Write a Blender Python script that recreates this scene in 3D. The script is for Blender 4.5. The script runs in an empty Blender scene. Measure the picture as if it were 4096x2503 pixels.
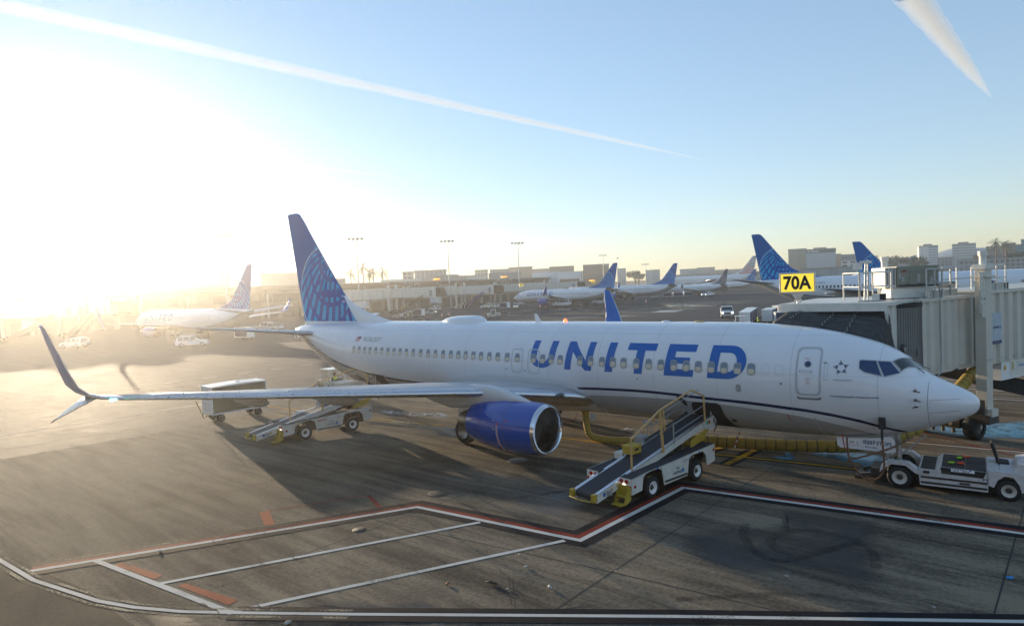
import bpy, bmesh, math, random
from mathutils import Vector, Matrix
random.seed(7)
PI=math.pi
R=math.radians
scene=bpy.context.scene
COL=scene.collection

# ------------------------------------------------------------------ materials
MATS={}
def mat(name,col=(.8,.8,.8),rough=.5,metal=0.0,var=0.0,vs=3.0,bump=0.0,bs=20.0,coat=0.0,emit=None,es=0.0,spec=.5,trans=0.0,alpha=1.0,rv=0.0):
    if name in MATS: return MATS[name]
    m=bpy.data.materials.new(name); m.use_nodes=True; MATS[name]=m
    nt=m.node_tree; N=nt.nodes; L=nt.links; b=N['Principled BSDF']
    b.inputs['Base Color'].default_value=(*col,1); b.inputs['Roughness'].default_value=rough
    b.inputs['Metallic'].default_value=metal; b.inputs['Coat Weight'].default_value=coat
    b.inputs['Coat Roughness'].default_value=.08
    b.inputs['Specular IOR Level'].default_value=spec; b.inputs['Transmission Weight'].default_value=trans
    b.inputs['Alpha'].default_value=alpha
    if emit: b.inputs['Emission Color'].default_value=(*emit,1); b.inputs['Emission Strength'].default_value=es
    if var>0 or bump>0 or rv>0:
        tc=N.new('ShaderNodeTexCoord')
        if var>0 or rv>0:
            n=N.new('ShaderNodeTexNoise'); n.inputs['Scale'].default_value=vs; n.inputs['Detail'].default_value=6; n.inputs['Roughness'].default_value=.65
            L.new(tc.outputs['Object'],n.inputs['Vector'])
        if var>0:
            mr=N.new('ShaderNodeMapRange'); mr.inputs[1].default_value=.3; mr.inputs[2].default_value=.7; mr.inputs[3].default_value=1-var; mr.inputs[4].default_value=1+var*.6
            L.new(n.outputs['Fac'],mr.inputs[0])
            mx=N.new('ShaderNodeVectorMath'); mx.operation='SCALE'; mx.inputs[0].default_value=col
            L.new(mr.outputs[0],mx.inputs['Scale']); L.new(mx.outputs[0],b.inputs['Base Color'])
        if rv>0:
            mr2=N.new('ShaderNodeMapRange'); mr2.inputs[1].default_value=.3; mr2.inputs[2].default_value=.7; mr2.inputs[3].default_value=max(0,rough-rv); mr2.inputs[4].default_value=min(1,rough+rv)
            L.new(n.outputs['Fac'],mr2.inputs[0]); L.new(mr2.outputs[0],b.inputs['Roughness'])
        if bump>0:
            n2=N.new('ShaderNodeTexNoise'); n2.inputs['Scale'].default_value=bs; n2.inputs['Detail'].default_value=4
            L.new(tc.outputs['Object'],n2.inputs['Vector'])
            bp=N.new('ShaderNodeBump'); bp.inputs['Strength'].default_value=bump; bp.inputs['Distance'].default_value=.02
            L.new(n2.outputs['Fac'],bp.inputs['Height']); L.new(bp.outputs[0],b.inputs['Normal'])
    return m

WHITE=mat('white_paint',(.80,.80,.80),.32,var=.05,vs=.6,coat=.25)
PLANEW=mat('aircraft_white',(.80,.81,.83),.26,coat=.35)
NAVY=mat('navy_paint',(.012,.03,.11),.3,coat=.3)
UBLUE=mat('royal_blue_paint',(.0,.115,.44),.4,coat=.1)
UBLUE2=mat('cowl_blue_paint',(.0,.068,.38),.24,coat=.5)
FINB=mat('fin_dark_blue',(.003,.13,.42),.6,spec=.03,var=.1,vs=.3)
LBLUE=mat('fin_light_blue',(.01,.42,.74),.6,spec=.03)
PALEB=mat('fin_pale_blue',(.35,.62,.80),.6,spec=.1)
GREYP=mat('aircraft_grey',(.42,.43,.44),.35,var=.06,vs=1.0)
GREYB=mat('belly_grey',(.42,.41,.39),.35)
CHROME=mat('polished_metal',(.78,.79,.81),.16,metal=1.0,rv=.05,vs=4)
ALU=mat('brushed_metal',(.62,.63,.65),.32,metal=1.0,rv=.08,vs=6)
STEEL=mat('galvanised_steel',(.42,.44,.45),.45,metal=.7,var=.15,vs=5)
DARKM=mat('dark_metal',(.07,.065,.06),.5,metal=.5,var=.2)
BLACK=mat('black_rubber',(.022,.022,.022),.75,bump=.2,bs=40)
TYRE=mat('tyre_rubber',(.018,.018,.018),.8,var=.3,vs=8)
DARK=mat('dark_void',(.012,.012,.012),.8)
GLASS=mat('dark_glass',(.012,.03,.05),.06,coat=.5)
COCKG=mat('cockpit_glass',(.006,.035,.12),.06,coat=.6)
PANE=mat('cabin_window_pane',(.17,.22,.29),.1,coat=.6)
FRAME=mat('window_frame_grey',(.34,.34,.34),.45)
OUTL=mat('outline_grey',(.50,.51,.53),.5)
SEAM=mat('seam_dark',(.20,.20,.21),.6)
YEL=mat('yellow_paint',(.50,.33,.04),.5,var=.2,vs=6)
YELS=mat('yellow_step',(.46,.33,.03),.55,var=.3,vs=9)
TAN=mat('worn_cream_rail',(.58,.36,.14),.5,var=.2,vs=8)
BELT=mat('conveyor_belt',(.020,.022,.030),.7,bump=.3,bs=60)
OFFW=mat('offwhite_equipment',(.68,.66,.60),.45,var=.14,vs=3)
CREAM=mat('jet_bridge_cream',(.58,.55,.48),.5,var=.07,vs=1.2)
RED=mat('red_lens',(.35,.01,.01),.25)
ORANGE=mat('orange_plastic',(.75,.10,.01),.45)
HIVIS=mat('hivis_green',(.55,.75,.05),.7)
SKIN=mat('skin',(.42,.24,.16),.6)
HAIRM=mat('hair_brown',(.10,.05,.025),.8)
CLOTH=mat('dark_work_clothes',(.02,.03,.06),.85)
OLIVE=mat('olive_tarp',(.10,.10,.06),.8,var=.15,vs=2,bump=.4,bs=4)
NAVYT=mat('navy_tarp',(.015,.03,.09),.7,bump=.4,bs=4)
LAMP=mat('lit_headlamp',(.9,.9,.85),.3,emit=(1,.93,.8),es=1.6)
TXT=mat('lettering_navy',(.01,.03,.14),.5)
TXTK=mat('lettering_black',(.01,.01,.01),.5)
TXTR=mat('lettering_red',(.45,.02,.02),.5)
TXTG=mat('lettering_grey',(.22,.23,.25),.5)
YHOSE=mat('yellow_duct_fabric',(.36,.255,.045),.75,var=.25,vs=5,bump=.3,bs=14)

# ------------------------------------------------------------------ mesh builder
class MB:
    def __init__(s): s.v=[];s.f=[];s.m=[];s.sm=[];s.mats=[];s.T=Matrix.Identity(4)
    def mi(s,m):
        if m not in s.mats: s.mats.append(m)
        return s.mats.index(m)
    def add(s,vs,fs,m,smooth=False):
        o=len(s.v); T=s.T
        s.v+= [tuple(T@Vector(v)) for v in vs]
        i=s.mi(m)
        for f in fs: s.f.append([o+a for a in f]); s.m.append(i); s.sm.append(smooth)
        return s
    def box(s,x0,x1,y0,y1,z0,z1,m):
        if x0>x1:x0,x1=x1,x0
        if y0>y1:y0,y1=y1,y0
        if z0>z1:z0,z1=z1,z0
        v=[(x0,y0,z0),(x1,y0,z0),(x1,y1,z0),(x0,y1,z0),(x0,y0,z1),(x1,y0,z1),(x1,y1,z1),(x0,y1,z1)]
        return s.add(v,[(0,3,2,1),(4,5,6,7),(0,1,5,4),(1,2,6,5),(2,3,7,6),(3,0,4,7)],m)
    def bar(s,a,b,w,h,m):
        # rectangular bar from a to b, width w (sideways), height h
        a=Vector(a);b=Vector(b);d=(b-a).normalized(); up=Vector((0,0,1))
        if abs(d.z)>.98: up=Vector((1,0,0))
        sd=d.cross(up).normalized(); u=sd.cross(d).normalized(); v=[]
        for p in (a,b):
            for q in ((-1,-1),(1,-1),(1,1),(-1,1)): v.append(tuple(p+sd*q[0]*w/2+u*q[1]*h/2))
        return s.add(v,[(0,1,2,3),(7,6,5,4),(0,4,5,1),(1,5,6,2),(2,6,7,3),(3,7,4,0)],m)
    def cyl(s,a,b,r,m,n=12,r2=None,caps=True,smooth=True):
        a=Vector(a);b=Vector(b);d=(b-a).normalized(); r2=r if r2 is None else r2
        t=Vector((0,0,1)) if abs(d.z)<.9 else Vector((1,0,0))
        u=d.cross(t).normalized(); w=d.cross(u); v=[]
        for p,rr in ((a,r),(b,r2)):
            for i in range(n):
                g=2*PI*i/n; v.append(tuple(p+u*math.cos(g)*rr+w*math.sin(g)*rr))
        s.add(v,[(i,(i+1)%n,n+(i+1)%n,n+i) for i in range(n)],m,smooth)
        if caps:
            s.add(v[:n],[tuple(range(n))[::-1]],m); s.add(v[n:],[tuple(range(n))],m)
        return s
    def tube(s,pts,r,m,n=8,caps=True,ms=None):
        # swept tube; r number or list; ms optional material per segment
        P=[Vector(p) for p in pts]; k=len(P); rings=[]; up=None
        for i in range(k):
            d=(P[min(i+1,k-1)]-P[max(i-1,0)]).normalized()
            if up is None: up=Vector((0,0,1)) if abs(d.z)<.9 else Vector((1,0,0))
            u=d.cross(up)
            if u.length<1e-4: u=d.cross(Vector((0,1,0)))
            u.normalize(); w=u.cross(d).normalized(); up=w
            rr=r[i] if isinstance(r,(list,tuple)) else r
            rings.append([tuple(P[i]+u*math.cos(2*PI*j/n)*rr+w*math.sin(2*PI*j/n)*rr) for j in range(n)])
        if ms is None: return s.loft(rings,m,caps=caps)
        for i in range(k-1): s.loft(rings[i:i+2],ms[i],caps=False)
        return s
    def loft(s,rings,m,caps=True,smooth=True,closed=True,mf=None):
        n=len(rings[0]); v=[p for r in rings for p in r]
        o=len(s.v); T=s.T; s.v+=[tuple(T@Vector(p)) for p in v]
        for i in range(len(rings)-1):
            for j in range(n if closed else n-1):
                a=i*n+j;b=i*n+(j+1)%n
                mm=m if mf is None else mf(i,j)
                if mm is None: continue
                s.f.append([o+a,o+b,o+b+n,o+a+n]); s.m.append(s.mi(mm)); s.sm.append(smooth)
        if caps:
            i=s.mi(m)
            s.f.append([o+j for j in range(n)][::-1]); s.m.append(i); s.sm.append(False)
            s.f.append([o+(len(rings)-1)*n+j for j in range(n)]); s.m.append(i); s.sm.append(False)
        return s
    def lathe(s,prof,m,c=(0,0,0),axis='x',n=24,mf=None,sy=1,smooth=True,caps=False):
        rings=[]
        for (t,r) in prof:
            ring=[]
            for j in range(n):
                g=2*PI*j/n; a=math.cos(g)*r; b=math.sin(g)*r*sy
                p={'x':(t,a,b),'y':(a,t,b),'z':(a,b,t)}[axis]
                ring.append((c[0]+p[0],c[1]+p[1],c[2]+p[2]))
            rings.append(ring)
        return s.loft(rings,m,caps=caps,smooth=smooth,mf=mf)
    def prism(s,poly,a,b,m,plane='xz',smooth=False,mside=None):
        # poly in plane, extruded between a and b on the remaining axis
        def P(p,t): return {'xz':(p[0],t,p[1]),'xy':(p[0],p[1],t),'yz':(t,p[0],p[1])}[plane]
        n=len(poly); v=[P(p,a) for p in poly]+[P(p,b) for p in poly]
        s.add(v,[(i,(i+1)%n,n+(i+1)%n,n+i) for i in range(n)],mside or m,smooth)
        s.add(v,[tuple(range(n))[::-1],tuple(range(n,2*n))],m)
        return s
    def ell(s,c,rx,ry,rz,m,n=12,k=8):
        rings=[]
        for i in range(k+1):
            t=PI*i/k; r=max(math.sin(t),.001)
            rings.append([(c[0]+rx*r*math.cos(2*PI*j/n),c[1]+ry*r*math.sin(2*PI*j/n),c[2]-rz*math.cos(t)) for j in range(n)])
        return s.loft(rings,m,caps=False)
    def build(s,name,parent=None,bevel=0.0,kind=None,mats=None):
        me=bpy.data.meshes.new(name); me.from_pydata(s.v,[],s.f)
        for m in s.mats: me.materials.append(m)
        me.polygons.foreach_set('material_index',s.m); me.polygons.foreach_set('use_smooth',s.sm)
        me.update()
        bm=bmesh.new(); bm.from_mesh(me); bmesh.ops.recalc_face_normals(bm,faces=bm.faces) if s.recalc else None
        bm.to_mesh(me); bm.free()
        o=bpy.data.objects.new(name,me); COL.objects.link(o)
        if parent is not None: o.parent=parent
        if kind: o['kind']=kind
        if bevel>0:
            bv=o.modifiers.new('b','BEVEL'); bv.width=bevel; bv.segments=2; bv.limit_method='ANGLE'; bv.angle_limit=R(40)
        return o
    recalc=False
def rmb():
    b=MB(); b.recalc=True; return b

def thing(name,label,cat,loc=(0,0,0),rz=0.0,group=None,scale=None):
    o=bpy.data.objects.new(name,None); COL.objects.link(o); o.location=loc; o.rotation_euler=(0,0,rz)
    if scale: o.scale=(scale,)*3
    o.empty_display_size=.3
    o['label']=label; o['category']=cat
    if group: o['group']=group
    return o
def tag(o,label,cat,group=None):
    o['label']=label; o['category']=cat
    if group: o['group']=group
    return o
def kids(o): return [c for c in KID.get(o.name,[])]
KID={}
def dup(root,loc,rz,label=None,group=None,scale=None,name=None):
    allo=list(bpy.data.objects); ch={}
    for q in allo:
        if q.parent: ch.setdefault(q.parent.name,[]).append(q)
    def cp(o,par):
        c=o.copy(); COL.objects.link(c)
        if par is not None: c.parent=par
        for k in ch.get(o.name,[]): cp(k,c)
        return c
    r=cp(root,None); r.location=loc; r.rotation_euler=(0,0,rz)
    if scale: r.scale=(scale,)*3
    if label: r['label']=label
    if group: r['group']=group
    return r

# ------------------------------------------------------------------ text and flat shapes
_TC={}
def text_tris(txt,size=1.0,bold=0.0,italic=0.0,spacing=1.0):
    key=(txt,bold,italic,spacing)
    if key not in _TC:
        cu=bpy.data.curves.new('t','FONT'); cu.body=txt; cu.size=1.0; cu.offset=bold; cu.shear=italic; cu.space_character=spacing; cu.resolution_u=3
        ob=bpy.data.objects.new('t',cu); COL.objects.link(ob)
        dg=bpy.context.evaluated_depsgraph_get(); dg.update()
        me=ob.evaluated_get(dg).to_mesh()
        vs=[(v.co.x,v.co.y) for v in me.vertices]; fs=[tuple(p.vertices) for p in me.polygons]
        ob.evaluated_get(dg).to_mesh_clear(); bpy.data.objects.remove(ob); bpy.data.curves.remove(cu)
        _TC[key]=(vs,fs)
    vs,fs=_TC[key]
    return [(x*size,y*size) for x,y in vs],fs
def fit_text(txt,w,h,**k):
    # scaled so that the block is w wide and h high, lower-left at 0,0
    vs,fs=text_tris(txt,**k)
    x0=min(v[0] for v in vs);x1=max(v[0] for v in vs);y0=min(v[1] for v in vs);y1=max(v[1] for v in vs)
    return [((x-x0)/(x1-x0)*w,(y-y0)/(y1-y0)*h) for x,y in vs],fs
def put(mb,vf,m,fn):
    vs,fs=vf; mb.add([fn(x,y) for x,y in vs],fs,m)
def wrap(mb,vs,fs,m,fn,du=.4,dv=.12,smooth=True):
    # cut a flat (u,v) shape on a grid and lay it on a surface through fn
    bm=bmesh.new(); V=[bm.verts.new((x,y,0)) for x,y in vs]
    for f in fs:
        try: bm.faces.new([V[i] for i in f])
        except ValueError: pass
    x0=min(v[0] for v in vs);x1=max(v[0] for v in vs);y0=min(v[1] for v in vs);y1=max(v[1] for v in vs)
    def cut(co,no): bmesh.ops.bisect_plane(bm,geom=bm.verts[:]+bm.edges[:]+bm.faces[:],plane_co=co,plane_no=no)
    u=math.floor(x0/du)*du+du
    while u<x1: cut((u,0,0),(1,0,0)); u+=du
    v=math.floor(y0/dv)*dv+dv
    while v<y1: cut((0,v,0),(0,1,0)); v+=dv
    bm.verts.index_update()
    mb.add([fn(q.co.x,q.co.y) for q in bm.verts],[[q.index for q in f.verts] for f in bm.faces],m,smooth)
    bm.free()
def rrect(x0,x1,y0,y1,r,n=4):
    p=[]
    for cx,cy,a in ((x1-r,y1-r,0),(x0+r,y1-r,90),(x0+r,y0+r,180),(x1-r,y0+r,270)):
        for i in range(n+1):
            g=R(a+90*i/n); p.append((cx+r*math.cos(g),cy+r*math.sin(g)))
    return p
def ringpoly(outer,w):
    # band of width w just inside a convex outline
    n=len(outer); cx=sum(p[0] for p in outer)/n; cy=sum(p[1] for p in outer)/n
    xs=[p[0] for p in outer]; ys=[p[1] for p in outer]
    sx=1-2*w/(max(xs)-min(xs)); sy=1-2*w/(max(ys)-min(ys))
    mx=(max(xs)+min(xs))/2; my=(max(ys)+min(ys))/2
    inn=[((x-mx)*sx+mx,(y-my)*sy+my) for x,y in outer]
    return outer+inn,[(i,(i+1)%n,n+(i+1)%n,n+i) for i in range(n)]
def strip(pts,w):
    # ribbon along a polyline in the plane, mitred
    n=len(pts);L=[];Rr=[]
    for i in range(n):
        a=Vector(pts[max(i-1,0)]);b=Vector(pts[i]);c=Vector(pts[min(i+1,n-1)])
        d1=(b-a).normalized() if i>0 else (c-b).normalized(); d2=(c-b).normalized() if i<n-1 else d1
        nn=Vector((-(d1+d2).y,(d1+d2).x)).normalized(); k=1/max(.35,nn.dot(Vector((-d1.y,d1.x))))
        L.append(tuple(b+nn*w/2*k));Rr.append(tuple(b-nn*w/2*k))
    return L+Rr,[(i,i+1,n+i+1,n+i) for i in range(n-1)]
def globe_mark(mb,u,v,s,fn,back=UBLUE,fore=PALEB):
    # the small square emblem with its curved grid lines
    put(mb,([(u,v),(u+s,v),(u+s,v+s),(u,v+s)],[(0,1,2,3)]),back,lambda x,y:fn(x,y,0))
    for rr in (.35,.62,.88):
        pts=[(u+s-s*rr*math.cos(R(a)),v+s*rr*math.sin(R(a))*1.0) for a in range(5,90,17)]
        put(mb,strip(pts,s*.05),fore,lambda x,y:fn(x,y,1))
    for a in (25,50,72):
        pts=[(u+s-s*.3*math.cos(R(a)),v+s*.3*math.sin(R(a))),(u+s-s*.95*math.cos(R(a)),v+s*.95*math.sin(R(a)))]
        put(mb,strip(pts,s*.05),fore,lambda x,y:fn(x,y,1))
ST=[(0.0,2.85,2.85,.0,2.85),(.03,2.99,2.70,.14,2.85),(.1,3.09,2.59,.26,2.85),(.25,3.20,2.47,.41,2.86),(.5,3.33,2.34,.60,2.88),(.8,3.47,2.20,.78,2.91),(1.2,3.66,2.03,.97,2.97),(1.5,3.85,1.92,1.09,3.02),(1.85,4.19,1.80,1.22,3.10),(2.25,4.47,1.69,1.34,3.17),(2.7,4.68,1.60,1.46,3.24),(3.3,4.86,1.51,1.59,3.31),(4.0,5.03,1.43,1.70,3.37),(5.0,5.19,1.38,1.81,3.42),(6.0,5.28,1.36,1.86,3.45),(7.0,5.34,1.35,1.88,3.46),(8.0,5.364,1.35,1.88,3.46),(23.5,5.364,1.35,1.88,3.46),(24.5,5.364,1.35,1.88,3.46),(26,5.364,1.36,1.88,3.46),(28,5.36,1.42,1.85,3.48),(29.5,5.35,1.52,1.77,3.52),(31,5.33,1.74,1.64,3.62),(32.5,5.30,2.14,1.45,3.82),(34,5.26,2.68,1.20,4.06),(35.5,5.20,3.36,.90,4.36),(36.5,5.14,3.86,.66,4.55),(37.3,5.05,4.25,.44,4.68),(37.85,4.90,4.52,.22,4.71),(37.95,4.72,4.70,.02,4.71)]
def fprof(X):
    # smooth (Catmull-Rom) interpolation of top, bottom, halfwidth, centre at station X metres aft of the nose
    if X<=0: return ST[0][1:]
    if X>=ST[-1][0]: return ST[-1][1:]
    i=0
    while ST[i+1][0]<X: i+=1
    a,b=ST[i],ST[i+1]; p=ST[i-1] if i>0 else a; n=ST[i+2] if i+2<len(ST) else b
    h=b[0]-a[0]; t=(X-a[0])/h; r=[]
    if i==0:
        s=math.sqrt(t); return tuple(a[k]+(b[k]-a[k])*s for k in range(1,5))
    for k in range(1,5):
        m0=(b[k]-p[k])/(b[0]-p[0])*h; m1=(n[k]-a[k])/(n[0]-a[0])*h
        d0=(a[k]-p[k])/(a[0]-p[0])*h if a[0]>p[0] else m0; d1=(b[k]-a[k])
        if d0*d1<=0: m0=0
        d2=(n[k]-b[k])/(n[0]-b[0])*h if n[0]>b[0] else m1
        if d1*d2<=0: m1=0
        t2=t*t;t3=t2*t
        r.append((2*t3-3*t2+1)*a[k]+(t3-2*t2+t)*m0+(-2*t3+3*t2)*b[k]+(t3-t2)*m1)
    return tuple(r)
def fsurf(X,z):
    # half width of the skin at station X and height z
    zt,zb,hw,zc=fprof(X)
    a=(zt-zc) if z>zc else (zc-zb)
    if a<=1e-6: return 0.0
    q=1-((z-zc)/a)**2
    return hw*math.sqrt(q) if q>0 else 0.0
# ------------------------------------------------------------------ aircraft
def curve_node(nt,pts,xin,sx=40.0,sz=8.0):
    # height as a function of station, as a float curve; returns the output socket in metres
    N=nt.nodes;L=nt.links
    m=N.new('ShaderNodeMath'); m.operation='DIVIDE'; m.inputs[1].default_value=sx; L.new(xin,m.inputs[0])
    c=N.new('ShaderNodeFloatCurve'); cv=c.mapping.curves[0]
    P=[(x/sx,z/sz) for x,z in pts]
    cv.points[0].location=P[0]; cv.points[1].location=P[-1]
    for p in P[1:-1]: cv.points.new(*p)
    c.mapping.update(); L.new(m.outputs[0],c.inputs['Value'])
    q=N.new('ShaderNodeMath'); q.operation='MULTIPLY'; q.inputs[1].default_value=sz; L.new(c.outputs[0],q.inputs[0])
    return q.outputs[0]
STRIPE=[(0,1.0),(2.0,1.93),(2.5,2.10),(3.3,2.34),(4.5,2.54),(5.5,2.62),(6.5,2.68),(8.5,2.74),(9.75,2.79),(11.3,2.80),(14.5,2.66),(18,2.35),(22.7,2.25),(25.5,2.32),(27.8,2.49),(29.2,2.66),(31.07,2.97),(33.3,3.53),(35.15,4.20),(36.5,4.62),(40,5.6)]
GREYC=[(0,.5),(2.2,1.45),(2.9,1.78),(3.7,2.03),(5.2,2.31),(6.5,2.42),(7.4,2.47),(9.4,2.51),(11.6,2.46),(14.5,2.32),(18,2.2),(22.7,2.15),(25.5,2.22),(27.8,2.38),(29.2,2.54),(31.07,2.84),(33.3,3.40),(35.15,4.06),(36.5,4.48),(40,5.4)]
def livery(name,stripe=(.008,.02,.07),grey=(.42,.41,.39),plug=0.0,dz=0.0,base=(.80,.81,.83),th=.11):
    if name in MATS: return MATS[name]
    m=bpy.data.materials.new(name); m.use_nodes=True; MATS[name]=m
    nt=m.node_tree;N=nt.nodes;L=nt.links;b=N['Principled BSDF']
    b.inputs['Roughness'].default_value=.26; b.inputs['Coat Weight'].default_value=.35; b.inputs['Coat Roughness'].default_value=.06
    tc=N.new('ShaderNodeTexCoord'); sp=N.new('ShaderNodeSeparateXYZ'); L.new(tc.outputs['Object'],sp.inputs[0])
    ng=N.new('ShaderNodeMath'); ng.operation='MULTIPLY'; ng.inputs[1].default_value=-1; L.new(sp.outputs[0],ng.inputs[0])
    xo=ng.outputs[0]
    if plug:
        # aft of the plug the pattern runs on unchanged
        a=N.new('ShaderNodeMath');a.operation='SUBTRACT';a.inputs[1].default_value=10;L.new(xo,a.inputs[0])
        mn=N.new('ShaderNodeClamp');mn.inputs[2].default_value=plug;L.new(a.outputs[0],mn.inputs[0]); mn.inputs[1].default_value=0
        a2=N.new('ShaderNodeMath');a2.operation='SUBTRACT';L.new(xo,a2.inputs[0]);L.new(mn.outputs[0],a2.inputs[1]); xo=a2.outputs[0]
    zo=sp.outputs[2]
    if dz:
        a=N.new('ShaderNodeMath');a.operation='SUBTRACT';a.inputs[1].default_value=dz;L.new(zo,a.inputs[0]);zo=a.outputs[0]
    st=curve_node(nt,STRIPE,xo); gr=curve_node(nt,GREYC,xo)
    def lt(a,bv,off=0):
        s_=N.new('ShaderNodeMath');s_.operation='SUBTRACT';L.new(bv,s_.inputs[0]);L.new(a,s_.inputs[1])
        o=N.new('ShaderNodeMath');o.operation='ADD';o.inputs[1].default_value=off;L.new(s_.outputs[0],o.inputs[0])
        k=N.new('ShaderNodeMath');k.operation='MULTIPLY';k.inputs[1].default_value=150;k.use_clamp=True;L.new(o.outputs[0],k.inputs[0])
        return k.outputs[0]
    below=lt(zo,st); belowb=lt(zo,st,-th); isg=lt(zo,gr)
    sub=N.new('ShaderNodeMath');sub.operation='SUBTRACT';sub.use_clamp=True;L.new(below,sub.inputs[0]);L.new(belowb,sub.inputs[1])
    n=N.new('ShaderNodeTexNoise');n.inputs['Scale'].default_value=.8;n.inputs['Detail'].default_value=5;L.new(tc.outputs['Object'],n.inputs['Vector'])
    mr=N.new('ShaderNodeMapRange');mr.inputs[3].default_value=.88;mr.inputs[4].default_value=1.05;L.new(n.outputs['Fac'],mr.inputs[0])
    m1=N.new('ShaderNodeMix');m1.data_type='RGBA';m1.inputs['A'].default_value=(*base,1);m1.inputs['B'].default_value=(*grey,1);L.new(isg,m1.inputs['Factor'])
    m2=N.new('ShaderNodeMix');m2.data_type='RGBA';m2.inputs['B'].default_value=(*stripe,1);L.new(m1.outputs['Result'],m2.inputs['A']);L.new(sub.outputs[0],m2.inputs['Factor'])
    sc=N.new('ShaderNodeVectorMath');sc.operation='SCALE';L.new(m2.outputs['Result'],sc.inputs[0]);L.new(mr.outputs[0],sc.inputs['Scale'])
    # skin joints: thin darker bands around the barrel and two lap joints along it
    fr=N.new('ShaderNodeMath');fr.operation='PINGPONG';fr.inputs[1].default_value=1.27;L.new(sp.outputs[0],fr.inputs[0])
    c1=N.new('ShaderNodeMath');c1.operation='LESS_THAN';c1.inputs[1].default_value=.011;L.new(fr.outputs[0],c1.inputs[0])
    z1=N.new('ShaderNodeMath');z1.operation='PINGPONG';z1.inputs[1].default_value=.62;L.new(zo,z1.inputs[0])
    c2=N.new('ShaderNodeMath');c2.operation='LESS_THAN';c2.inputs[1].default_value=.006;L.new(z1.outputs[0],c2.inputs[0])
    mxx=N.new('ShaderNodeMath');mxx.operation='MAXIMUM';L.new(c1.outputs[0],mxx.inputs[0]);L.new(c2.outputs[0],mxx.inputs[1])
    ml=N.new('ShaderNodeMath');ml.operation='MULTIPLY';ml.inputs[1].default_value=.34;L.new(mxx.outputs[0],ml.inputs[0])
    m3=N.new('ShaderNodeMix');m3.data_type='RGBA';m3.inputs['B'].default_value=(.25,.26,.28,1);L.new(sc.outputs[0],m3.inputs['A']);L.new(ml.outputs[0],m3.inputs['Factor'])
    L.new(m3.outputs['Result'],b.inputs['Base Color'])
    n2=N.new('ShaderNodeTexNoise');n2.inputs['Scale'].default_value=1.3;L.new(tc.outputs['Object'],n2.inputs['Vector'])
    bp=N.new('ShaderNodeBump');bp.inputs['Strength'].default_value=.06;bp.inputs['Distance'].default_value=.05;L.new(n2.outputs['Fac'],bp.inputs['Height']);L.new(bp.outputs[0],b.inputs['Normal']);L.new(bp.outputs[0],b.inputs['Coat Normal'])
    return m

def airfoil(n=9):
    # (chord fraction, thickness ordinate) around the section: trailing edge over the top to the nose and back
    def yt(x): return 5*(.2969*math.sqrt(x)-.126*x-.3516*x*x+.2843*x**3-.1036*x**4)
    xs=[(1-math.cos(PI*i/n))/2 for i in range(n+1)]
    up=[(x,yt(x)) for x in reversed(xs)]; lo=[(x,-yt(x)*.75) for x in xs[1:-1]]
    return up+lo
def foil(mb,secs,m,mle=None,le=.12,caps=True,cut=None):
    # secs: (LE point, chord, t/c, direction of thickness)
    A=airfoil(12); rings=[]
    for P,c,tc,u in secs:
        P=Vector(P);u=Vector(u).normalized()
        rings.append([tuple(P+Vector((-1,0,0))*x*c+u*t*c*tc) for x,t in A])
    n=len(A)
    def mf(i,j):
        a=(A[j][0]+A[(j+1)%n][0])/2
        if a<le and mle: return mle
        return m
    mb.loft(rings,m,caps=caps,mf=mf)
def fint(x,z):
    # fin half thickness
    xl=fin_le(z); xt=fin_te(z); c=xt-xl
    f=min(max((x-xl)/c,0),1)
    return 5*(.2969*math.sqrt(f)-.126*f-.3516*f*f+.2843*f**3-.1036*f**4)*c*(.085 if z>7 else .085*max(.35,(z-4.4)/2.6))
FLE=[(4.9,27.0),(5.36,27.9),(5.75,29.6),(6.18,30.93),(6.6,31.75),(6.94,32.28),(8.0,33.22),(10.03,34.91),(12.1,36.55),(12.45,36.9),(12.58,37.35)]
def fin_le(z):
    for i in range(len(FLE)-1):
        if z<=FLE[i+1][0]: 
            a,b=FLE[i],FLE[i+1]; return a[1]+(b[1]-a[1])*(z-a[0])/(b[0]-a[0])
    return FLE[-1][1]
def fin_te(z): return 36.95+(z-5.0)*(38.36-36.95)/7.5

def globe_faces():
    # grid of a globe seen obliquely, in fin coordinates (station, height): wedge cells between nested parallels
    CK=[(33.28,9.85,.45),(33.36,9.30,1.33),(33.50,8.62,2.26),(33.85,7.80,2.62),(33.98,7.0,3.13)]
    out=[]; m=22
    def P(k,f,th):
        a,b=CK[k],CK[k+1]; x=a[0]+(b[0]-a[0])*f; z=a[1]+(b[1]-a[1])*f; r=a[2]+(b[2]-a[2])*f
        return (x+r*math.cos(th),z+r*math.sin(th))
    for k in range(len(CK)-1):
        f0,f1=(.10,.90) if k<3 else (.12,.98)
        gap=.07/max(.12,(CK[k+1][2]-CK[k][2]+.3))
        for s in range(m):
            t0=2*PI*s/m+.06*k; t1=t0+2*PI/m*.5
            a=[P(k,f0,t0+(t1-t0)*j/3) for j in range(4)]; b=[P(k,f1,t1-(t1-t0)*j/3) for j in range(4)]
            out.append(a+b)
    c=CK[-1]
    rim=[(c[0]+math.cos(R(t))*(c[2]+.09),c[1]+math.sin(R(t))*(c[2]+.09)) for t in range(0,360,6)]
    return out,rim
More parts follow.
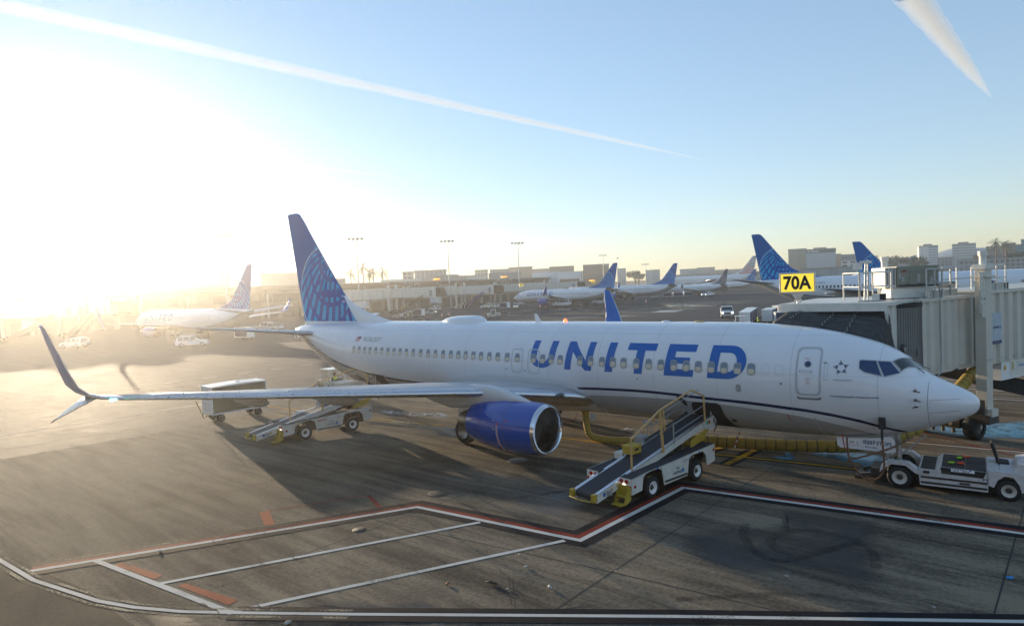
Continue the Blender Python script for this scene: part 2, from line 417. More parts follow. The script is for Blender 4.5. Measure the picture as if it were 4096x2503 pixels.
def clip_fin(mb,vs,fs,m,side,off,xmax=None):
    bm=bmesh.new(); V=[bm.verts.new((x,z,0)) for x,z in vs]
    for f in fs:
        try: bm.faces.new([V[i] for i in f])
        except ValueError: pass
    def cut(co,no,clear=True):
        bmesh.ops.bisect_plane(bm,geom=bm.verts[:]+bm.edges[:]+bm.faces[:],plane_co=co,plane_no=no,clear_outer=clear)
    # trailing edge, leading edge pieces, base
    d=Vector((fin_te(12.5)-fin_te(5),7.5,0)); cut((fin_te(5)-.03,5,0),(d.y,-d.x,0))
    cut((0,5.34,0),(0,-1,0)); cut((0,12.5,0),(0,1,0))
    pts=[(z,fin_le(z)) for z in (6.6,6.94,8.0,10.03,12.1)]
    for (z0,x0),(z1,x1) in (((6.94,32.28),(12.1,36.55)),):
        d=Vector((x1-x0,z1-z0,0)); cut((x0+.10,z0,0),(-d.y,d.x,0))
    for z in (5.6,6.2,6.8,7.5,8.5,9.5,10.5,11.5): cut((0,z,0),(0,1,0),False)
    for x in (31.5,32.1,32.7,33.3,33.9,34.5,35.1,35.7,36.3,36.9,37.5): cut((x,0,0),(1,0,0),False)
    bm.verts.index_update()
    if bm.faces:
        mb.add([(-q.co.x,side*(fint(q.co.x,q.co.y)+off),q.co.y) for q in bm.verts],[[q.index for q in f.verts] for f in bm.faces],m,True)
    bm.free()

def glyphs():
    # the six letters of the title as polygons in (u along the hull, height); slanted later
    Z0,Z1=3.45,4.62; G=[]
    def quad(a,b,c,d): G.append(([a,b,c,d],[(0,1,2,3)]))
    def rect(x0,x1,z0,z1): quad((x0,z0),(x1,z0),(x1,z1),(x0,z1))
    # U
    x0,x1=-16.30,-14.96; w=.34; cx=(x0+x1)/2; ro=(x1-x0)/2; zc=Z0+.50
    rect(x0,x0+w,zc,Z1); rect(x1-w,x1,zc,Z1)
    o=[(cx+ro*math.cos(R(a)),zc+.50*math.sin(R(a))) for a in range(180,361,15)]
    i=[(cx+(ro-w)*math.cos(R(a)),zc+.25*math.sin(R(a))) for a in range(180,361,15)]
    n=len(o); G.append((o+i,[(k,k+1,n+k+1,n+k) for k in range(n-1)]))
    # N
    x0,x1=-14.38,-13.02; rect(x0,x0+.32,Z0,Z1); rect(x1-.32,x1,Z0,Z1)
    quad((x0+.32,Z1),(x0+.32,Z1-.42),(x1-.32,Z0),(x1-.32,Z0+.42))
    # I
    rect(-12.37,-12.01,Z0,Z1)
    # T
    rect(-11.47,-10.21,Z1-.27,Z1); rect(-11.02,-10.66,Z0,Z1-.27)
    # E
    rect(-9.72,-9.36,Z0,Z1); rect(-9.36,-8.57,Z1-.26,Z1); rect(-9.36,-8.74,3.92,4.15); rect(-9.36,-8.54,Z0,Z0+.26)
    # D
    x0=-7.99; rect(x0,x0+.36,Z0,Z1); rect(x0+.36,x0+.72,Z1-.25,Z1); rect(x0+.36,x0+.72,Z0,Z0+.25)
    cx=x0+.72; zc=(Z0+Z1)/2
    o=[(cx+.64*math.cos(R(a)),zc+(Z1-Z0)/2*math.sin(R(a))) for a in range(-90,91,12)]
    i=[(cx+.30*math.cos(R(a)),zc+((Z1-Z0)/2-.25)*math.sin(R(a))) for a in range(-90,91,12)]
    n=len(o); G.append((o+i,[(k,k+1,n+k+1,n+k) for k in range(n-1)]))
    return G
WINX=[-29.32,-28.78,-28.25,-27.75,-27.22,-26.69,-26.16,-25.65,-25.14,-24.63,-24.09,-23.51,-22.94,-22.40,-21.83,-21.29,-20.76,-20.26,-19.75,-19.24,-18.71,-18.18,-17.60,-17.0,-16.06,-15.55,-15.08,-14.60,-13.57,-13.05,-12.49,-11.97,-11.48,-10.90,-10.36,-9.84,-9.30,-8.80,-8.32,-7.83,-7.35,-6.86,-6.38]

def wheel(parent,c,r,w,axis='y',rimm=None,side=-1,bolts=8,n=28):
    # tyre with a dished rim facing side
    rimm=rimm or WHITE
    t=MB(); h=w/2
    prof=[(-h,r*.60),(-h,r*.86),(-h*.8,r*.96),(-h*.4,r),(h*.4,r),(h*.8,r*.96),(h,r*.86),(h,r*.60)]
    t.lathe(prof,TYRE,c,axis,n)
    to=t.build('wheel',parent)
    q=MB()
    s=side
    q.lathe([(s*h*.92,r*.61),(s*h*1.0,r*.56),(s*h*.55,r*.50),(s*h*.30,r*.30),(s*h*.45,r*.24)],rimm,c,axis,n); q.lathe([(s*h*.45,r*.24),(s*h*.5,r*.18),(s*h*.9,r*.14),(s*h*.9,.001)],DARKM,c,axis,14)
    q.lathe([(-s*h*.9,r*.61),(-s*h*.4,r*.4),(-s*h*.4,.001)],rimm,c,axis,12)
    if bolts:
        for k in range(bolts):
            g=2*PI*k/bolts
            a,b=math.cos(g)*r*.26,math.sin(g)*r*.26
            if axis=='y': q.cyl((c[0]+a,c[1]+s*h*.30,c[2]+b),(c[0]+a,c[1]+s*h*.52,c[2]+b),r*.035,DARKM,6)
    q.build('rim',to)
    return to

WC={}
def aircraft(label,loc=(0,0,0),rz=0.0,scale=None,liv='new',detail=False,group=None,plug=0.0,dz=0.0,title=True,eng=UBLUE2,winglet=True,windows=True,name='airliner',reg=None,fintop=FINB,gear=True,lbl=None):
    root=thing(name,label,'airliner',loc,rz,group,scale)
    BODY=livery('hull_livery_%s_%g_%g'%(liv,plug,dz),plug=plug,dz=dz,stripe=(.008,.02,.07) if liv!='aa' else (.35,.36,.38),grey=(.42,.41,.39) if liv!='aa' else (.55,.56,.58))
    def mk(nm,mb,parent=root,bevel=0,dzz=True):
        if plug or dz:
            q=[]
            for x,y,z in mb.v:
                if x<-10: x-=plug*min(1,(-x-10)/2)
                q.append((x,y,z+(dz if z>1.0 else dz*z)))
            mb.v=q
        return mb.build(nm,parent,bevel)
    def sk(s,off=.006): return lambda x,z:(x,s*(fsurf(-x,z)+off),z)
    # ---- fuselage
    F=MB(); X=[0,.02,.06,.12,.2,.32,.5,.7,.95,1.2]+[1.2+.25*i for i in range(1,26)]+[7.6+.8*i for i in range(1,23)]+[25.5+.45*i for i in range(0,26)]+[37.1,37.4,37.65,37.85,37.95]
    NR=56 if detail else 28; rings=[]
    for xx in X:
        zt,zb,hw,zc=fprof(xx); rr=[]
        for j in range(NR):
            g=2*PI*j/NR; c,s_=math.cos(g),math.sin(g)
            rr.append((-xx,hw*c+1e-4*c,zc+((zt-zc) if s_>0 else (zc-zb))*s_))
        rings.append(rr)
    F.loft(rings,BODY)
    sides=(-1,1)
    def ol(pts,w,m,s,off=.007):
        v,f=ringpoly(pts,w); wrap(F,v,f,m,sk(s,off),.6,.15)
    def fill(pts,m,s,off=.008): wrap(F,pts,[tuple(range(len(pts)))],m,sk(s,off),.3,.12)
    for s in sides:
        if title and liv in('new','aa') and not plug:
            for v,f in (glyphs() if liv=='new' else []):
                if s==-1: vv=[(x+.11*(z-3.45),z) for x,z in v]; 
                else: vv=[(-22.92-x-.11*(z-3.45),z) for x,z in v]; f=[q[::-1] for q in f]
                wrap(F,vv,f,UBLUE,sk(s,.006),.8,.15)
        if reg:
            v,f=fit_text(reg,1.62,.25,italic=.25,spacing=1.05)
            if s==-1: v=[(-28.60+x,4.315+y) for x,y in v]
            else: v=[(-27.0-x,4.315+y) for x,y in v]; f=[q[::-1] for q in f]
            wrap(F,v,f,TXTG,sk(s),.5,.12)
            fx=-29.40 if s==-1 else -26.3; sg=1 if s==-1 else -1
            for k in range(5): fill([(fx+sg*.02*k,4.31+.055*k),(fx+sg*(.44+.02*k),4.31+.055*k),(fx+sg*(.44+.02*k),4.335+.055*k),(fx+sg*.02*k,4.335+.055*k)],TXTR,s)
            fill([(fx+sg*.26,4.44),(fx+sg*.52,4.44),(fx+sg*.52,4.57),(fx+sg*.26,4.57)],TXT,s,.009)
        # door outlines
        if detail or plug or scale is None:
            ol(rrect(-17.34,-16.69,3.17,4.25,.15),.04,OUTL,s); ol(rrect(-16.39,-15.74,3.17,4.25,.15),.04,OUTL,s)
            ol(rrect(-31.78,-31.06,3.10,4.56,.12),.018,OUTL,s)
    if detail:
        s=-1
        ol(rrect(-4.92,-4.14,3.04,4.62,.17,6),.05,OUTL,s)
        ol(rrect(-4.87,-4.19,3.09,4.57,.15,6),.010,FRAME,s)
        for a in (-5.9,-5.44): ol(rrect(a-.13,a+.13,3.66,4.03,.11),.008,OUTL,s)
        fill([(-4.90,2.955),(-4.84,2.90),(-4.20,2.90),(-4.13,2.965),(-4.18,3.01),(-4.23,2.97),(-4.80,2.965),(-4.86,3.01)],SEAM,s)
        fill(rrect(-4.80,-4.41,3.80,3.875,.03),SEAM,s,.008); fill(rrect(-4.78,-4.43,3.815,3.86,.02),PLANEW,s,.011)
        def text(t,x,z,w,h,m,it=0,b=0):
            v,f=fit_text(t,w,h,italic=it,bold=b); wrap(F,[(x+a,z+c) for a,c in v],f,m,sk(s,.007),.5,.12)
        text('Connecting people. Uniting the world.',-3.87,3.02,1.38,.082,TXT,0,.012)
        text('STAR ALLIANCE',-3.78,3.575,.54,.052,TXTG)
        text('0207',-32.25,4.50,.34,.10,OUTL,.25)
        text('EMERGENCY',-4.67,4.25,.2,.025,TXTR); text('EXIT',-4.60,4.215,.06,.018,TXTR)
        for k in range(7): text('|||||||',-4.60,3.63-.035*k,.12,.016,TXTR)
        # five-pointed alliance emblem of little pyramids
        for k in range(5):
            g=R(90+72*k+8); cx,cz=-3.565+.155*math.cos(g),3.985+.155*math.sin(g)
            T=[(cx+.088*math.cos(g+a),cz+.088*math.sin(g+a)) for a in (0,R(125),R(235))]
            fill([T[0],T[1],(cx,cz)],FRAME,s,.009); fill([T[1],T[2],(cx,cz)],TXT,s,.009); fill([T[2],T[0],(cx,cz)],TXTG,s,.009)
        # seams: radome ring and panels
        for xx in (1.25,):
            v,f=strip([(-1.25,2.02),(-1.25,3.70)],.012); wrap(F,v,f,SEAM,sk(s,.006),.3,.06)
        for z0,z1 in ((3.02,3.06),(2.62,2.70)):
            v,f=strip([(-1.22,z0),(-.45,z1)],.010); wrap(F,v,f,SEAM,sk(s,.006),.1,.1)
        for a,b in (((-4.10,4.08),(-4.02,4.08)),): pass
        v,f=ringpoly([(-4.05,3.58),(-3.95,3.58),(-3.95,4.12),(-4.05,4.12)],.006); wrap(F,v,f,SEAM,sk(s,.006),.5,.12)
        fill(rrect(-4.09,-3.98,4.125,4.155,.01),mat('green_label',(.1,.3,.15),.6),s)
        # small service panels and vents
        ol(rrect(-6.93,-6.76,3.02,3.29,.08),.018,SEAM,s); fill(rrect(-6.90,-6.79,3.05,3.26,.05),FRAME,s)
        fill([(-7.28+.11*math.cos(R(a)),1.83+.07*math.sin(R(a))) for a in range(0,360,30)],DARKM,s)
        fill([(-10.87+.035*math.cos(R(a)),3.24+.035*math.sin(R(a))) for a in range(0,360,40)],SEAM,s)
        for x,z in ((-5.38,3.40),(-17.65,3.30),(-16.55,3.28)): fill(rrect(x-.03,x+.03,z-.03,z+.03,.02),DARKM,s)
        v,f=strip([(-4.43,2.27),(-4.36,1.75),(-4.25,1.50)],.035); wrap(F,v,f,GREYP,sk(s,.006),.3,.1)
        v,f=strip([(-5.29,2.30),(-5.22,2.08)],.03); wrap(F,v,f,TXTR,sk(s,.007),.3,.1)
        v,f=ringpoly([(-5.29,2.08),(-5.12,2.08),(-5.0,1.65),(-5.14,1.65)],.012); wrap(F,v,f,SEAM,sk(s,.006),.3,.1)
    fo=mk('fuselage',F)
    # ---- cockpit glazing
    cw=[[(-3.07,4.19),(-3.03,4.225),(-2.63,4.20),(-2.45,3.76),(-2.90,3.87),(-3.05,3.97)],[(-2.58,4.19),(-2.26,4.165),(-1.98,3.845),(-2.37,3.745)]]
    wsd=[(-2.185,4.165),(-1.80,4.16),(-1.50,3.87),(-1.93,3.855)]
    for s in sides:
        for P in cw:
            mb=MB(); wrap(mb,P,[tuple(range(len(P)))],COCKG,sk(s,.012),.12,.06)
            if detail:
                n=len(P); c=(sum(a[0] for a in P)/n,sum(a[1] for a in P)/n)
                O=[(c[0]+(a[0]-c[0])*1.10,c[1]+(a[1]-c[1])*1.14) for a in P]
                wrap(mb,O+P,[(i,(i+1)%n,n+(i+1)%n,n+i) for i in range(n)],GREYP,sk(s,.010),.15,.08)
            mk('cockpit_window',mb)
        # forward pane follows the nose: laid out between the post corners and the centreline
        mb=MB(); g=[]
        n=6
        for a in range(n+1):
            for b in range(n+1):
                u,v=a/n,b/n
                # bilinear in station/height; the skin gives the width, then eased toward the centreline
                x=(-2.20*(1-u)+-1.80*u)*(1-v)+(-1.95*(1-u)+-1.47*u)*v
                zt_,zb_,hw_,zc_=fprof(-x)
                w0=(.84*(1-u)+.05*u)*(1-v)+(.95*(1-u)+.05*u)*v
                w0=min(w0,hw_*.97); z=zc_+(zt_-zc_)*math.sqrt(max(0,1-(w0/hw_)**2))
                g.append((x,s*(w0),z+.014))
        mb.add(g,[(a*(n+1)+b,a*(n+1)+b+1,(a+1)*(n+1)+b+1,(a+1)*(n+1)+b) for a in range(n) for b in range(n)],mat('windscreen_glass',(.02,.035,.035),.07,coat=.5),True)
        if detail: 
            e=[g[i] for i in range(n+1)]; mb.tube(e,.022,GREYP,6)
            mb.tube([g[i*(n+1)] for i in range(n+1)],.022,GREYP,6); mb.tube([g[i*(n+1)+n] for i in range(n+1)],.018,GREYP,6)
        mk('windscreen',mb)
    # ---- cabin windows
    if windows:
        if detail or plug:
            xs=WINX if not plug else [-9.3-.508*k for k in range(0)]
            if plug:
                xs=[x for x in WINX]
            for s in (-1,) if detail else sides:
                for x in xs:
                    mb=MB(); w,h=(.118,.185)
                    ex=detail and x in (-17.0,-16.06)
                    wrap(mb,*ringpoly(rrect(x-w-.022,x+w+.022,3.845-h-.022,3.845+h+.022,.10,3),.03),FRAME,sk(s,.016),.5,.10)
                    pp=rrect(x-w,x+w,3.845-h,3.845+h,.085,3); wrap(mb,pp,[tuple(range(len(pp)))],PANE if not plug else GLASS,sk(s,.012),.5,.10)
                    if detail:
                        hh=.02+.05*random.random() if random.random()<.85 else .12
                        q=rrect(x-w+.01,x+w-.01,3.845-h+.01,3.845-h+.17+hh*.4,.06,3); wrap(mb,q,[tuple(range(len(q)))],mat('pane_terminal_reflection',(.62,.56,.44),.5,coat=.5),sk(s,.014),.5,.10)  # cream reflection of the terminal put into the lower pane colour
                    mk('window',mb)
        else:
            if name+str(plug) not in WC:
                WC[name+str(plug)]=[]
                for s in sides:
                    for x in WINX:
                        mb=MB(); q=rrect(x-.11,x+.11,3.68,4.02,.08,2); wrap(mb,q,[tuple(range(len(q)))],GLASS,sk(s,.02),.6,.2); WC[name+str(plug)].append(mk('window',mb))
            else:
                for q in WC[name+str(plug)]:
                    q2=q.copy(); COL.objects.link(q2); q2.parent=root
    if detail:
        mb=MB(); mb.lathe([(0,.115),(.0,.09)],FRAME,(-4.55,0,4.08),'y',16); 
        mb=MB(); q=[(-4.55+.11*math.cos(R(a)),4.08+.11*math.sin(R(a))) for a in range(0,360,24)]; wrap(mb,q,[tuple(range(len(q)))],FRAME,sk(-1,.010),.5,.2)
        q=[(-4.55+.085*math.cos(R(a)),4.08+.085*math.sin(R(a))) for a in range(0,360,24)]; wrap(mb,q,[tuple(range(len(q)))],COCKG,sk(-1,.014),.5,.2); mk('door_window',mb)
        # open cargo doorways on the belly: dark sheets paint the shade inside
        for P in ([(-8.74,2.36),(-8.66,2.47),(-7.72,2.50),(-7.62,2.40),(-7.56,2.0),(-7.40,1.60),(-7.22,1.42),(-8.0,1.40),(-8.46,1.50),(-8.66,1.80),(-8.73,2.1)],[(-27.9,2.50),(-26.95,2.44),(-26.88,2.1),(-26.80,1.75),(-26.60,1.50),(-27.3,1.50),(-27.65,1.8),(-27.85,2.2)]):
            mb=MB(); wrap(mb,P,[tuple(range(len(P)))],mat('hold_shade',(.035,.033,.028),.6,var=.4,vs=4),sk(-1,.010),.25,.08)
            n=len(P); v,f=strip(P+[P[0]],.03); wrap(mb,v,f,DARKM,sk(-1,.016),.25,.08)
            mk('cargo_doorway',mb)
        for z,x in ((3.34,-1.57),(3.06,-1.55)):
            mb=MB(); y=-fsurf(-x,z); mb.lathe([(0,.06),(-.02,.05),(-.02,.001)],ALU,(x,y,z),'y',12); mb.tube([(x,y-.02,z),(x-.02,y-.14,z-.03),(x+.16,y-.16,z-.05)],.016,DARKM,6); mk('probe',mb)
        mb=MB(); mb.lathe([(0,.06),(-.02,.05),(-.02,.001)],ALU,(-1.53,-fsurf(1.53,2.84),2.84),'y',12); mb.bar((-1.53,-fsurf(1.53,2.84)-.02,2.84),(-1.62,-fsurf(1.53,2.84)-.1,2.78),.02,.03,DARKM); mk('probe',mb)
        mb=MB()
        for s in sides: mb.bar((-1.60,s*.30,3.93),(-1.38,s*.55,3.80),.02,.02,DARKM)
        mk('wiper',mb)
    # ---- roof fittings
    if detail or scale is None:
        mb=rmb(); rg=[]
        for i in range(13):
            t=i/12; x=-20.45-3.35*t; w=.58*math.sin(PI*min(.5,max(t,.0)*.5/.22)) if t<.22 else .58*math.cos(PI/2*((t-.22)/.78)**2.0)
            h=.36*(w/.58)**.7; w=max(w,.03)
            rg.append([(x,w*math.cos(g),5.30-.08+ (h+.08)*max(0,math.sin(g))**.8 if math.sin(g)>0 else 5.12) for g in [2*PI*k/16 for k in range(16)]])
        mb.loft(rg,PLANEW); mk('antenna_dome',mb)
        mb=MB(); mb.prism([(-17.30,5.32),(-16.95,5.32),(-17.22,5.72),(-17.34,5.74)],-.02,.02,PLANEW); mk('blade_antenna',mb)
        mb=MB(); mb.lathe([(5.34,.10),(5.38,.10),(5.42,.075),(5.48,.06),(5.50,.001)],mat('beacon_red',(.6,.05,.02),.3,emit=(1,.12,.04),es=1.5),(-15.57,0,0),'z',12); mk('beacon',mb)
        mb=MB(); mb.ell((-10.5,0,5.36),.2,.08,.06,PLANEW); mk('blade_antenna',mb)
        if detail:
            for x,z in ((-9.05,5.365),(-7.05,5.34)):
                mb=MB(); mb.ell((x if x<-8 else x,0,z),.05 if x>-8 else .22,.05,.05,YEL if x<-20 else (YEL if abs(x+9.05)<.1 else PLANEW)); mk('roof_fitting',mb)
    # ---- wings
    mid=(0,0,1)
    def wsec(y,xle,zle,c,tc,s,u=(0,0,1)): return ((-xle,s*y,zle),c,tc,(u[0],s*u[1],u[2]))
    S=[(1.2,13.0,2.10,8.75,.125),(1.9,13.70,2.30,8.0,.125),(3.4,14.92,2.53,6.75,.12),(5.0,16.08,2.76,5.65,.115),(8.5,18.0,3.10,4.45,.11),(12.5,20.15,3.48,3.1,.105),(16.3,22.2,3.86,1.75,.10)]
    for s in sides:
        mb=rmb(); foil(mb,[wsec(y,x,z,c,t,s) for y,x,z,c,t in S],GREYP if detail else GREYP,ALU,.10)
        wo=mk('wing',mb)
        if winglet:
            wm=UBLUE if liv=='new' else (NAVY if liv=='old' else GREYP)
            mb=rmb(); W=[(16.3,22.2,3.86,1.75,.10,(0,0,1)),(16.8,22.50,3.93,1.65,.10,(0,-.1,1)),(17.15,22.76,4.07,1.5,.09,(0,-.4,.9)),(17.4,23.02,4.36,1.32,.085,(0,-.8,.6)),(17.55,23.28,4.85,1.12,.08,(0,-1,.25)),(17.75,23.75,5.65,.85,.08,(0,-1,.2)),(17.92,24.22,6.38,.52,.08,(0,-1,.2)),(17.95,24.42,6.48,.28,.08,(0,-1,.2))]
            foil(mb,[wsec(y,x,z,c,t,s,u) for y,x,z,c,t,u in W],wm if s==1 or liv!='new' or True else wm,ALU,.10)
            mk('winglet',mb)
            mb=rmb(); W=[(16.95,22.75,3.95,1.25,.09,(0,.5,.9)),(17.2,23.6,3.62,.85,.08,(0,.75,.65)),(17.45,24.8,3.20,.40,.08,(0,.8,.6)),(17.58,25.55,2.94,.1,.1,(0,.8,.6))]
            foil(mb,[wsec(y,x,z,c,t,s,u) for y,x,z,c,t,u in W],PLANEW,ALU,.15); mk('winglet_strake',mb)
        # flap track fairings
        if detail or scale is None:
            for y,xa,xb,z,w,h in ((3.3,19.3,22.9,2.15,.2,.26),(8.2,20.2,24.3,2.62,.24,.36),(11.7,21.1,24.4,3.05,.2,.30)):
                mb=MB(); rg=[]
                for i in range(11):
                    t=i/10; f=math.sin(PI*t)**.6+.01; rg.append([(-(xa+(xb-xa)*t),s*(y)+w*f*math.cos(2*PI*k/12),z+.1*t+h*f*math.sin(2*PI*k/12)) for k in range(12)])
                mb.loft(rg,GREYB); mk('flap_track_fairing',mb)
        if detail:
            mb=MB(); mb.ell((-14.23,s*2.45,2.43),.16,.30,.10,mat('landing_light_lens',(.05,.07,.08),.1,coat=.5)); mb.ell((-14.13,s*2.40,2.43),.09,.08,.07,mat('lamp_dark',(.3,.32,.33),.2,metal=.6)); mk('landing_light',mb)
            if s==-1:
                mb=MB(); mb.ell((-22.30,s*16.62,3.88),.08,.12,.05,mat('green_nav_light',(.02,.5,.25),.2,emit=(.05,1,.45),es=9)); mk('navigation_light',mb)
            mb=MB()
            for yy in (6.5,8.2,9.9,11.5,13.0,14.6): 
                t=(yy-5)/11.3; xle=16.08+(22.2-16.08)*t; mb.box(-xle-.42,-xle-.36,s*yy-.012,s*yy+.012,2.76+1.1*t+.20-.1*t,2.76+1.1*t+.26-.1*t,PLANEW)
            mk('vortex_generator',mb)
    # ---- wing to body fairing
    mb=rmb(); TOPF=[(12.9,1.9),(13.4,2.35),(13.8,2.64),(14.2,2.84),(14.9,2.95),(15.8,2.99),(18.6,2.96),(20.15,2.85),(21.2,2.62),(22.1,2.28),(22.9,1.9)]
    rg=[]
    for xx,zt in TOPF:
        k=math.sin(PI*min(1,max(0,(xx-12.9)/10.0)))**.8; row=[]
        zb=1.345-.20*k*k
        for i in range(25):
            a=-1+2*i/24; sgn=-1 if a<0 else 1; q=abs(a)
            zz=zb+(zt-zb)*(q**1.6); 
            yy=fsurf(xx,max(zz,1.352))+(.006+.16*k*(1-q**4))*min(1,k*1.2) if q>.02 else 0
            if zz<1.5: yy=min(yy,1.9*math.sqrt(max(0,(zz-zb)/(1.5-zb)))+.0) if q>.02 else 0
            row.append((-xx,sgn*yy,zz))
        rg.append(row)
    mb.loft(rg,livery('hull_livery_%s_%g_%g'%(liv,plug,dz)) if False else mat('fairing_grey_white',(.66,.67,.68),.3,coat=.3),caps=False,closed=False)
    mk('belly_fairing',mb)
    # ---- engines
    for s in sides:
        cy=s*4.83; zc=1.55
        mb=MB(); O=[(-13.07,.895),(-13.10,.93),(-13.25,.975),(-13.5,1.005),(-14.2,1.035),(-15.0,1.04),(-15.7,.975),(-16.2,.90),(-16.6,.82),(-16.78,.775)]
        prof=O; I=[(-13.07,.895),(-13.06,.87),(-13.12,.835),(-13.3,.80),(-13.6,.785),(-14.0,.785)]
        def sq(P): return P
        mb.lathe(O[2:],eng,(0,cy,zc),'x',40); mb.lathe([(-16.78,.775),(-16.76,.72),(-16.2,.68)],DARKM,(0,cy,zc),'x',32)
        if detail:
            for xx,r0 in ((-14.55,1.0415),(-15.9,.95)): mb.lathe([(xx,r0+.002),(xx-.018,r0+.002)],NAVY,(0,cy,zc),'x',40)
            # red flagged streamer and stencil marks on the outboard cowl
            y0=cy+s*1.045
            def ck(a,x): rr=1.046 if x>-15.2 else 1.03; return (x,cy+s*rr*math.cos(R(a)),zc+rr*math.sin(R(a)))
            for w,m,o in ((.035,WHITE,0),(.014,TXTR,.003)):
                pts=[ck(a,-14.83) for a in range(10,-62,-8)]
                vv=[];k=len(pts)
                for p in pts: 
                    dd=Vector((0,p[1]-cy,p[2]-zc)).normalized()*o
                    vv+=[(p[0]-w,p[1]+dd.y,p[2]+dd.z),(p[0]+w,p[1]+dd.y,p[2]+dd.z)]
                mb.add(vv,[(2*i,2*i+1,2*i+3,2*i+2) for i in range(k-1)],m,True)
            for a,x,sz,m in ((14,-14.83,.06,ORANGE),(22,-14.40,.05,TXTR),(20,-15.05,.05,FRAME),(2,-15.0,.06,FRAME),(8,-15.06,.04,FRAME),(-3,-16.2,.04,DARKM),(30,-15.4,.02,FRAME),(36,-14.9,.02,FRAME)):
                p=[ck(a-sz*25,x-sz),ck(a-sz*25,x+sz),ck(a+sz*25,x+sz),ck(a+sz*25,x-sz)]; mb.add(p,[(0,1,2,3)],m)
        eo=mk('engine',mb)
        mb=MB(); mb.lathe(list(reversed(O[:3]))+I,CHROME,(0,cy,zc),'x',40); mk('inlet_lip',mb,eo)
        mb=MB(); mb.lathe([(-13.98,.79),(-14.5,.78)],mat('inlet_liner',(.16,.155,.14),.6),(0,cy,zc),'x',32)
        mb.lathe([(-14.42,.78),(-14.45,.25)],mat('fan_disc',(.05,.048,.043),.6),(0,cy,zc),'x',32)
        if detail:
            for k in range(24):
                g=2*PI*k/24; r0,r1=.22,.77; a=g+.10
                p=[(-14.22,cy+r0*math.cos(g),zc+r0*math.sin(g)),(-14.30,cy+r1*math.cos(g+.03),zc+r1*math.sin(g+.03)),(-14.40,cy+r1*math.cos(g+.2),zc+r1*math.sin(g+.2)),(-14.40,cy+r0*math.cos(g+.25),zc+r0*math.sin(g+.25))]
                mb.add(p,[(0,1,2,3)],mat('fan_blade',(.20,.19,.17),.45,metal=.6),True)
        mb.lathe([(-13.95,.001),(-14.05,.09),(-14.25,.20),(-14.42,.25)],DARKM,(0,cy,zc),'x',20); mk('fan',mb,eo)
        mb=MB(); mb.lathe([(-16.2,.60),(-16.95,.56),(-17.4,.45),(-17.65,.36)],mat('exhaust_metal',(.22,.19,.15),.4,metal=.8,var=.2),(0,cy,zc-.05),'x',28); mb.lathe([(-17.6,.36),(-17.3,.33)],DARK,(0,cy,zc-.05),'x',20); mb.lathe([(-17.2,.25),(-17.7,.18),(-18.0,.05),(-18.02,.001)],DARKM,(0,cy,zc-.05),'x',16); mk('exhaust_nozzle',mb,eo)
        mb=rmb(); rg=[]
        for x,zb,zt,w in ((-13.85,2.48,2.56,.06),(-14.4,2.50,2.72,.20),(-15.2,2.45,2.95,.26),(-16.0,2.35,3.10,.28),(-17.0,2.10,3.08,.28),(-18.2,1.95,2.95,.24),(-19.4,2.15,2.80,.16),(-20.6,2.45,2.70,.05)):
            zm=(zb+zt)/2;h=(zt-zb)/2
            rg.append([(x,cy+w*math.copysign(abs(math.cos(g))**.6,math.cos(g)),zm+h*math.copysign(abs(math.sin(g))**.7,math.sin(g))) for g in [2*PI*k/16 for k in range(16)]])
        mb.loft(rg,mat('pylon_grey',(.60,.60,.60),.35,coat=.2)); mk('engine_pylon',mb)
    # ---- fin
    mb=rmb(); rg=[]; A=airfoil(14)
    zs=[4.95,5.2,5.36,5.55,5.75,6.0,6.18,6.45,6.7,6.94,7.5,8.0,8.7,9.4,10.03,10.7,11.4,12.0,12.3,12.45,12.55]
    for z in zs:
        xl,xt=fin_le(z),fin_te(z)
        rg.append([(-(xl+(xt-xl)*x),math.copysign(fint(xl+(xt-xl)*x,z),t) if abs(t)>1e-9 else 0,z) for x,t in A])
    # paint: hull white on the dorsal fillet, blue aft of the swoop
    def fm(i,j):
        z=(zs[i]+zs[min(i+1,len(zs)-1)])/2; xl,xt=fin_le(z),fin_te(z); a=(A[j][0]+A[(j+1)%len(A)][0])/2; x=xl+(xt-xl)*a
        if liv=='new' and detail and z<6.94: return PLANEW
        if liv=='aa': return PLANEW
        return fintop
    mb.loft(rg,fintop,mf=fm,caps=True)
    D=MB()
    if liv in ('new','old'):
        polys,rim=globe_faces()
        base=mat('globe_blue',(.004,.085,.40),.6,spec=.03) if liv=='new' else mat('globe_navy',(.012,.03,.13),.5,spec=.2)
        lite=LBLUE if liv=='new' else mat('globe_beige',(.55,.5,.42),.4)
        rimc=PALEB if liv=='new' else mat('globe_beige',(.55,.5,.42),.4)
        for s in sides:
            if liv=='new' and detail: clip_fin(D,[(37.6,5.30),(37.8,6.96),(32.2,6.96),(32.12,6.6),(31.98,6.25),(31.78,5.92),(31.5,5.65),(31.15,5.45),(30.9,5.30)],[(0,1,2,3,4,5,6,7,8)],fintop,s,.003)
            n=len(rim); v=rim
            inner=[(33.98+(x-33.98)*.972,7.0+(z-7.0)*.972) for x,z in rim]
            clip_fin(D,inner+[(33.98,7.0)],[(i,(i+1)%n,n) for i in range(n)],base,s,.006)
            clip_fin(D,rim+inner,[(i,(i+1)%n,n+(i+1)%n,n+i) for i in range(n)],rimc,s,.008)
            vv=[];ff=[]
            for P in polys: ff.append(tuple(range(len(vv),len(vv)+len(P)))); vv+=P
            clip_fin(D,vv,ff,lite,s,.010)
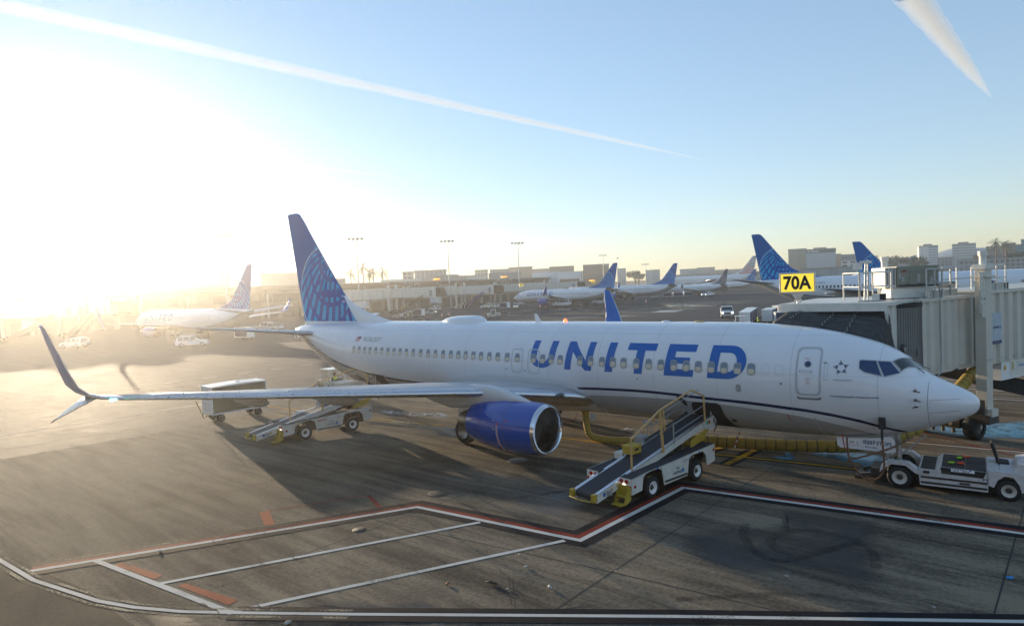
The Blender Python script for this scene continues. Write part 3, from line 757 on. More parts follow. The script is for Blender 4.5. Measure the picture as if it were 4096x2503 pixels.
    if liv=='aa':
        aar=mat('stripe_red',(.50,.03,.04),.4); aab=mat('stripe_navy',(.02,.06,.17),.4)
        for s in sides:
            for k in range(8):
                z=5.5+.88*k; xs_,xe_=30.5,39
                mid_=34.3+(z-5.5)*.42
                for a,b,m in ((mid_,xe_,aar if k<3 else aab),(xs_,mid_,aar)):
                    clip_fin(D,[(a,z+.25),(b,z-.1),(b,z+.34),(a,z+.69)],[(0,1,2,3)],m,s,.008)
    # the markings belong to the fin's own skin
    o=len(mb.v); 
    for i,f in enumerate(D.f): mb.f.append([o+a for a in f]); mb.m.append(mb.mi(D.mats[D.m[i]])); mb.sm.append(True)
    mb.v+=D.v; mb.recalc=False
    mk('tail_fin',mb)
    # ---- stabilisers
    for s in sides:
        mb=rmb(); foil(mb,[((-33.9,s*.3,4.55),3.9,.10,(0,0,1)),((-34.44,s*.8,4.60),3.5,.10,(0,0,1)),((-37.95,s*7.05,5.42),1.15,.09,(0,0,1)),((-38.15,s*7.17,5.44),.75,.08,(0,0,1))],GREYP if not detail else mat('stab_white',(.62,.62,.62),.35),ALU,.10); mk('tailplane',mb)
    mb=MB(); mb.cyl((-37.5,0,4.72),(-38.02,0,4.78),.17,DARKM,14,.13); mk('tail_exhaust',mb)
    # ---- landing gear
    if gear:
        for s in sides:
            g=MB(); g.cyl((-19.0,s*2.98,.55),(-19.0,s*2.80,2.1),.11,ALU,10); g.bar((-19.1,s*2.86,.56),(-19.1,s*2.86,.58),.9,.1,STEEL); g.cyl((-19.1,s*2.5,.56),(-19.1,s*3.2,.56),.07,STEEL,8); g.bar((-19.0,s*2.7,1.0),(-18.2,s*2.2,2.0),.06,.06,STEEL); g.box(-19.6,-18.5,s*3.14,s*3.17,1.05,2.05,PLANEW)
            go=mk('main_gear',g)
            for y in (2.62,3.36): wheel_at(mk,go,(-19.0,s*y,.56),.56,.38,s)
        g=MB(); nx,nz=(-2.20,.48) if detail else (-4.0,.34); g.cyl((nx,0,nz),(nx-.05,0,1.75),.08,ALU,10); g.cyl((nx,-.26,nz),(nx,.26,nz),.05,STEEL,8); g.bar((nx,0,.95),(nx+.75,0,1.7),.05,.05,STEEL)
        go=mk('nose_gear',g)
        for y in (-.2,.2): wheel_at(mk,go,(nx,y,nz),.34,.2,math.copysign(1,y))
        for s in sides:
            g=MB(); pl=[(-4.0,1.46),(-3.98,1.20),(-3.88,1.12),(-2.30,1.12),(-2.22,1.20),(-2.26,1.52),(-2.36,1.66),(-2.9,1.55)]
            g.prism(pl,s*.47,s*.50,PLANEW)
            if detail and s==-1:
                fn=lambda x,y:(x,-.503,y)
                def tx(t,x,z,w,h,m,b=.0):
                    v,f=fit_text(t,w,h,bold=b); put(g,([(x+a,z+c) for a,c in v],f),m,fn)
                tx('0207',-3.18,1.33,.37,.13,TXT,.03); tx('ETOPS',-2.78,1.335,.44,.12,TXT,.02); tx('B737-800',-3.12,1.21,.36,.05,TXT,.02)
                put(g,([(-3.66,1.27),(-3.26,1.27),(-3.26,1.43),(-3.66,1.43)],[(0,1,2,3)]),mat('label_white',(.9,.9,.9),.6),lambda x,y:(x,-.502,y)); tx('210',-3.61,1.31,.16,.09,TXTK,.02)
                put(g,([(-3.64,1.255),(-3.28,1.255),(-3.28,1.265),(-3.64,1.265)],[(0,1,2,3)]),TXTR,fn)
                for k in range(4): put(g,([(-3.4,1.30+.025*k),(-3.3,1.30+.025*k),(-3.3,1.31+.025*k),(-3.4,1.31+.025*k)],[(0,1,2,3)]),TXTG,fn)
                put(g,strip([(-3.82,1.62),(-3.79,1.35),(-3.74,1.08)],.035),TXTR,lambda x,y:(x,-.506,y))
            mk('nose_gear_door',g)
    return root
def wheel_at(mk,parent,c,r,w,s):
    t=MB(); h=w/2
    t.lathe([(-h,r*.55),(-h,r*.86),(-h*.7,r*.97),(0,r),(h*.7,r*.97),(h,r*.86),(h,r*.55)],TYRE,c,'y',24)
    t.lathe([(s*h*.95,r*.56),(s*h*.5,r*.45),(s*h*.5,.001)],STEEL,c,'y',16); t.lathe([(-s*h*.9,r*.56),(-s*h*.5,.001)],STEEL,c,'y',12)
    return mk('wheel',t,parent)
# ------------------------------------------------------------------ camera, sun, sky, air
cam=bpy.data.cameras.new('Camera'); cam.sensor_width=36; cam.lens=23.093; cam.clip_start=.1; cam.clip_end=40000
co=bpy.data.objects.new('Camera',cam); COL.objects.link(co)
CF=Vector((-0.6463,0.7619,-0.0415)).normalized(); 
CU=Vector((0.0060,0.0596,0.9982)); CR=CF.cross(CU).normalized(); CU=CR.cross(CF).normalized()
CAMP=(2.0879,-24.5802,7.1123)
co.matrix_world=Matrix(((CR.x,CU.x,-CF.x,CAMP[0]),(CR.y,CU.y,-CF.y,CAMP[1]),(CR.z,CU.z,-CF.z,CAMP[2]),(0,0,0,1)))
scene.camera=co
SUN_EL=R(6.0); SUN_AZ=R(15.3)   # azimuth measured from -x towards +y
SD=Vector((-math.cos(SUN_AZ)*math.cos(SUN_EL),math.sin(SUN_AZ)*math.cos(SUN_EL),math.sin(SUN_EL)))
sl=bpy.data.lights.new('Sun','SUN'); sl.energy=3.0; sl.angle=R(.55); sl.color=(1,.80,.55)
so=bpy.data.objects.new('Sun',sl); COL.objects.link(so); so.rotation_euler=SD.to_track_quat('Z','Y').to_euler(); so.location=(0,0,60)
SG=.6; TINT=(.97,.985,1.075)
w=bpy.data.worlds.new('World'); scene.world=w; w.use_nodes=True
nt=w.node_tree; sky=nt.nodes.new('ShaderNodeTexSky'); sky.sky_type='NISHITA'; sky.sun_disc=False
sky.sun_elevation=SUN_EL; sky.sun_rotation=math.atan2(SD.x,SD.y); sky.altitude=0; sky.air_density=1.0; sky.dust_density=0.0; sky.ozone_density=2.5
bg=nt.nodes['Background']; bg.inputs[1].default_value=.15; gm=nt.nodes.new('ShaderNodeGamma'); gm.inputs[1].default_value=SG; nt.links.new(sky.outputs[0],gm.inputs[0]); tint=nt.nodes.new('ShaderNodeVectorMath'); tint.operation='MULTIPLY'; tint.inputs[1].default_value=TINT; nt.links.new(gm.outputs[0],tint.inputs[0]); nt.links.new(tint.outputs[0],bg.inputs[0])
vs=scene.view_settings; vs.view_transform='Standard'; vs.look='None'; vs.gamma=1; vs.exposure=1.55
scene.display_settings.display_device='sRGB'
scene.cycles.use_denoising=True
scene.cycles.max_bounces=6; scene.cycles.volume_bounces=0; scene.cycles.transparent_max_bounces=12
scene.cycles.sample_clamp_indirect=4

def glare_hazebox():  # volume added for window glare near the sun; also fades the distance
    mb=MB(); mb.box(-430,140,-60,860,-1.0,28.6,DARK)
    o=mb.build('glare_haze',kind='stuff'); o['label']='bright glare veil and thin distance fade put in over the whole apron'
    m=bpy.data.materials.new('glare_haze_air'); m.use_nodes=True; n=m.node_tree; n.nodes.remove(n.nodes['Principled BSDF'])
    v=n.nodes.new('ShaderNodeVolumePrincipled'); v.inputs['Color'].default_value=(1,.98,.96,1); v.inputs['Density'].default_value=HZ; v.inputs['Anisotropy'].default_value=HG
    n.links.new(v.outputs[0],n.nodes['Material Output'].inputs['Volume']); o.data.materials.clear(); o.data.materials.append(m)
HZ=.00058; HG=.79
glare_hazebox()

# ------------------------------------------------------------------ ground
def tarmac(name,base,dark,rough,rlo,scale=.09,streak=True,grain=.5,warm=None,spec=.3):
    m=bpy.data.materials.new(name); m.use_nodes=True; MATS[name]=m
    nt=m.node_tree;N=nt.nodes;L=nt.links;b=N['Principled BSDF']; b.inputs['Specular IOR Level'].default_value=spec
    tc=N.new('ShaderNodeTexCoord')
    def noise(sc,det=8,ro=.6,vec=None,dist=0):
        n=N.new('ShaderNodeTexNoise'); n.inputs['Scale'].default_value=sc; n.inputs['Detail'].default_value=det; n.inputs['Roughness'].default_value=ro; n.inputs['Distortion'].default_value=dist
        L.new(vec or tc.outputs['Object'],n.inputs['Vector']); return n.outputs['Fac']
    def rng(x,a,b_,c,d):
        r=N.new('ShaderNodeMapRange'); r.inputs[1].default_value=a;r.inputs[2].default_value=b_;r.inputs[3].default_value=c;r.inputs[4].default_value=d; L.new(x,r.inputs[0]); return r.outputs[0]
    def mul(a,b_):
        r=N.new('ShaderNodeMath'); r.operation='MULTIPLY'; L.new(a,r.inputs[0]); L.new(b_,r.inputs[1]); return r.outputs[0]
    big=noise(scale,6,.6,dist=.6); med=noise(.55,8,.7,dist=.3); fin=noise(9,6,.75)
    mp=N.new('ShaderNodeMapping'); mp.inputs['Rotation'].default_value=(0,0,R(-38)); mp.inputs['Scale'].default_value=(.12,1.6,1); L.new(tc.outputs['Object'],mp.inputs['Vector'])
    stv=noise(.9,7,.65,mp.outputs[0],.4)
    k=mul(mul(rng(big,.35,.65,.80,1.08),rng(med,.32,.68,.78,1.15)),mul(rng(fin,.3,.7,.66,1.25),rng(stv,.38,.60,.62,1.1) if streak else rng(stv,.3,.7,.95,1.03)))
    mx=N.new('ShaderNodeMix'); mx.data_type='RGBA'; mx.inputs['A'].default_value=(*dark,1); mx.inputs['B'].default_value=(*base,1)
    L.new(rng(k,.45,1.05,0,1),mx.inputs['Factor'])
    # oil spots
    vo=N.new('ShaderNodeTexVoronoi'); vo.inputs['Scale'].default_value=.23; L.new(tc.outputs['Object'],vo.inputs['Vector'])
    sp=mul(rng(vo.outputs['Distance'],.0,.22,1,0),rng(med,.42,.6,0,1))
    m2=N.new('ShaderNodeMix'); m2.data_type='RGBA'; m2.inputs['B'].default_value=(dark[0]*.35,dark[1]*.33,dark[2]*.3,1); L.new(mx.outputs['Result'],m2.inputs['A'])
    L.new(rng(sp,0,1,0,.7),m2.inputs['Factor']); L.new(m2.outputs['Result'],b.inputs['Base Color'])
    L.new(rng(mul(big,med),.15,.36,rlo,rough),b.inputs['Roughness'])
    bp=N.new('ShaderNodeBump'); bp.inputs['Strength'].default_value=grain; bp.inputs['Distance'].default_value=.012
    g2=noise(26,5,.8); L.new(g2,bp.inputs['Height']); L.new(bp.outputs[0],b.inputs['Normal'])
    return m
ASPH=tarmac('weathered_asphalt',(.052,.062,.074),(.022,.028,.036),.92,.80,.03,True,.4,spec=.12)
CONC=tarmac('apron_concrete',(.24,.197,.140),(.055,.049,.041),.95,.88,.11,True,.6,spec=.08)
SERV=tarmac('service_road_asphalt',(.060,.055,.045),(.022,.021,.018),.95,.85,.3,False,.8,spec=.08)
LAY=[0]
def flat(name,vf,m,z,kind='structure'):
    vs,fs=vf; mb=MB()
    if name.startswith('marking'): LAY[0]+=1; z+=.00007*LAY[0]
    mb.add([(x,y,z) for x,y in vs],fs,m)
    return mb.build(name,kind=kind)
G=9000
mb=MB(); n=24
gv=[];gf=[]
for i in range(n+1):
    for j in range(n+1): gv.append((-G+2*G*i/n,-2000+(G+2000)*j/n,0))
gf=[(i*(n+1)+j,(i+1)*(n+1)+j,(i+1)*(n+1)+j+1,i*(n+1)+j+1) for i in range(n) for j in range(n)]
mb.add(gv,gf,ASPH); mb.build('ground',kind='structure')
Z1,Z2,Z3,Z4=.004,.008,.012,.016
# concrete stand: bounded by the taxi lane at x=-35.3 and by the curved service road near the terminal
flat('apron',([(-35.2,30),(-35.5,-9),(-36.3,-17.5),(-34,-21.5),(-27,-20.6),(-21.9,-20.05),(-19.4,-19.75),(-16.6,-19.35),(-14.1,-19.35),(-13.2,-19.3),(-9,-18.9),(-6,-18.2),(-2.6,-15.6),(1.0,-12.6),(6,-9),(60,-2),(60,30)],[tuple(range(17))]),CONC,Z1)
flat('service_road',([(-60,-19),(-34,-21.5),(-27,-20.6),(-21.9,-20.05),(-19.4,-19.75),(-16.6,-19.35),(-14.1,-19.35),(-13.2,-19.3),(-9,-18.9),(-6,-18.2),(-2.6,-15.6),(1.0,-12.6),(6,-9),(60,-2),(60,-40),(-60,-40)],[tuple(range(16))]),SERV,Z1)
JOINT=mat('joint_sealant',(.018,.017,.015),.8)
def paint(name,col,wear=.35,rough=.6,ws=3.5,fine=14):
    # worn road paint: broken up by the surface it lies on
    m=bpy.data.materials.new(name); m.use_nodes=True; MATS[name]=m
    nt=m.node_tree;N=nt.nodes;L=nt.links;b=N['Principled BSDF']; b.inputs['Roughness'].default_value=.8; b.inputs['Specular IOR Level'].default_value=.08
    tc=N.new('ShaderNodeTexCoord')
    n=N.new('ShaderNodeTexNoise'); n.inputs['Scale'].default_value=fine; n.inputs['Detail'].default_value=8; n.inputs['Roughness'].default_value=.8; L.new(tc.outputs['Object'],n.inputs['Vector'])
    n2=N.new('ShaderNodeTexNoise'); n2.inputs['Scale'].default_value=ws*.2; n2.inputs['Detail'].default_value=5; L.new(tc.outputs['Object'],n2.inputs['Vector'])
    a=N.new('ShaderNodeMath'); a.operation='ADD'; L.new(n.outputs['Fac'],a.inputs[0]); L.new(n2.outputs['Fac'],a.inputs[1])
    r=N.new('ShaderNodeMapRange'); r.inputs[1].default_value=.62+wear*.6-.08; r.inputs[2].default_value=.62+wear*.6+.12; r.inputs[3].default_value=.12; r.inputs[4].default_value=1; L.new(a.outputs[0],r.inputs[0])
    L.new(r.outputs[0],b.inputs['Alpha'])
    v=N.new('ShaderNodeMapRange'); v.inputs[3].default_value=.75; v.inputs[4].default_value=1.1; L.new(n2.outputs['Fac'],v.inputs[0])
    s=N.new('ShaderNodeVectorMath'); s.operation='SCALE'; s.inputs[0].default_value=col; L.new(v.outputs[0],s.inputs['Scale']); L.new(s.outputs[0],b.inputs['Base Color'])
    return m
PW=paint('marking_white',(.62,.60,.55),.25); PR=paint('marking_red',(.23,.035,.02),.4); PK=paint('marking_black',(.016,.016,.02),.15,.7); PY=paint('marking_yellow',(.55,.32,.02),.3); PC=paint('marking_old_cream',(.34,.30,.21),.7); PO=paint('marking_faded_orange',(.34,.075,.035),.35)
def offs(pts,d):
    v,_=strip(pts,2*d); return v[:len(pts)]
def line(name,pts,w,m,z): return flat(name,strip(pts,w),m,z)
# slab joints
mb=MB()
def jl(a,b,w=.035): 
    v,f=strip([a,b],w); mb.add([(x,y,Z2) for x,y in v],f,JOINT)
for x,dx,y0,y1 in ((-28.6,.1,-20.7,14),(-21.3,.35,-20.0,14),(-13.75,.3,-19.3,14),(-6.35,.25,-18.3,14),(1.1,.3,-12.5,14)): jl((x-dx,y0),(x+dx,y1))
jl((-35.5,-14.5),(-21.0,-12.72));jl((-21.0,-12.72),(-13.6,-12.0));jl((-13.6,-12.0),(-6.4,-11.1)); jl((-6.4,-11.1),(3,-10.2)); jl((-35.3,-5.6),(3,-3.5)); jl((-35.2,2.8),(12,4.6)); 
mb.build('slab_joints',kind='structure')
mb=MB()
def crack(p,q,n=9,w=.022,j=.12):
    P=[(p[0]+(q[0]-p[0])*i/n+random.uniform(-j,j)*(0<i<n),p[1]+(q[1]-p[1])*i/n+random.uniform(-j,j)*(0<i<n)) for i in range(n+1)]
    v,f=strip(P,w); mb.add([(x,y,Z4+.004) for x,y in v],f,JOINT)
for a,b in (((-19.3,-17.3),(-18.9,-15.9)),((-17.0,-16.0),(-17.6,-15.2)),((-16.7,-16.4),(-17.2,-15.2)),((-16.0,-16.3),(-16.5,-15.0)),((-15.6,-16.2),(-13.9,-15.9)),((-13.9,-15.9),(-13.6,-15.2)),((-13.6,-15.2),(-14.6,-15.0)),((-14.9,-17.3),(-13.6,-17.2)),((-13.6,-18.0),(-12.4,-18.0)),((-12.3,-17.3),(-11.6,-16.9)),((-11.3,-16.5),(-10.2,-15.8)),((-8.4,-13.3),(-7.3,-13.8)),((-8.9,-12.6),(-7.6,-13.3)),((-12.3,-8.4),(-12.7,-9.2)),((-21.2,-18.6),(-20.4,-17.8)),((-17.8,-15.3),(-17.2,-14.9))): crack(a,b)
mb.build('pavement_cracks',kind='structure')
# stand safety line: black edge, red, white, black edge
E=[(-19.35,-20.05),(-15.6,-13.1),(-14.25,-10.55),(-8.25,-9.9),(-7.95,-4.15),(1.3,-3.0),(14,-1.4)]
E[0]=(-19.3,-19.9)
flat('marking_white_line',strip(E,.17),PW,Z3)
flat('marking_red_line',strip(offs(E,.19),.20),PR,Z3)
flat('marking_black_edge',strip(offs(E,.43),.28),PK,Z3); flat('marking_black_edge',strip(offs(E,-.24),.28),PK,Z3)
line('marking_white_line',[(-15.45,-18.15),(-11.55,-10.42)],.15,PW,Z3); line('marking_white_line',[(-12.45,-17.75),(-8.6,-10.15)],.15,PW,Z3); line('marking_white_line',[(-18.5,-18.55),(-12.35,-17.75)],.16,PW,Z3)
B=[(-21.1,-20.2),(-18.5,-20.0),(-15.7,-19.4),(-14.6,-19.0),(-13.4,-18.4),(-12.4,-17.75),(-10.1,-16.2),(-4.3,-12.2),(1.4,-8.4),(12,-1.6)]
flat('marking_white_line',strip([(-30,-20.6)]+B,.12),PW,Z3); flat('marking_black_edge',strip(offs(B[5:],.19),.2),PK,Z3); flat('marking_black_edge',strip(offs(B[5:],-.2),.22),PK,Z3)
flat('marking_old_line',strip(offs(B[:7],.16),.08),PC,Z3); flat('marking_old_line',strip(offs(B[:7],-.16),.09),PC,Z3)
flat('marking_old_line',strip(offs([(-18.9,-19.3),(-15.6,-13.15)],.52),.07),PC,Z3); flat('marking_old_line',strip([(-19.0,-19.95),(-15.4,-13.3)],.08),PC,Z2+.001)
flat('marking_red_block',([(-17.75,-18.37),(-17.76,-18.16),(-15.9,-17.84),(-15.82,-18.08)],[(0,1,2,3)]),PO,Z2); flat('marking_red_block',([(-14.92,-17.89),(-14.89,-17.7),(-12.87,-17.35),(-12.82,-17.61)],[(0,1,2,3)]),PO,Z2)

flat('marking_red_block',([(-18.35,-13.82),(-18.22,-13.54),(-16.35,-14.34),(-16.45,-14.62)],[(0,1,2,3)]),PO,Z2)
line('marking_red_line',[(-18.29,-13.66),(-17.36,-11.97),(-16.69,-10.68)],.06,PO,Z2)
flat('marking_red_block',([(-16.74,-10.71),(-16.65,-10.62),(-14.88,-11.33),(-14.96,-11.5)],[(0,1,2,3)]),PR,Z2)
# yellow lead-in line and its branches near the nose wheel
YL=[(-52,-3.9),(-38.2,-2.86),(-27.8,-1.95),(-15.7,-.33),(-11.9,-.1),(-8.4,.5),(-6.34,.78),(-3.48,1.05)]
flat('marking_yellow_line',strip(YL,.15),PY,Z3); flat('marking_black_edge',strip(offs(YL[4:],.15),.14),PK,Z2); flat('marking_black_edge',strip(offs(YL[4:],-.15),.14),PK,Z2)
for a in ([(-7.65,3.3),(-7.75,.55),(-7.85,-.75)],[(-8.95,3.3),(-8.9,1.9),(-9.4,-.1)]):
    flat('marking_yellow_line',strip(a,.24),PY,Z3+.001); flat('marking_black_edge',strip(a,.62),PK,Z2)
line('marking_white_line',[(-6.6,3.9),(-3.24,6.07),(.8,6.44),(9,7.2)],.12,PW,Z3); line('marking_red_line',[(-6.6,4.1),(-3.24,6.27),(.8,6.66),(9,7.4)],.12,PR,Z3); line('marking_red_line',[(-2.7,8.15),(.8,5.5),(3,3.9)],.10,PR,Z2)
for a,b in (((-30,24.4),(20,24.4)),((-30,20.9),(20,21.3)),((-30,17.2),(20,19.0))): line('marking_white_line',[a,b],.14,PW,Z3)
# taxi lane markings
line('marking_white_line',[(-44.5,-30),(-43.5,-15.5),(-42.6,-5),(-41,12)],.12,PW,Z3)
for k in range(26):
    y=-14+3.2*k; x=-57.2+.05*y; line('marking_white_dash',[(x,y),(x+.03,y+1.3)],.12,PW,Z3)
line('marking_white_line',[(-71,64),(-73.1,77.8),(-76.2,103.2),(-78,111.5),(-72,150)],.25,PW,Z3)
flat('marking_white_block',([(-66.8,103.1),(-68.8,111.7),(-63.4,112.5),(-62.0,104.6)],[(0,1,2,3)]),PW,Z3)
line('marking_white_line',[(-52,70),(-44,79),(-39,80),(-32,78)],.3,PW,Z3)
for y in (60,95,128): line('marking_yellow_line',[(-130,y),(-85,y+8),(-60,y+4)],.2,PY,Z3)
def blob(name,pts,m,z,sub=3,j=.05):
    P=[Vector((*p,0)) for p in pts]
    for _ in range(sub):
        Q=[]
        for i,a in enumerate(P):
            b=P[(i+1)%len(P)]; d=(b-a).length; Q+=[a,(a+b)/2+Vector((random.uniform(-j,j)*d*2,random.uniform(-j,j)*d*2,0))]
        P=Q
    c=sum(P,Vector((0,0,0)))/len(P); n=len(P)
    R1=[c+(p-c)*.72 for p in P]; V=[(p.x,p.y) for p in P]+[(p.x,p.y) for p in R1]+[(c.x,c.y)]
    o=flat(name,(V,[(i,(i+1)%n,n+(i+1)%n,n+i) for i in range(n)]+[(n+i,n+(i+1)%n,2*n) for i in range(n)]),m,z)
    ca=o.data.color_attributes.new('fade','FLOAT_COLOR','POINT')
    for i in range(2*n+1):
        k=0.0 if i<n else 1.0; ca.data[i].color=(k,k,k,1)
    return o
def wetmat(name,col,alpha=.9,rough=.12,sc=1.5,lo=.38,hi=.6,fade=True):
    m=bpy.data.materials.new(name); m.use_nodes=True;nt=m.node_tree;N=nt.nodes;L=nt.links;b=N['Principled BSDF']
    b.inputs['Base Color'].default_value=(*col,1); b.inputs['Roughness'].default_value=rough
    tc=N.new('ShaderNodeTexCoord');n=N.new('ShaderNodeTexNoise');n.inputs['Scale'].default_value=sc;n.inputs['Detail'].default_value=9;n.inputs['Roughness'].default_value=.7;n.inputs['Distortion'].default_value=.6;L.new(tc.outputs['Object'],n.inputs['Vector'])
    r=N.new('ShaderNodeMapRange');r.inputs[1].default_value=lo;r.inputs[2].default_value=hi;r.inputs[3].default_value=0;r.inputs[4].default_value=alpha;L.new(n.outputs['Fac'],r.inputs[0])
    if fade:
        at_=N.new('ShaderNodeVertexColor');at_.layer_name='fade';mm=N.new('ShaderNodeMath');mm.operation='MULTIPLY';L.new(r.outputs[0],mm.inputs[0]);L.new(at_.outputs[0],mm.inputs[1]);L.new(mm.outputs[0],b.inputs['Alpha'])
    else: L.new(r.outputs[0],b.inputs['Alpha'])
    return m
PUDDLE_SKY=wetmat('puddle_sky_reflection',(.05,.27,.44),.9,.3,1.6,.28,.55); WET=wetmat('wet_film',(.02,.025,.03),.8,.05,.35,.42,.6); SKID=wetmat('tyre_mark_black',(.012,.012,.012),.5,.8,3,.3,.7,fade=False); PALE=wetmat('pale_scrubbed_concrete',(.20,.20,.20),.45,.7,.8,.35,.65); DARKS=wetmat('damp_dark_concrete',(.035,.035,.036),.75,.45,.5,.3,.6); CHALK=wetmat('white_residue',(.6,.65,.68),.9,.4,3,.48,.6)  # puddle base colour carries the blue of the reflected sky
blob('puddle',[(-6.81,1.18),(-6.44,1.61),(-6.57,2.18),(-6.22,2.11),(-6.21,1.75),(-5.92,1.4),(-5.98,1.01),(-6.4,.91)],PUDDLE_SKY,Z4,2)
blob('puddle',[(-5.89,2.15),(-5.3,3.38),(-4.64,3.43),(-3.65,3.6),(-2.2,3.4),(-2.2,1.4),(-3.2,.6),(-3.41,1.01),(-3.87,1.93),(-4.37,1.83),(-5.2,2.14)],PUDDLE_SKY,Z4,2)
blob('puddle',[(-3.2,8.6),(-2.6,10.4),(-.5,11.8),(2,14),(6,13.5),(5,9.5),(1.0,8.9),(-.3,8.3),(-1.7,7.9)],PUDDLE_SKY,Z4,2)
blob('stain',[(-12.9,-7.8),(-11.6,-5.8),(-9.6,-6.6),(-9.2,-8.9),(-11.2,-9.2)],PALE,Z2-.002,3,.1)
blob('stain',[(-4.9,-6.6),(-4.6,-4.2),(-2,-3.8),(-.9,-6.0),(-1.2,-8.4),(-3.4,-9.2),(-5.2,-9.6),(-6.2,-8.2)],DARKS,Z2-.002,3,.1)
blob('stain',[(-14,-19),(-9,-17.5),(-4.5,-13.6),(-2.8,-11.6),(-5.5,-12.2),(-9,-14.8),(-12,-16.8)],DARKS,Z2-.002,3,.12)
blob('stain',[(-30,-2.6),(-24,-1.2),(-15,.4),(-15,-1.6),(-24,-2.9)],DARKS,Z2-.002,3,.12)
blob('residue',[(-29.4,-.5),(-26,-.3),(-23.8,.3),(-23.8,.9),(-27,.6),(-29.6,.1)],CHALK,Z4,3,.1); blob('residue',[(-26.2,-2.1),(-24.6,-1.8),(-24.5,-1.3),(-26,-1.5)],CHALK,Z4,3,.1); blob('residue',[(-13.6,.4),(-12.6,.6),(-12.4,1.3),(-13.7,1.0)],CHALK,Z4,3,.1)
blob('residue',[(-14.4,2.2),(-13.2,2.3),(-13.0,3.1),(-14.5,2.9)],CHALK,Z4,3,.1)
for pts,wd in (([(-2.1,-5.9),(-2.48,-5.7),(-3.24,-5.66),(-3.87,-6.1),(-4.14,-6.9),(-3.8,-7.6),(-3.1,-7.65),(-2.62,-6.8),(-2.15,-5.9)],.26),([(-5.0,-6.2),(-4.85,-7.0),(-4.25,-7.9),(-3.49,-8.45),(-2.9,-7.5),(-2.2,-6.0),(-1.7,-6.3),(-1.45,-7.4)],.24),([(-4.6,-11.5),(-3.79,-10.78),(-2.97,-10.0),(-2.2,-9.55),(-1.39,-9.34),(-.63,-9.11),(.2,-9.0)],.2),([(-12,-8),(-9,-3),(-5,-1.5),(1,-1.2)],.22)):
    P=[Vector((*p,0)) for p in pts]
    for _ in range(3):
        Q=[P[0]]
        for i in range(len(P)-1): Q+=[P[i]*.75+P[i+1]*.25,P[i]*.25+P[i+1]*.75]
        P=Q+[P[-1]]
    flat('tyre_mark',strip([(p.x,p.y) for p in P],wd),SKID,Z2+.0015)
for a in range(7):
    y=60+14*a; blob('wet_patch',[(-120,y),(-90,y+3),(-60,y+1),(-62,y+5),(-95,y+8),(-122,y+5)],WET,Z2,3,.1)
for k in range(9):
    x0=-37.5-3.2*k; line('tyre_mark',[(x0-3,-30),(x0-.4,-8),(x0+1.2,30)],.5,SKID,Z2)
mh=MB(); mh.lathe([(Z3,.36),(Z3+.006,.34),(Z3+.006,.001)],mat('cast_iron',(.05,.048,.045),.55,metal=.4,bump=.8,bs=30),(-14.72,-9.17,0),'z',28)
tag(mh.build('manhole_cover'),'round cast iron manhole cover in the concrete stand','manhole cover')
mh=MB(); mh.lathe([(Z3,.20),(Z3+.006,.19),(Z3+.006,.001)],mat('cast_iron'),(-14.2,-12.9,0),'z',20)
tag(mh.build('drain_cover'),'small round drain cover between the slanted white lines','drain cover')
for i,(x,y) in enumerate(((-15.05,-4.45),(-12.9,1.7))):
    mh=MB(); mh.lathe([(Z3+.002,.42),(Z3+.012,.40),(Z3+.012,.001)],mat('frosty_steel',(.16,.18,.19),.5,metal=.3,bump=1,bs=12),(x,y,0),'z',24)
    tag(mh.build('hydrant_pit_cover'),('pale steel pit cover beside the shadow under the blue engine','pale steel pit cover under the belly near the ribbed hose')[i],'pit cover')
main=aircraft('white twin-engine airliner with large blue UNITED title, nose to the right at gate 70A',detail=True,reg='N36207')

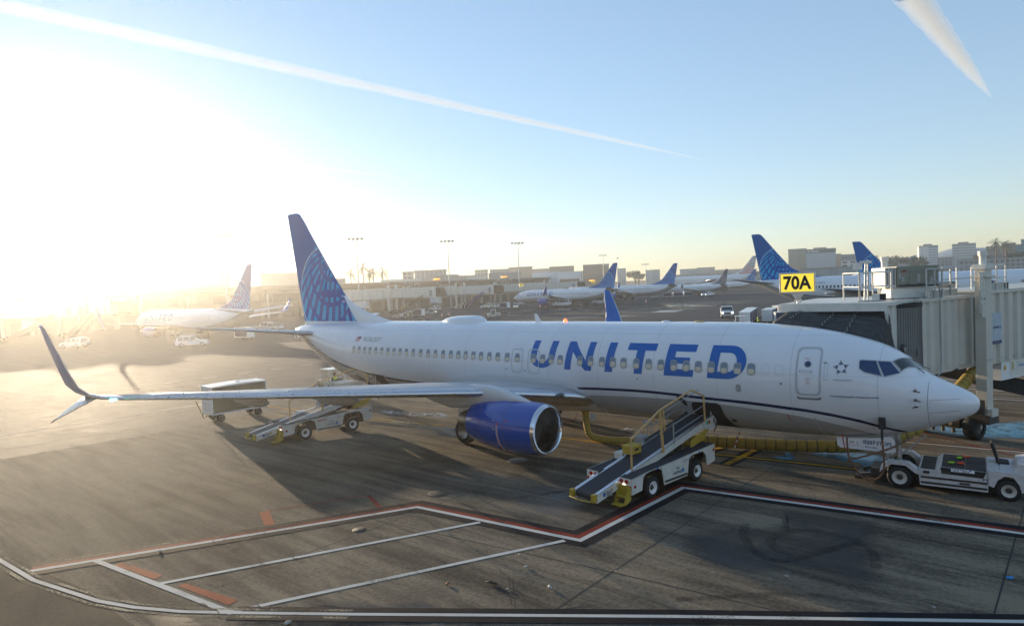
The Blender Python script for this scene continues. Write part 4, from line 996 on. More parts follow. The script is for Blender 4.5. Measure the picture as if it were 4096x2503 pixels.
# ------------------------------------------------------------------ belt loader
def belt_loader(label,loc,rz,code,flag=False,group='belt loaders at the cargo doors'):
    r=thing('belt_loader',label,'belt loader',loc,rz,group)
    sl=(1.95-.50)/6.6
    def zc(x): return .50+(x+3.5)*sl
    # chassis: two side pods with a dark deck between
    b=MB()
    for s in (-1,1):
        y0,y1=(s*.45,s*.95)
        top=lambda x:.86+(x+2.35)*.055
        prof=[(-2.35,.36),(-2.35,top(-2.35)),(2.35,top(2.35)),(2.35,.50),(1.86,.42),(1.80,.80),(1.62,.98),(.92,.98),(.76,.86),(.66,.34),(-.66,.30),(-.76,.80),(-.92,.92),(-1.58,.92),(-1.76,.80),(-1.84,.40)]
        b.prism(prof,y1-s*.03,y1,OFFW); b.prism(prof,y0,y0+s*.02,DARKM)
        v=[(-2.35,y0,top(-2.35)),(2.35,y0,top(2.35)),(2.35,y1,top(2.35)),(-2.35,y1,top(-2.35))]
        b.add(v,[(0,1,2,3)],BELT)
        b.box(-2.36,-2.33,y0,y1,.36,.86,OFFW); b.box(2.33,2.36,y0,y1,.50,1.10,OFFW)
        b.box(-.64,.64,s*.952,s*.962,.37,.44,DARKM)
        for x in (-.80,.80): b.box(x-.008,x+.008,s*.951,s*.956,.45,.95,DARKM)
        for x in (-1.05,1.35): b.box(x,x+.07,s*.952,s*.957,.86+.05*(x>0)+.04,.93+.05*(x>0)+.04,mat('blue_sticker',(.03,.12,.4),.5))
    b.box(-2.2,2.2,-.42,.42,.30,.42,DARKM); b.box(-2.3,2.3,-.46,-.42,.36,.62,DARKM)
    body=b.build('chassis',r,bevel=.012)
    # writing on the visible side
    t=MB(); fn=lambda x,z:(x,-.966,z)
    def tx(s_,x,z,w,h,m,bold=0,it=0):
        v,f=fit_text(s_,w,h,bold=bold,italic=it); put(t,([(x+a,z+c) for a,c in v],f),m,fn)
    tx('UNITED',-.17,.53,.44,.085,TXT,.015); globe_mark(t,.31,.52,.13,lambda x,y,k:(x,-.966-.002*k,y))
    tx('TUG',.0,.68,.17,.075,TXTK,.02); tx(code,.42,.83,.30,.09,TXTG); tx('power',-1.60,.79+.04,.26,.05,TXTK,.02,.25); tx('stow',-1.58,.755,.20,.04,YEL,.01,.25)
    if code=='BL28093': 
        put(t,([(-.62,.80),(-.18,.80),(-.18,.88),(-.62,.88)],[(0,1,2,3)]),TXTR,lambda x,y:(x,-.964,y)); tx('TW7K49',-.60,.812,.40,.055,WHITE,.02)
    t.build('side_lettering',body)
    for x in (-1.26,1.26):
        for s in (-1,1): wheel(r,(x,s*.82,.355),.355,.25,'y',WHITE,s,8,26)
    # tail lamps
    for s in (-1,1):
        for y,z,m in ((.55,.76,RED),(.75,.76,RED)):
            q=MB(); q.cyl((-2.36,s*y,z),(-2.385,s*y,z),.065,m,14); q.build('tail_lamp',r)
        q=MB(); q.cyl((-2.36,s*.65,.62),(-2.40,s*.65,.62),.06,LAMP,14); q.build('work_lamp',r)
        q=MB(); q.box(-2.37,-2.36,s*.86,s*.93,.50,.64,RED); q.cyl((-2.2,s*.95,.60),(-2.2,s*.965,.60),.05,RED,12); q.box(2.22,2.30,s*.951,s*.958,.86,.96,RED); q.build('reflector',r)
    # folding rear step
    q=rmb(); 
    q.box(-2.62,-2.42,-.86,-.50,.30,.36,YELS); q.box(-2.86,-2.62,-.90,-.52,.10,.15,YELS)
    for y in (-.90,-.50): q.prism([(-2.36,.62),(-2.36,.20),(-2.60,.10),(-2.70,.10),(-2.62,.34),(-2.44,.62)],y-.015,y+.015,YELS)
    q.box(-2.42,-2.38,-.86,-.50,.34,.66,YELS); q.build('rear_step',r,bevel=.01)
    # conveyor: frame, belt, rollers
    f=MB()
    for s in (-1,1):
        P=[(-3.55,.34),(-3.62,.50),(-3.45,.60)]
        a=(-3.5,s*.44,zc(-3.5)-.10);c=(-1.2,s*.44,zc(-1.2)-.10);d=(3.05,s*.44,zc(3.05)-.06)
        f.bar(a,c,.10,.26,OFFW); f.bar(c,d,.09,.24,OFFW)
        f.bar((-3.5,s*.44,zc(-3.5)+.035),(3.05,s*.44,zc(3.05)+.065),.13,.03,ALU)
        f.prism([(2.55,1.44),(3.18,1.50),(3.22,1.98),(3.05,2.0),(2.3,1.80)],s*.49,s*.52,OFFW)
        f.box(-3.66,-3.50,s*.40,s*.52,.34,.58,YELS)
    for x in (-2.6,-1.4,-.2,1.0,2.2): f.bar((x,-.42,zc(x)-.15),(x,.42,zc(x)-.15),.06,.06,DARKM)
    f.tube([(-3.62,-.46,.40),(-3.74,-.44,.38),(-3.78,0,.37),(-3.74,.44,.38),(-3.62,.46,.40)],.022,YELS,8)
    f.prism([(1.5,1.30),(2.65,1.58),(2.65,1.42),(2.45,1.40),(2.40,1.22),(1.5,1.04)],-.53,-.50,YEL)
    for x in (-2.9,-2.55,-2.2,-1.9): f.bar((x,-.496,zc(x)-.10),(x+.16,-.496,zc(x+.16)-.10),.006,.09,mat('warning_decal',(.50,.38,.12),.6))
    f.box(-3.20,-3.08,-.50,-.495,.42,.54,mat('blue_sticker')); f.box(-3.02,-2.86,-.58,-.49,.42,.58,STEEL)
    fr=f.build('conveyor_frame',r,bevel=.008)
    q=MB(); w=.37; pts=[]
    for i in range(9): g=R(90+22.5*i); pts.append((-3.42+.11*math.cos(g),zc(-3.42)-.05+.11*math.sin(g)))
    top=[(-3.42,zc(-3.42)+.05),(-1.2,zc(-1.2)+.06),(3.10,zc(3.10)+.03)]
    loop=top+[(3.20,zc(3.2)-.04),(3.12,zc(3.12)-.12),(-3.3,zc(-3.3)-.18)]+[(-3.50,zc(-3.5)-.14),(-3.54,zc(-3.5)-.04),(-3.5,zc(-3.5)+.02)]
    q.prism(loop,-w,w,BELT,smooth=False); q.build('conveyor_belt',r)
    # lifting linkage
    q=MB()
    for s in (-1,1):
        q.bar((-.9,s*.30,.55),(1.7,s*.30,zc(1.7)-.2),.07,.10,DARKM); q.bar((1.5,s*.26,.60),(.3,s*.26,zc(.3)-.2),.07,.10,DARKM)
        q.cyl((.2,s*.18,.5),(1.2,s*.18,zc(1.2)-.25),.05,STEEL,10)
    q.box(-.4,1.4,-.4,.4,.45,.85,DARKM); q.build('lift_arms',r)
    # handrail on the walk side
    q=MB(); m=TAN; y=-.56
    rail=[(-1.75,1.55+.45),(-.2,2.72),(1.95,3.15),(2.75,2.85)]
    P=[(-1.85,.98),(-1.85,1.98),(-.25,2.70),(1.60,3.12),(2.35,2.80),(2.40,1.85)]
    for a,b2 in zip(P[:-1],P[1:]): q.bar((a[0],y,a[1]),(b2[0],y,b2[1]),.05,.05,m)
    q.bar((-.28,y,2.70),(-.15,y,1.22),.07,.07,m); q.bar((-.12,y-.02,2.66),(-.05,y-.02,1.95),.05,.05,m)
    q.build('handrail',r)
    q=MB(); y2=-.50
    q.bar((-.05,y2,2.55),(2.1,y2,3.05),.02,.02,STEEL); 
    for a,b2 in (((.55,2.05),(2.35,2.42)),((.55,1.72),(2.35,2.10))): q.bar((a[0],y2,a[1]),(b2[0],y2,b2[1]),.025,.025,STEEL)
    for x in (.55,2.9): q.bar((x,y2,zc(x)),(x,y2,zc(x)+.72),.04,.04,STEEL)
    q.tube([(2.35,y2,2.42),(2.75,y2,2.55),(2.9,y2,2.45),(2.95,y2,2.1)],.02,DARKM,6)
    q.bar((.2,.50,zc(.2)+.08),(2.9,.50,zc(2.9)+.08),.05,.10,DARKM)
    for x in (.6,1.6,2.6): q.bar((x,.50,zc(x)),(x,.50,zc(x)+.45),.03,.03,STEEL)
    q.bar((.6,.50,zc(.6)+.45),(2.6,.50,zc(2.6)+.45),.03,.03,STEEL)
    q.build('guard_rail',r)
    q=MB(); q.cyl((3.1,-.42,2.02),(3.1,.42,2.02),.06,BLACK,10); q.tube([(3.1,-.45,2.02),(3.0,-.55,1.8),(3.15,-.55,1.55),(3.0,-.52,1.35)],.02,BLACK,6); q.bar((2.2,.45,2.7),(3.0,.35,2.1),.10,.10,BLACK)
    q.box(2.55,2.62,-.56,-.53,1.72,1.85,mat('green_switch',(.02,.4,.2),.5)); q.box(2.68,2.73,-.56,-.53,1.72,1.85,ORANGE); q.build('bumper',r)
    # operator side box
    q=MB(); q.box(-1.0,-.55,.55,.90,.95,1.18,OFFW); q.box(-.98,-.88,.53,.56,1.0,1.12,DARKM); q.build('control_box',r,bevel=.01)
    q=MB(); q.tube([(.55,.62,1.0),(.55,.62,1.95)],.02,STEEL,6); 
    for yy in (.54,.72): q.cyl((.50,yy,1.98),(.60,yy,1.98),.07,STEEL,12)
    q.box(.1,.5,.50,.90,1.05,1.55,STEEL); q.build('driver_console',r,bevel=.01)
    return r
bl1=belt_loader('white belt loader with raised conveyor at the open forward cargo door, beside the blue engine',(-9.0,-4.25,0),R(81-0),'BL23742')
cs=MB(); cs.box(-.26,.26,-.20,.20,0,.26,YEL); cs.box(-.28,.28,-.22,.22,.22,.29,YEL); cs.box(-.10,.10,-.225,-.215,.12,.2,DARKM)
co_=cs.build('tool_case',bevel=.015); co_.location=(-9.42,-4.95,1.16+.03); co_.rotation_euler=(0,0,R(81)); tag(co_,'yellow tool case sitting on the near belt loader','case')
bl2=belt_loader('hazy belt loader under the far part of the wing, conveyor to the rear cargo door',(-27.2,-5.5,0),R(80),'BL28093')

# ------------------------------------------------------------------ pushback tug
def pushback(loc,rz):
    r=thing('pushback_tractor','low white pushback tractor with black deck plates parked under the nose','tractor',loc,rz)
    b=rmb(); W=1.0; DK=mat('deck_plate_black',(.022,.020,.018),.6,bump=.5,bs=50); WH=mat('scuffed_white',(.60,.58,.57),.45,var=.22,vs=5)
    prof=[(-1.55,.30),(-1.60,.78),(-1.62,.92),(-.72,.92),(-.45,1.02),(1.55,.98),(2.1,.98),(2.1,.92),(2.08,.62),(1.75,.42),(1.72,.25)]
    # centre hull between the wheels
    b.prism([(-1.55,.28),(-1.60,.84),(-.78,.84),(-.55,.98),(1.62,.94),(1.66,.60),(1.62,.26)],-W,W,WH)
    b.prism([(1.60,.5),(1.60,1.02),(3.1,1.02),(3.35,.9),(3.4,.45),(3.1,.35),(3.0,.62),(2.75,.86),(2.35,.88),(2.05,.70),(1.9,.45)],-W,W,WH)
    b.prism([(-2.85,.55),(-2.80,.80),(-2.55,1.0),(-1.9,1.0),(-1.62,.80),(-1.55,.62),(-1.70,.66),(-2.0,.90),(-2.45,.90),(-2.70,.72)],-W-.02,-W+.34,WH)
    b.prism([(-2.85,.55),(-2.80,.80),(-2.55,1.0),(-1.9,1.0),(-1.62,.80),(-1.55,.62),(-1.70,.66),(-2.0,.90),(-2.45,.90),(-2.70,.72)],W-.34,W+.02,WH)
    hull=b.build('hull',r,bevel=.02)
    d=MB()
    for y0,y1 in ((-.92,-.02),(.02,.92)):
        d.box(-1.52,-.82,y0,y1,.842,.852,DK); d.box(-.50,.60,y0,y1,.975,.985,DK); d.box(.62,1.55,y0,y1,.968,.978,DK)
    d.prism([(-.55,.985),(-.50,.75),(1.42,.72),(1.58,.95)],-W-.004,-W-.002,DK)
    d.build('deck_plate',r)
    s=MB()
    for z in (.56,.36): s.box(-1.50,1.60,-W-.02,-W-.001,z-.035,z+.035,DARKM)
    s.box(-1.55,1.64,-W-.03,W,.26,.31,WH)
    s.build('side_rubbing_strip',r)
    t=MB(); fn=lambda x,z:(x,-W-.012,z)
    t.add([(.22,-W-.008,.86),(.84,-W-.008,.86),(.84,-W-.008,.965),(.22,-W-.008,.965)],[(0,1,2,3)],mat('label_white'))
    def tx(s_,x,z,w,h,m): 
        v,f=fit_text(s_,w,h,bold=.02); put(t,([(x+a,z+c) for a,c in v],f),m,fn)
    tx('UNITED',.25,.92,.40,.035,TXT); globe_mark(t,.70,.912,.05,lambda x,y,k:(x,-W-.012-.002*k,y)); tx('PT  533',.30,.87,.40,.04,TXT); tx('PT',1.05,.64,.15,.075,TXT)
    t.box(-.02,.22,-W-.03,-W,.78,.83,DARKM); t.box(.45,.72,-W-.03,-W,.43,.49,DARKM); t.box(-1.45,-1.25,-W-.03,-W,.70,.79,DARKM); q_=t.build('side_label',r)
    for v in q_.data.vertices:
        v.co.x=(v.co.x-.53)*1.12-.25 if v.co.x>-1 else v.co.x
    for x,rr in ((-2.20,.42),(1.06,.37)):
        for sd in (-1,1): wheel(r,(x,sd*.82,rr),rr,.34,'y',WHITE if rr>.45 else OFFW,sd,10,30)
    q=rmb(); q.prism([(0,.45),(.05,.50),(.55,.48),(.60,.38),(0,.36)],-.25,.25,BLACK); q.prism([(0,.45),(-.22,.95),(-.30,1.12),(-.18,1.15),(-.05,.95),(.12,.5)],-.24,.24,BLACK)
    so_=q.build('driver_seat',r,bevel=.02); 
    for v in so_.data.vertices: v.co.x+=2.05; v.co.z+=.60; v.co.y+=.35
    q=MB(); q.bar((2.15,-.7,1.0),(2.13,-.7,1.22),.02,.02,DARKM); q.box(2.10,2.16,-.78,-.62,1.20,1.40,BLACK); q.build('mirror',r)
    q=rmb(); q.prism([(2.75,1.0),(2.95,1.28),(3.4,1.35),(3.4,1.0)],-.85,.6,WH); q.build('dashboard_cowl',r,bevel=.02)
    q=MB(); q.box(-3.2,-1.6,-.55,.55,.28,.55,DARKM); q.bar((-3.6,-.45,.22),(-2.4,-.6,.5),.18,.10,DARKM); q.bar((-3.6,.45,.22),(-2.4,.6,.5),.18,.10,DARKM); q.cyl((-2.5,-.4,.66),(-2.5,.4,.66),.10,STEEL,12); q.box(-3.75,-3.45,-.6,.6,.08,.2,DARKM); q.build('nose_wheel_cradle',r)
    return r
tug=pushback((-.30,.52,0),R(5)); tug.scale=(.87,.92,.87)
for o_ in bpy.data.objects:
    if o_.parent==tug and o_.type=='MESH' and o_.name.split('.')[0] not in('wheel','side_label','nose_wheel_cradle'):
        for v in o_.data.vertices:
            if v.co.x>-1.55: v.co.x=-1.55+(v.co.x+1.55)*.637
def wands(label,x,y,z,rz):
    r=thing('signal_wand_pair',label,'wands',(x,y,z),rz)
    for a,dx in ((.5,0),(-.55,.05)):
        q=MB(); q.cyl((0,0,.03),(.19*math.cos(a),.19*math.sin(a),.05),.024,mat('wand_orange',(.9,.08,.02),.35),8); q.cyl((0,0,.03),(-.10*math.cos(a),-.10*math.sin(a),.025),.017,DARKM,8); q.build('wand',r)
    q=MB(); q.ell((-.17,.03,.03),.11,.07,.035,mat('wand_glove_green',(.35,.6,.03),.7)); q.build('glove',r)
wands('orange signal wands and green glove on the black deck of the tractor, nearer pair',-.62,.12,.865,.2)
wands('orange signal wands and green glove lying near the far edge of the tractor deck',-.55,1.0,.865,1.1)

# ------------------------------------------------------------------ people
def person(label,loc,rz,pose='stand',top=HIVIS,legs=CLOTH,arm=None,scale=1.0,hairm=HAIRM,cap=None):
    J={'pel':(0,0,.95),'che':(0,0,1.28),'nek':(0,0,1.50),'hed':(0.02,0,1.62),'top':(0.02,0,1.76)}
    if pose=='stand':
        J.update({'hl':(0,.10,.92),'kl':(.03,.13,.50),'al':(0,.14,.08),'tl':(.17,.16,.03),'hr':(0,-.10,.92),'kr':(.02,-.12,.50),'ar':(-.02,-.14,.08),'tr':(.15,-.16,.03),'sl':(0,.20,1.42),'el':(-.02,.27,1.14),'wl':(.10,.26,.90),'sr':(0,-.20,1.42),'er':(-.02,-.27,1.14),'wr':(.10,-.26,.90)})
    if pose=='reach':
        J.update({'hl':(0,.10,.92),'kl':(.03,.13,.50),'al':(0,.14,.08),'tl':(.17,.16,.03),'hr':(0,-.10,.92),'kr':(.02,-.12,.50),'ar':(-.02,-.14,.08),'tr':(.15,-.16,.03),'sl':(0,.20,1.42),'el':(.20,.28,1.25),'wl':(.45,.24,1.20),'sr':(0,-.20,1.42),'er':(.18,-.26,1.22),'wr':(.44,-.18,1.15)})
    if pose=='sit':
        dz=-.42
        J={k:(v[0]-.02,v[1],v[2]+dz) for k,v in J.items()}; J['hed']=(.05,0,1.22); J['top']=(.05,0,1.36)
        J.update({'hl':(.02,.11,.52),'kl':(.45,.15,.56),'al':(.55,.15,.12),'tl':(.72,.15,.08),'hr':(.02,-.11,.52),'kr':(.45,-.15,.56),'ar':(.55,-.15,.12),'tr':(.72,-.15,.08),'sl':(-.02,.20,1.0),'el':(.14,.27,.76),'wl':(.42,.18,.80),'sr':(-.02,-.20,1.0),'er':(.14,-.27,.76),'wr':(.42,-.18,.80)})
    names=list(J); E=[('pel','che'),('che','nek'),('nek','hed'),('hed','top'),('pel','hl'),('hl','kl'),('kl','al'),('al','tl'),('pel','hr'),('hr','kr'),('kr','ar'),('ar','tr'),('che','sl'),('sl','el'),('el','wl'),('che','sr'),('sr','er'),('er','wr')]
    rad={'pel':.15,'che':.165,'nek':.065,'hed':.10,'top':.085,'hl':.10,'kl':.065,'al':.045,'tl':.04,'hr':.10,'kr':.065,'ar':.045,'tr':.04,'sl':.075,'el':.05,'wl':.035,'sr':.075,'er':.05,'wr':.035}
    me=bpy.data.meshes.new('person'); me.from_pydata([J[k] for k in names],[(names.index(a),names.index(b)) for a,b in E],[])
    ob=bpy.data.objects.new('person',me); COL.objects.link(ob)
    ob.modifiers.new('s','SKIN'); sub=ob.modifiers.new('u','SUBSURF'); sub.levels=1; sub.render_levels=1
    for i,k in enumerate(names): me.skin_vertices[0].data[i].radius=(rad[k],rad[k]*(1.0 if k not in('che','pel') else .75))
    me.skin_vertices[0].data[0].use_root=True
    dg=bpy.context.evaluated_depsgraph_get(); dg.update(); m2=bpy.data.meshes.new_from_object(ob.evaluated_get(dg))
    bpy.data.objects.remove(ob)
    m2.materials.clear(); 
    for m in (legs,top,SKIN,TXT,BLACK): m2.materials.append(m)
    hz=J['nek'][2]; pz=J['pel'][2]
    for p in m2.polygons:
        c=p.center; p.use_smooth=True
        wx=min((c-Vector(J['wl'])).length,(c-Vector(J['wr'])).length)
        if c.z>hz+.02: p.material_index=2
        elif wx<.16: p.material_index=2
        elif c.z>pz-.02 and abs(c.y)<.19 and c.x<J['che'][0]+.2: p.material_index=1
        elif c.z>pz+.03 or (abs(c.y)>.19 and c.z>.6): p.material_index=3
        elif c.z<.10 or (pose=='sit' and c.z<.16): p.material_index=4
        else: p.material_index=0
    r=bpy.data.objects.new('person',m2); COL.objects.link(r); tag(r,label,'person'); r.location=loc; r.rotation_euler=(0,0,rz); r.scale=(scale,)*3
    # hair, and small hands with fingers
    h=MB(); H=J['hed']; h.ell((H[0]-.025,0,H[2]+.055),.105,.10,.105,hairm,12,8); h.build('hair' if cap is None else 'cap',r)
    for s,wn,en in ((1,'wl','el'),(-1,'wr','er')):
        w=Vector(J[wn]); d=(w-Vector(J[en])).normalized(); q=MB()
        q.tube([w-d*.02,w+d*.05,w+d*.09],[.032,.040,.034],SKIN,8)
        for k in range(4):
            o=Vector((0,(k-1.5)*.019,0)); q.tube([w+d*.08+o,w+d*.125+o,w+d*(.15+.01*(k in(1,2)))+o+Vector((0,0,-.02))],[.010,.009,.007],SKIN,5)
        q.tube([w+d*.03,w+d*.06+Vector((0,-s*.04,.01)),w+d*.09+Vector((0,-s*.05,.0))],[.012,.010,.008],SKIN,5); q.build('hand',r)
    f=MB(); f.ell((H[0]+.105,0,H[2]+.03),.022,.014,.022,SKIN,8,6)
    for s in (-1,1): f.ell((H[0]+.098,s*.035,H[2]+.055),.008,.014,.009,TXTK,8,6)
    f.box(H[0]+.092,H[0]+.100,-.022,.022,H[2]-.025,H[2]-.018,TXTR); f.build('face',r)
    return r

# ------------------------------------------------------------------ baggage tractor
def bag_tractor(label,loc,rz,cab=True,driver=False,code='CT6787',group='baggage tractors'):
    r=thing('baggage_tractor',label,'tractor',loc,rz,group)
    b=rmb(); 
    b.prism([(-1.5,.35),(-1.55,.95),(-.45,1.02),(-.35,.62),(.35,.60),(.62,.62),(.75,1.02),(1.28,.98),(1.36,.42),(1.30,.30),(1.1,.32),(1.05,.66),(.66,.66),(.58,.30),(-.55,.30),(-.62,.72),(-1.22,.72),(-1.28,.35)],-.62,.62,OFFW)
    b.box(1.36,1.46,-.66,.66,.36,.52,DARKM); b.box(-1.66,-1.55,-.5,.5,.36,.55,DARKM)
    body=b.build('body',r,bevel=.02)
    t=MB()
    v,f=fit_text('UNITED',.40,.07,bold=.01); put(t,([(-1.3+a,.84+c) for a,c in v],f),TXTG,lambda x,z:(x,-.624,z)); put(t,([(-(-1.3)-a-2.0,.84+c) for a,c in v],[q[::-1] for q in f]),TXTG,lambda x,z:(x,.624,z))
    v,f=fit_text(code,.30,.06); put(t,([(-1.3+a,.72+c) for a,c in v],f),TXTG,lambda x,z:(x,-.624,z)); put(t,([(-.72-a,.72+c) for a,c in v],[q[::-1] for q in f]),TXTG,lambda x,z:(x,.624,z))
    t.build('side_lettering',body)
    for x,rr in ((.86,.30),(-.93,.34)):
        for s in (-1,1): wheel(r,(x,s*.55,rr),rr,.20,'y',WHITE,s,0,18)
    q=rmb(); q.prism([(-.40,.62),(.0,.64),(.0,.72),(-.40,.72)],-.5,.5,BLACK); q.prism([(-.40,.70),(-.50,1.08),(-.42,1.10),(-.32,.72)],-.45,.45,BLACK); q.build('seat',r)
    q=MB(); q.tube([(.72,0,.95),(.50,0,1.06)],.02,DARKM,6); q.lathe([(.0,.17),(.015,.18),(.03,.17)],BLACK,(.48,0,1.05),'x',16); q.build('steering_wheel',r)
    for s in (-1,1):
        q=MB(); q.cyl((1.30,s*.48,.80),(1.36,s*.48,.80),.065,LAMP if not driver else mat('lamp_dark'),12); q.build('headlight',r)
    if cab:
        q=MB()
        for s in (-1,1): q.bar((.62,s*.56,1.0),(.50,s*.54,1.78),.05,.05,WHITE); q.bar((-.52,s*.56,1.0),(-.50,s*.54,1.78),.07,.07,WHITE)
        q.box(-.62,.66,-.62,.62,1.78,1.85,WHITE); q.build('canopy',r,bevel=.015)
        q=MB(); q.add([(.66,-.5,1.02),(.66,.5,1.02),(.55,.5,1.74),(.55,-.5,1.74)],[(0,1,2,3)],mat('clear_glass',(.5,.6,.6),.05,alpha=.35)); q.build('windscreen',r)
        q=MB(); q.lathe([(1.85,.05),(1.93,.045),(1.94,.001)],ORANGE,(-.3,0,0),'z',10); q.build('beacon',r)
    return r
bt=bag_tractor('white baggage tractor with canopy and seated driver beyond the rear fuselage',(-37.5,2.35,0),R(176),driver=True)
person('person in yellow-green vest driving the baggage tractor under the tail',(-37.35,2.35,.18),R(176),'sit')

# ------------------------------------------------------------------ baggage cart
def bag_cart(label,loc,rz,tarp=OLIVE,group='covered baggage carts',detail=True):
    r=thing('baggage_cart',label,'baggage cart',loc,rz,group)
    b=MB(); L=1.62; W=.72; z0,z1=.52,2.02
    b.box(-L,L,-W,W,.46,.54,WHITE)
    b.box(-L,-L+.04,-W,W,.54,z1,WHITE); b.box(L-.04,L,-W,W,.54,z1,WHITE)
    for x in (-L+.02,L-.02):
        for s in (-1,1): b.box(x-.035,x+.035,s*(W-.03)-.035,s*(W-.03)+.035,.5,z1+.02,WHITE)
    for k in range(4): b.box(-L-.006,-L,-W+.05,W-.05,.72+.32*k,.735+.32*k,SEAM)
    body=b.build('frame',r,bevel=.008)
    q=rmb(); q.prism([(-L-.06,z1),(-L-.06,z1+.06),(0,z1+.11),(L+.06,z1+.06),(L+.06,z1)],-W-.05,W+.05,WHITE); q.ell((.2,0,z1+.12),.16,.16,.05,WHITE); q.build('roof',r,bevel=.01)
    for s in (-1,1):
        # curtain with folds
        q=MB(); n=40; v=[];
        for i in range(n+1):
            x=-L+.06+(2*L-.12)*i/n; a=.004*math.sin(i*1.9)+.004*math.sin(i*.7)
            for j in range(5): v.append((x,s*(W-.03+a*(1+j*.3)),z1-.02-(z1-.62)*j/4))
        q.add(v,[(i*5+j,(i+1)*5+j,(i+1)*5+j+1,i*5+j+1) for i in range(n) for j in range(4)],tarp,True); q.build('curtain',r)
    for x in (-1.1,1.1):
        for s in (-1,1): wheel(r,(x,s*.58,.24),.24,.16,'y',DARKM,s,0,16)
    q=MB(); q.bar((-L,0,.42),(-L-.25,0,.30),.10,.05,YEL); q.bar((-L-.22,-.0,.28),(-L-.62,0,1.35),.06,.04,YEL) if detail else q.bar((-L,0,.42),(-L-.9,0,.35),.08,.05,YEL)
    q.build('tow_bar',r)
    if detail:
        q=MB(); q.box(-L-.01,-L-.004,-.25,.20,1.30,1.42,ORANGE)
        v,f=fit_text('UNITED',.36,.05); put(q,([(a-.1,1.86+c) for a,c in v],f),TXTG,lambda x,z:(-L-.008,-x,z)); q.build('end_label',r)
    return r
cart=bag_cart('lone white baggage cart with olive curtain, yellow tow bar up, behind the wing',(-35.75,-5.75,0),R(86))
# ------------------------------------------------------------------ jet bridge at the forward door (built in world coordinates)
JB=thing('jet_bridge','cream jet bridge with black folded canopy against the airliner nose door','jet bridge',(0,0,0))
JD=Vector((.33,.944,0)).normalized(); JN=Vector((.944,-.33,0)).normalized(); JS=Vector((-2.2,4.6,0))
def jp(s,n,z): q=JS+JD*s+JN*n; return (q.x,q.y,z)
def corr_wall(mb,s0,s1,n0,z0,z1,m,pitch=.62,dep=.09,sgn=1):
    pts=[];s=s0
    while s<s1:
        for ds,dn in ((0,0),(.16,0),(.24,-dep),(.50,-dep),(.58,0)):
            if s+ds<=s1: pts.append((s+ds,n0+sgn*dn))
        s+=pitch
    pts.append((s1,pts[-1][1]))
    v=[jp(a,b,z0) for a,b in pts]+[jp(a,b,z1) for a,b in pts]; n=len(pts)
    mb.add(v,[(i,i+1,n+i+1,n+i) for i in range(n-1)],m)
def jbox(mb,s0,s1,n0,n1,z0,z1,m):
    v=[jp(s,n,z) for z in (z0,z1) for s,n in ((s0,n0),(s1,n0),(s1,n1),(s0,n1))]
    mb.add(v,[(0,3,2,1),(4,5,6,7),(0,1,5,4),(1,2,6,5),(2,3,7,6),(3,0,4,7)],m)
WD=2.9
t=MB(); corr_wall(t,0.05,4.1,0,3.12,5.80,CREAM); corr_wall(t,.05,4.1,-WD,3.12,5.80,CREAM,sgn=-1)
jbox(t,0,4.2,-WD,-.09,3.05,3.14,CREAM); jbox(t,0,4.2,-WD-.02,.03,5.80,5.92,CREAM); jbox(t,0.2,4.2,-.35,-.1,2.92,3.05,CREAM)
t.build('inner_tunnel',JB)
t=MB(); corr_wall(t,4.35,32,.20,3.02,5.92,CREAM,pitch=.78,dep=.12); corr_wall(t,4.35,32,-WD-.2,3.02,5.92,CREAM,sgn=-1)
jbox(t,4.2,32,-WD-.2,.08,2.92,3.04,CREAM); jbox(t,4.2,32,-WD-.25,.25,5.92,6.06,CREAM); jbox(t,4.2,4.36,-WD-.22,.22,2.95,6.0,CREAM)
t.build('outer_tunnel',JB)
# lift frame around the tunnel, both sides
for n0,n1 in ((.32,.72),(-WD-.75,-WD-.35)):
    t=MB(); jbox(t,3.35,3.85,n0,n1,1.0,6.95,CREAM); jbox(t,3.28,3.92,n0-.05,n1+.05,6.95,7.15,OFFW); jbox(t,3.2,4.0,n0-.08,n1+.08,6.62,6.70,CREAM)
    p=jp(3.6,(n0+n1)/2,0); t.cyl((p[0],p[1],7.15),(p[0],p[1],7.5),.13,OFFW,14); t.cyl((p[0],p[1],7.5),(p[0],p[1],7.68),.17,OFFW,14)
    jbox(t,2.95,3.35,n1-.06,n1,5.2,6.85,CREAM); jbox(t,3.36,3.84,n1,n1+.02,3.3,3.34,STEEL); jbox(t,3.0,3.30,n1,n1+.03,5.05,5.55,CREAM)
    co2=t.build('lift_column',JB,bevel=.012)
    q=MB()
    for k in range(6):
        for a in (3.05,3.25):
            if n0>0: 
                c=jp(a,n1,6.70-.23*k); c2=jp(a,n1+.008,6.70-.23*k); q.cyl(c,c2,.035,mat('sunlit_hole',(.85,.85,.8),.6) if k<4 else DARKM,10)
    if n0>0: q.build('pin_holes',co2)
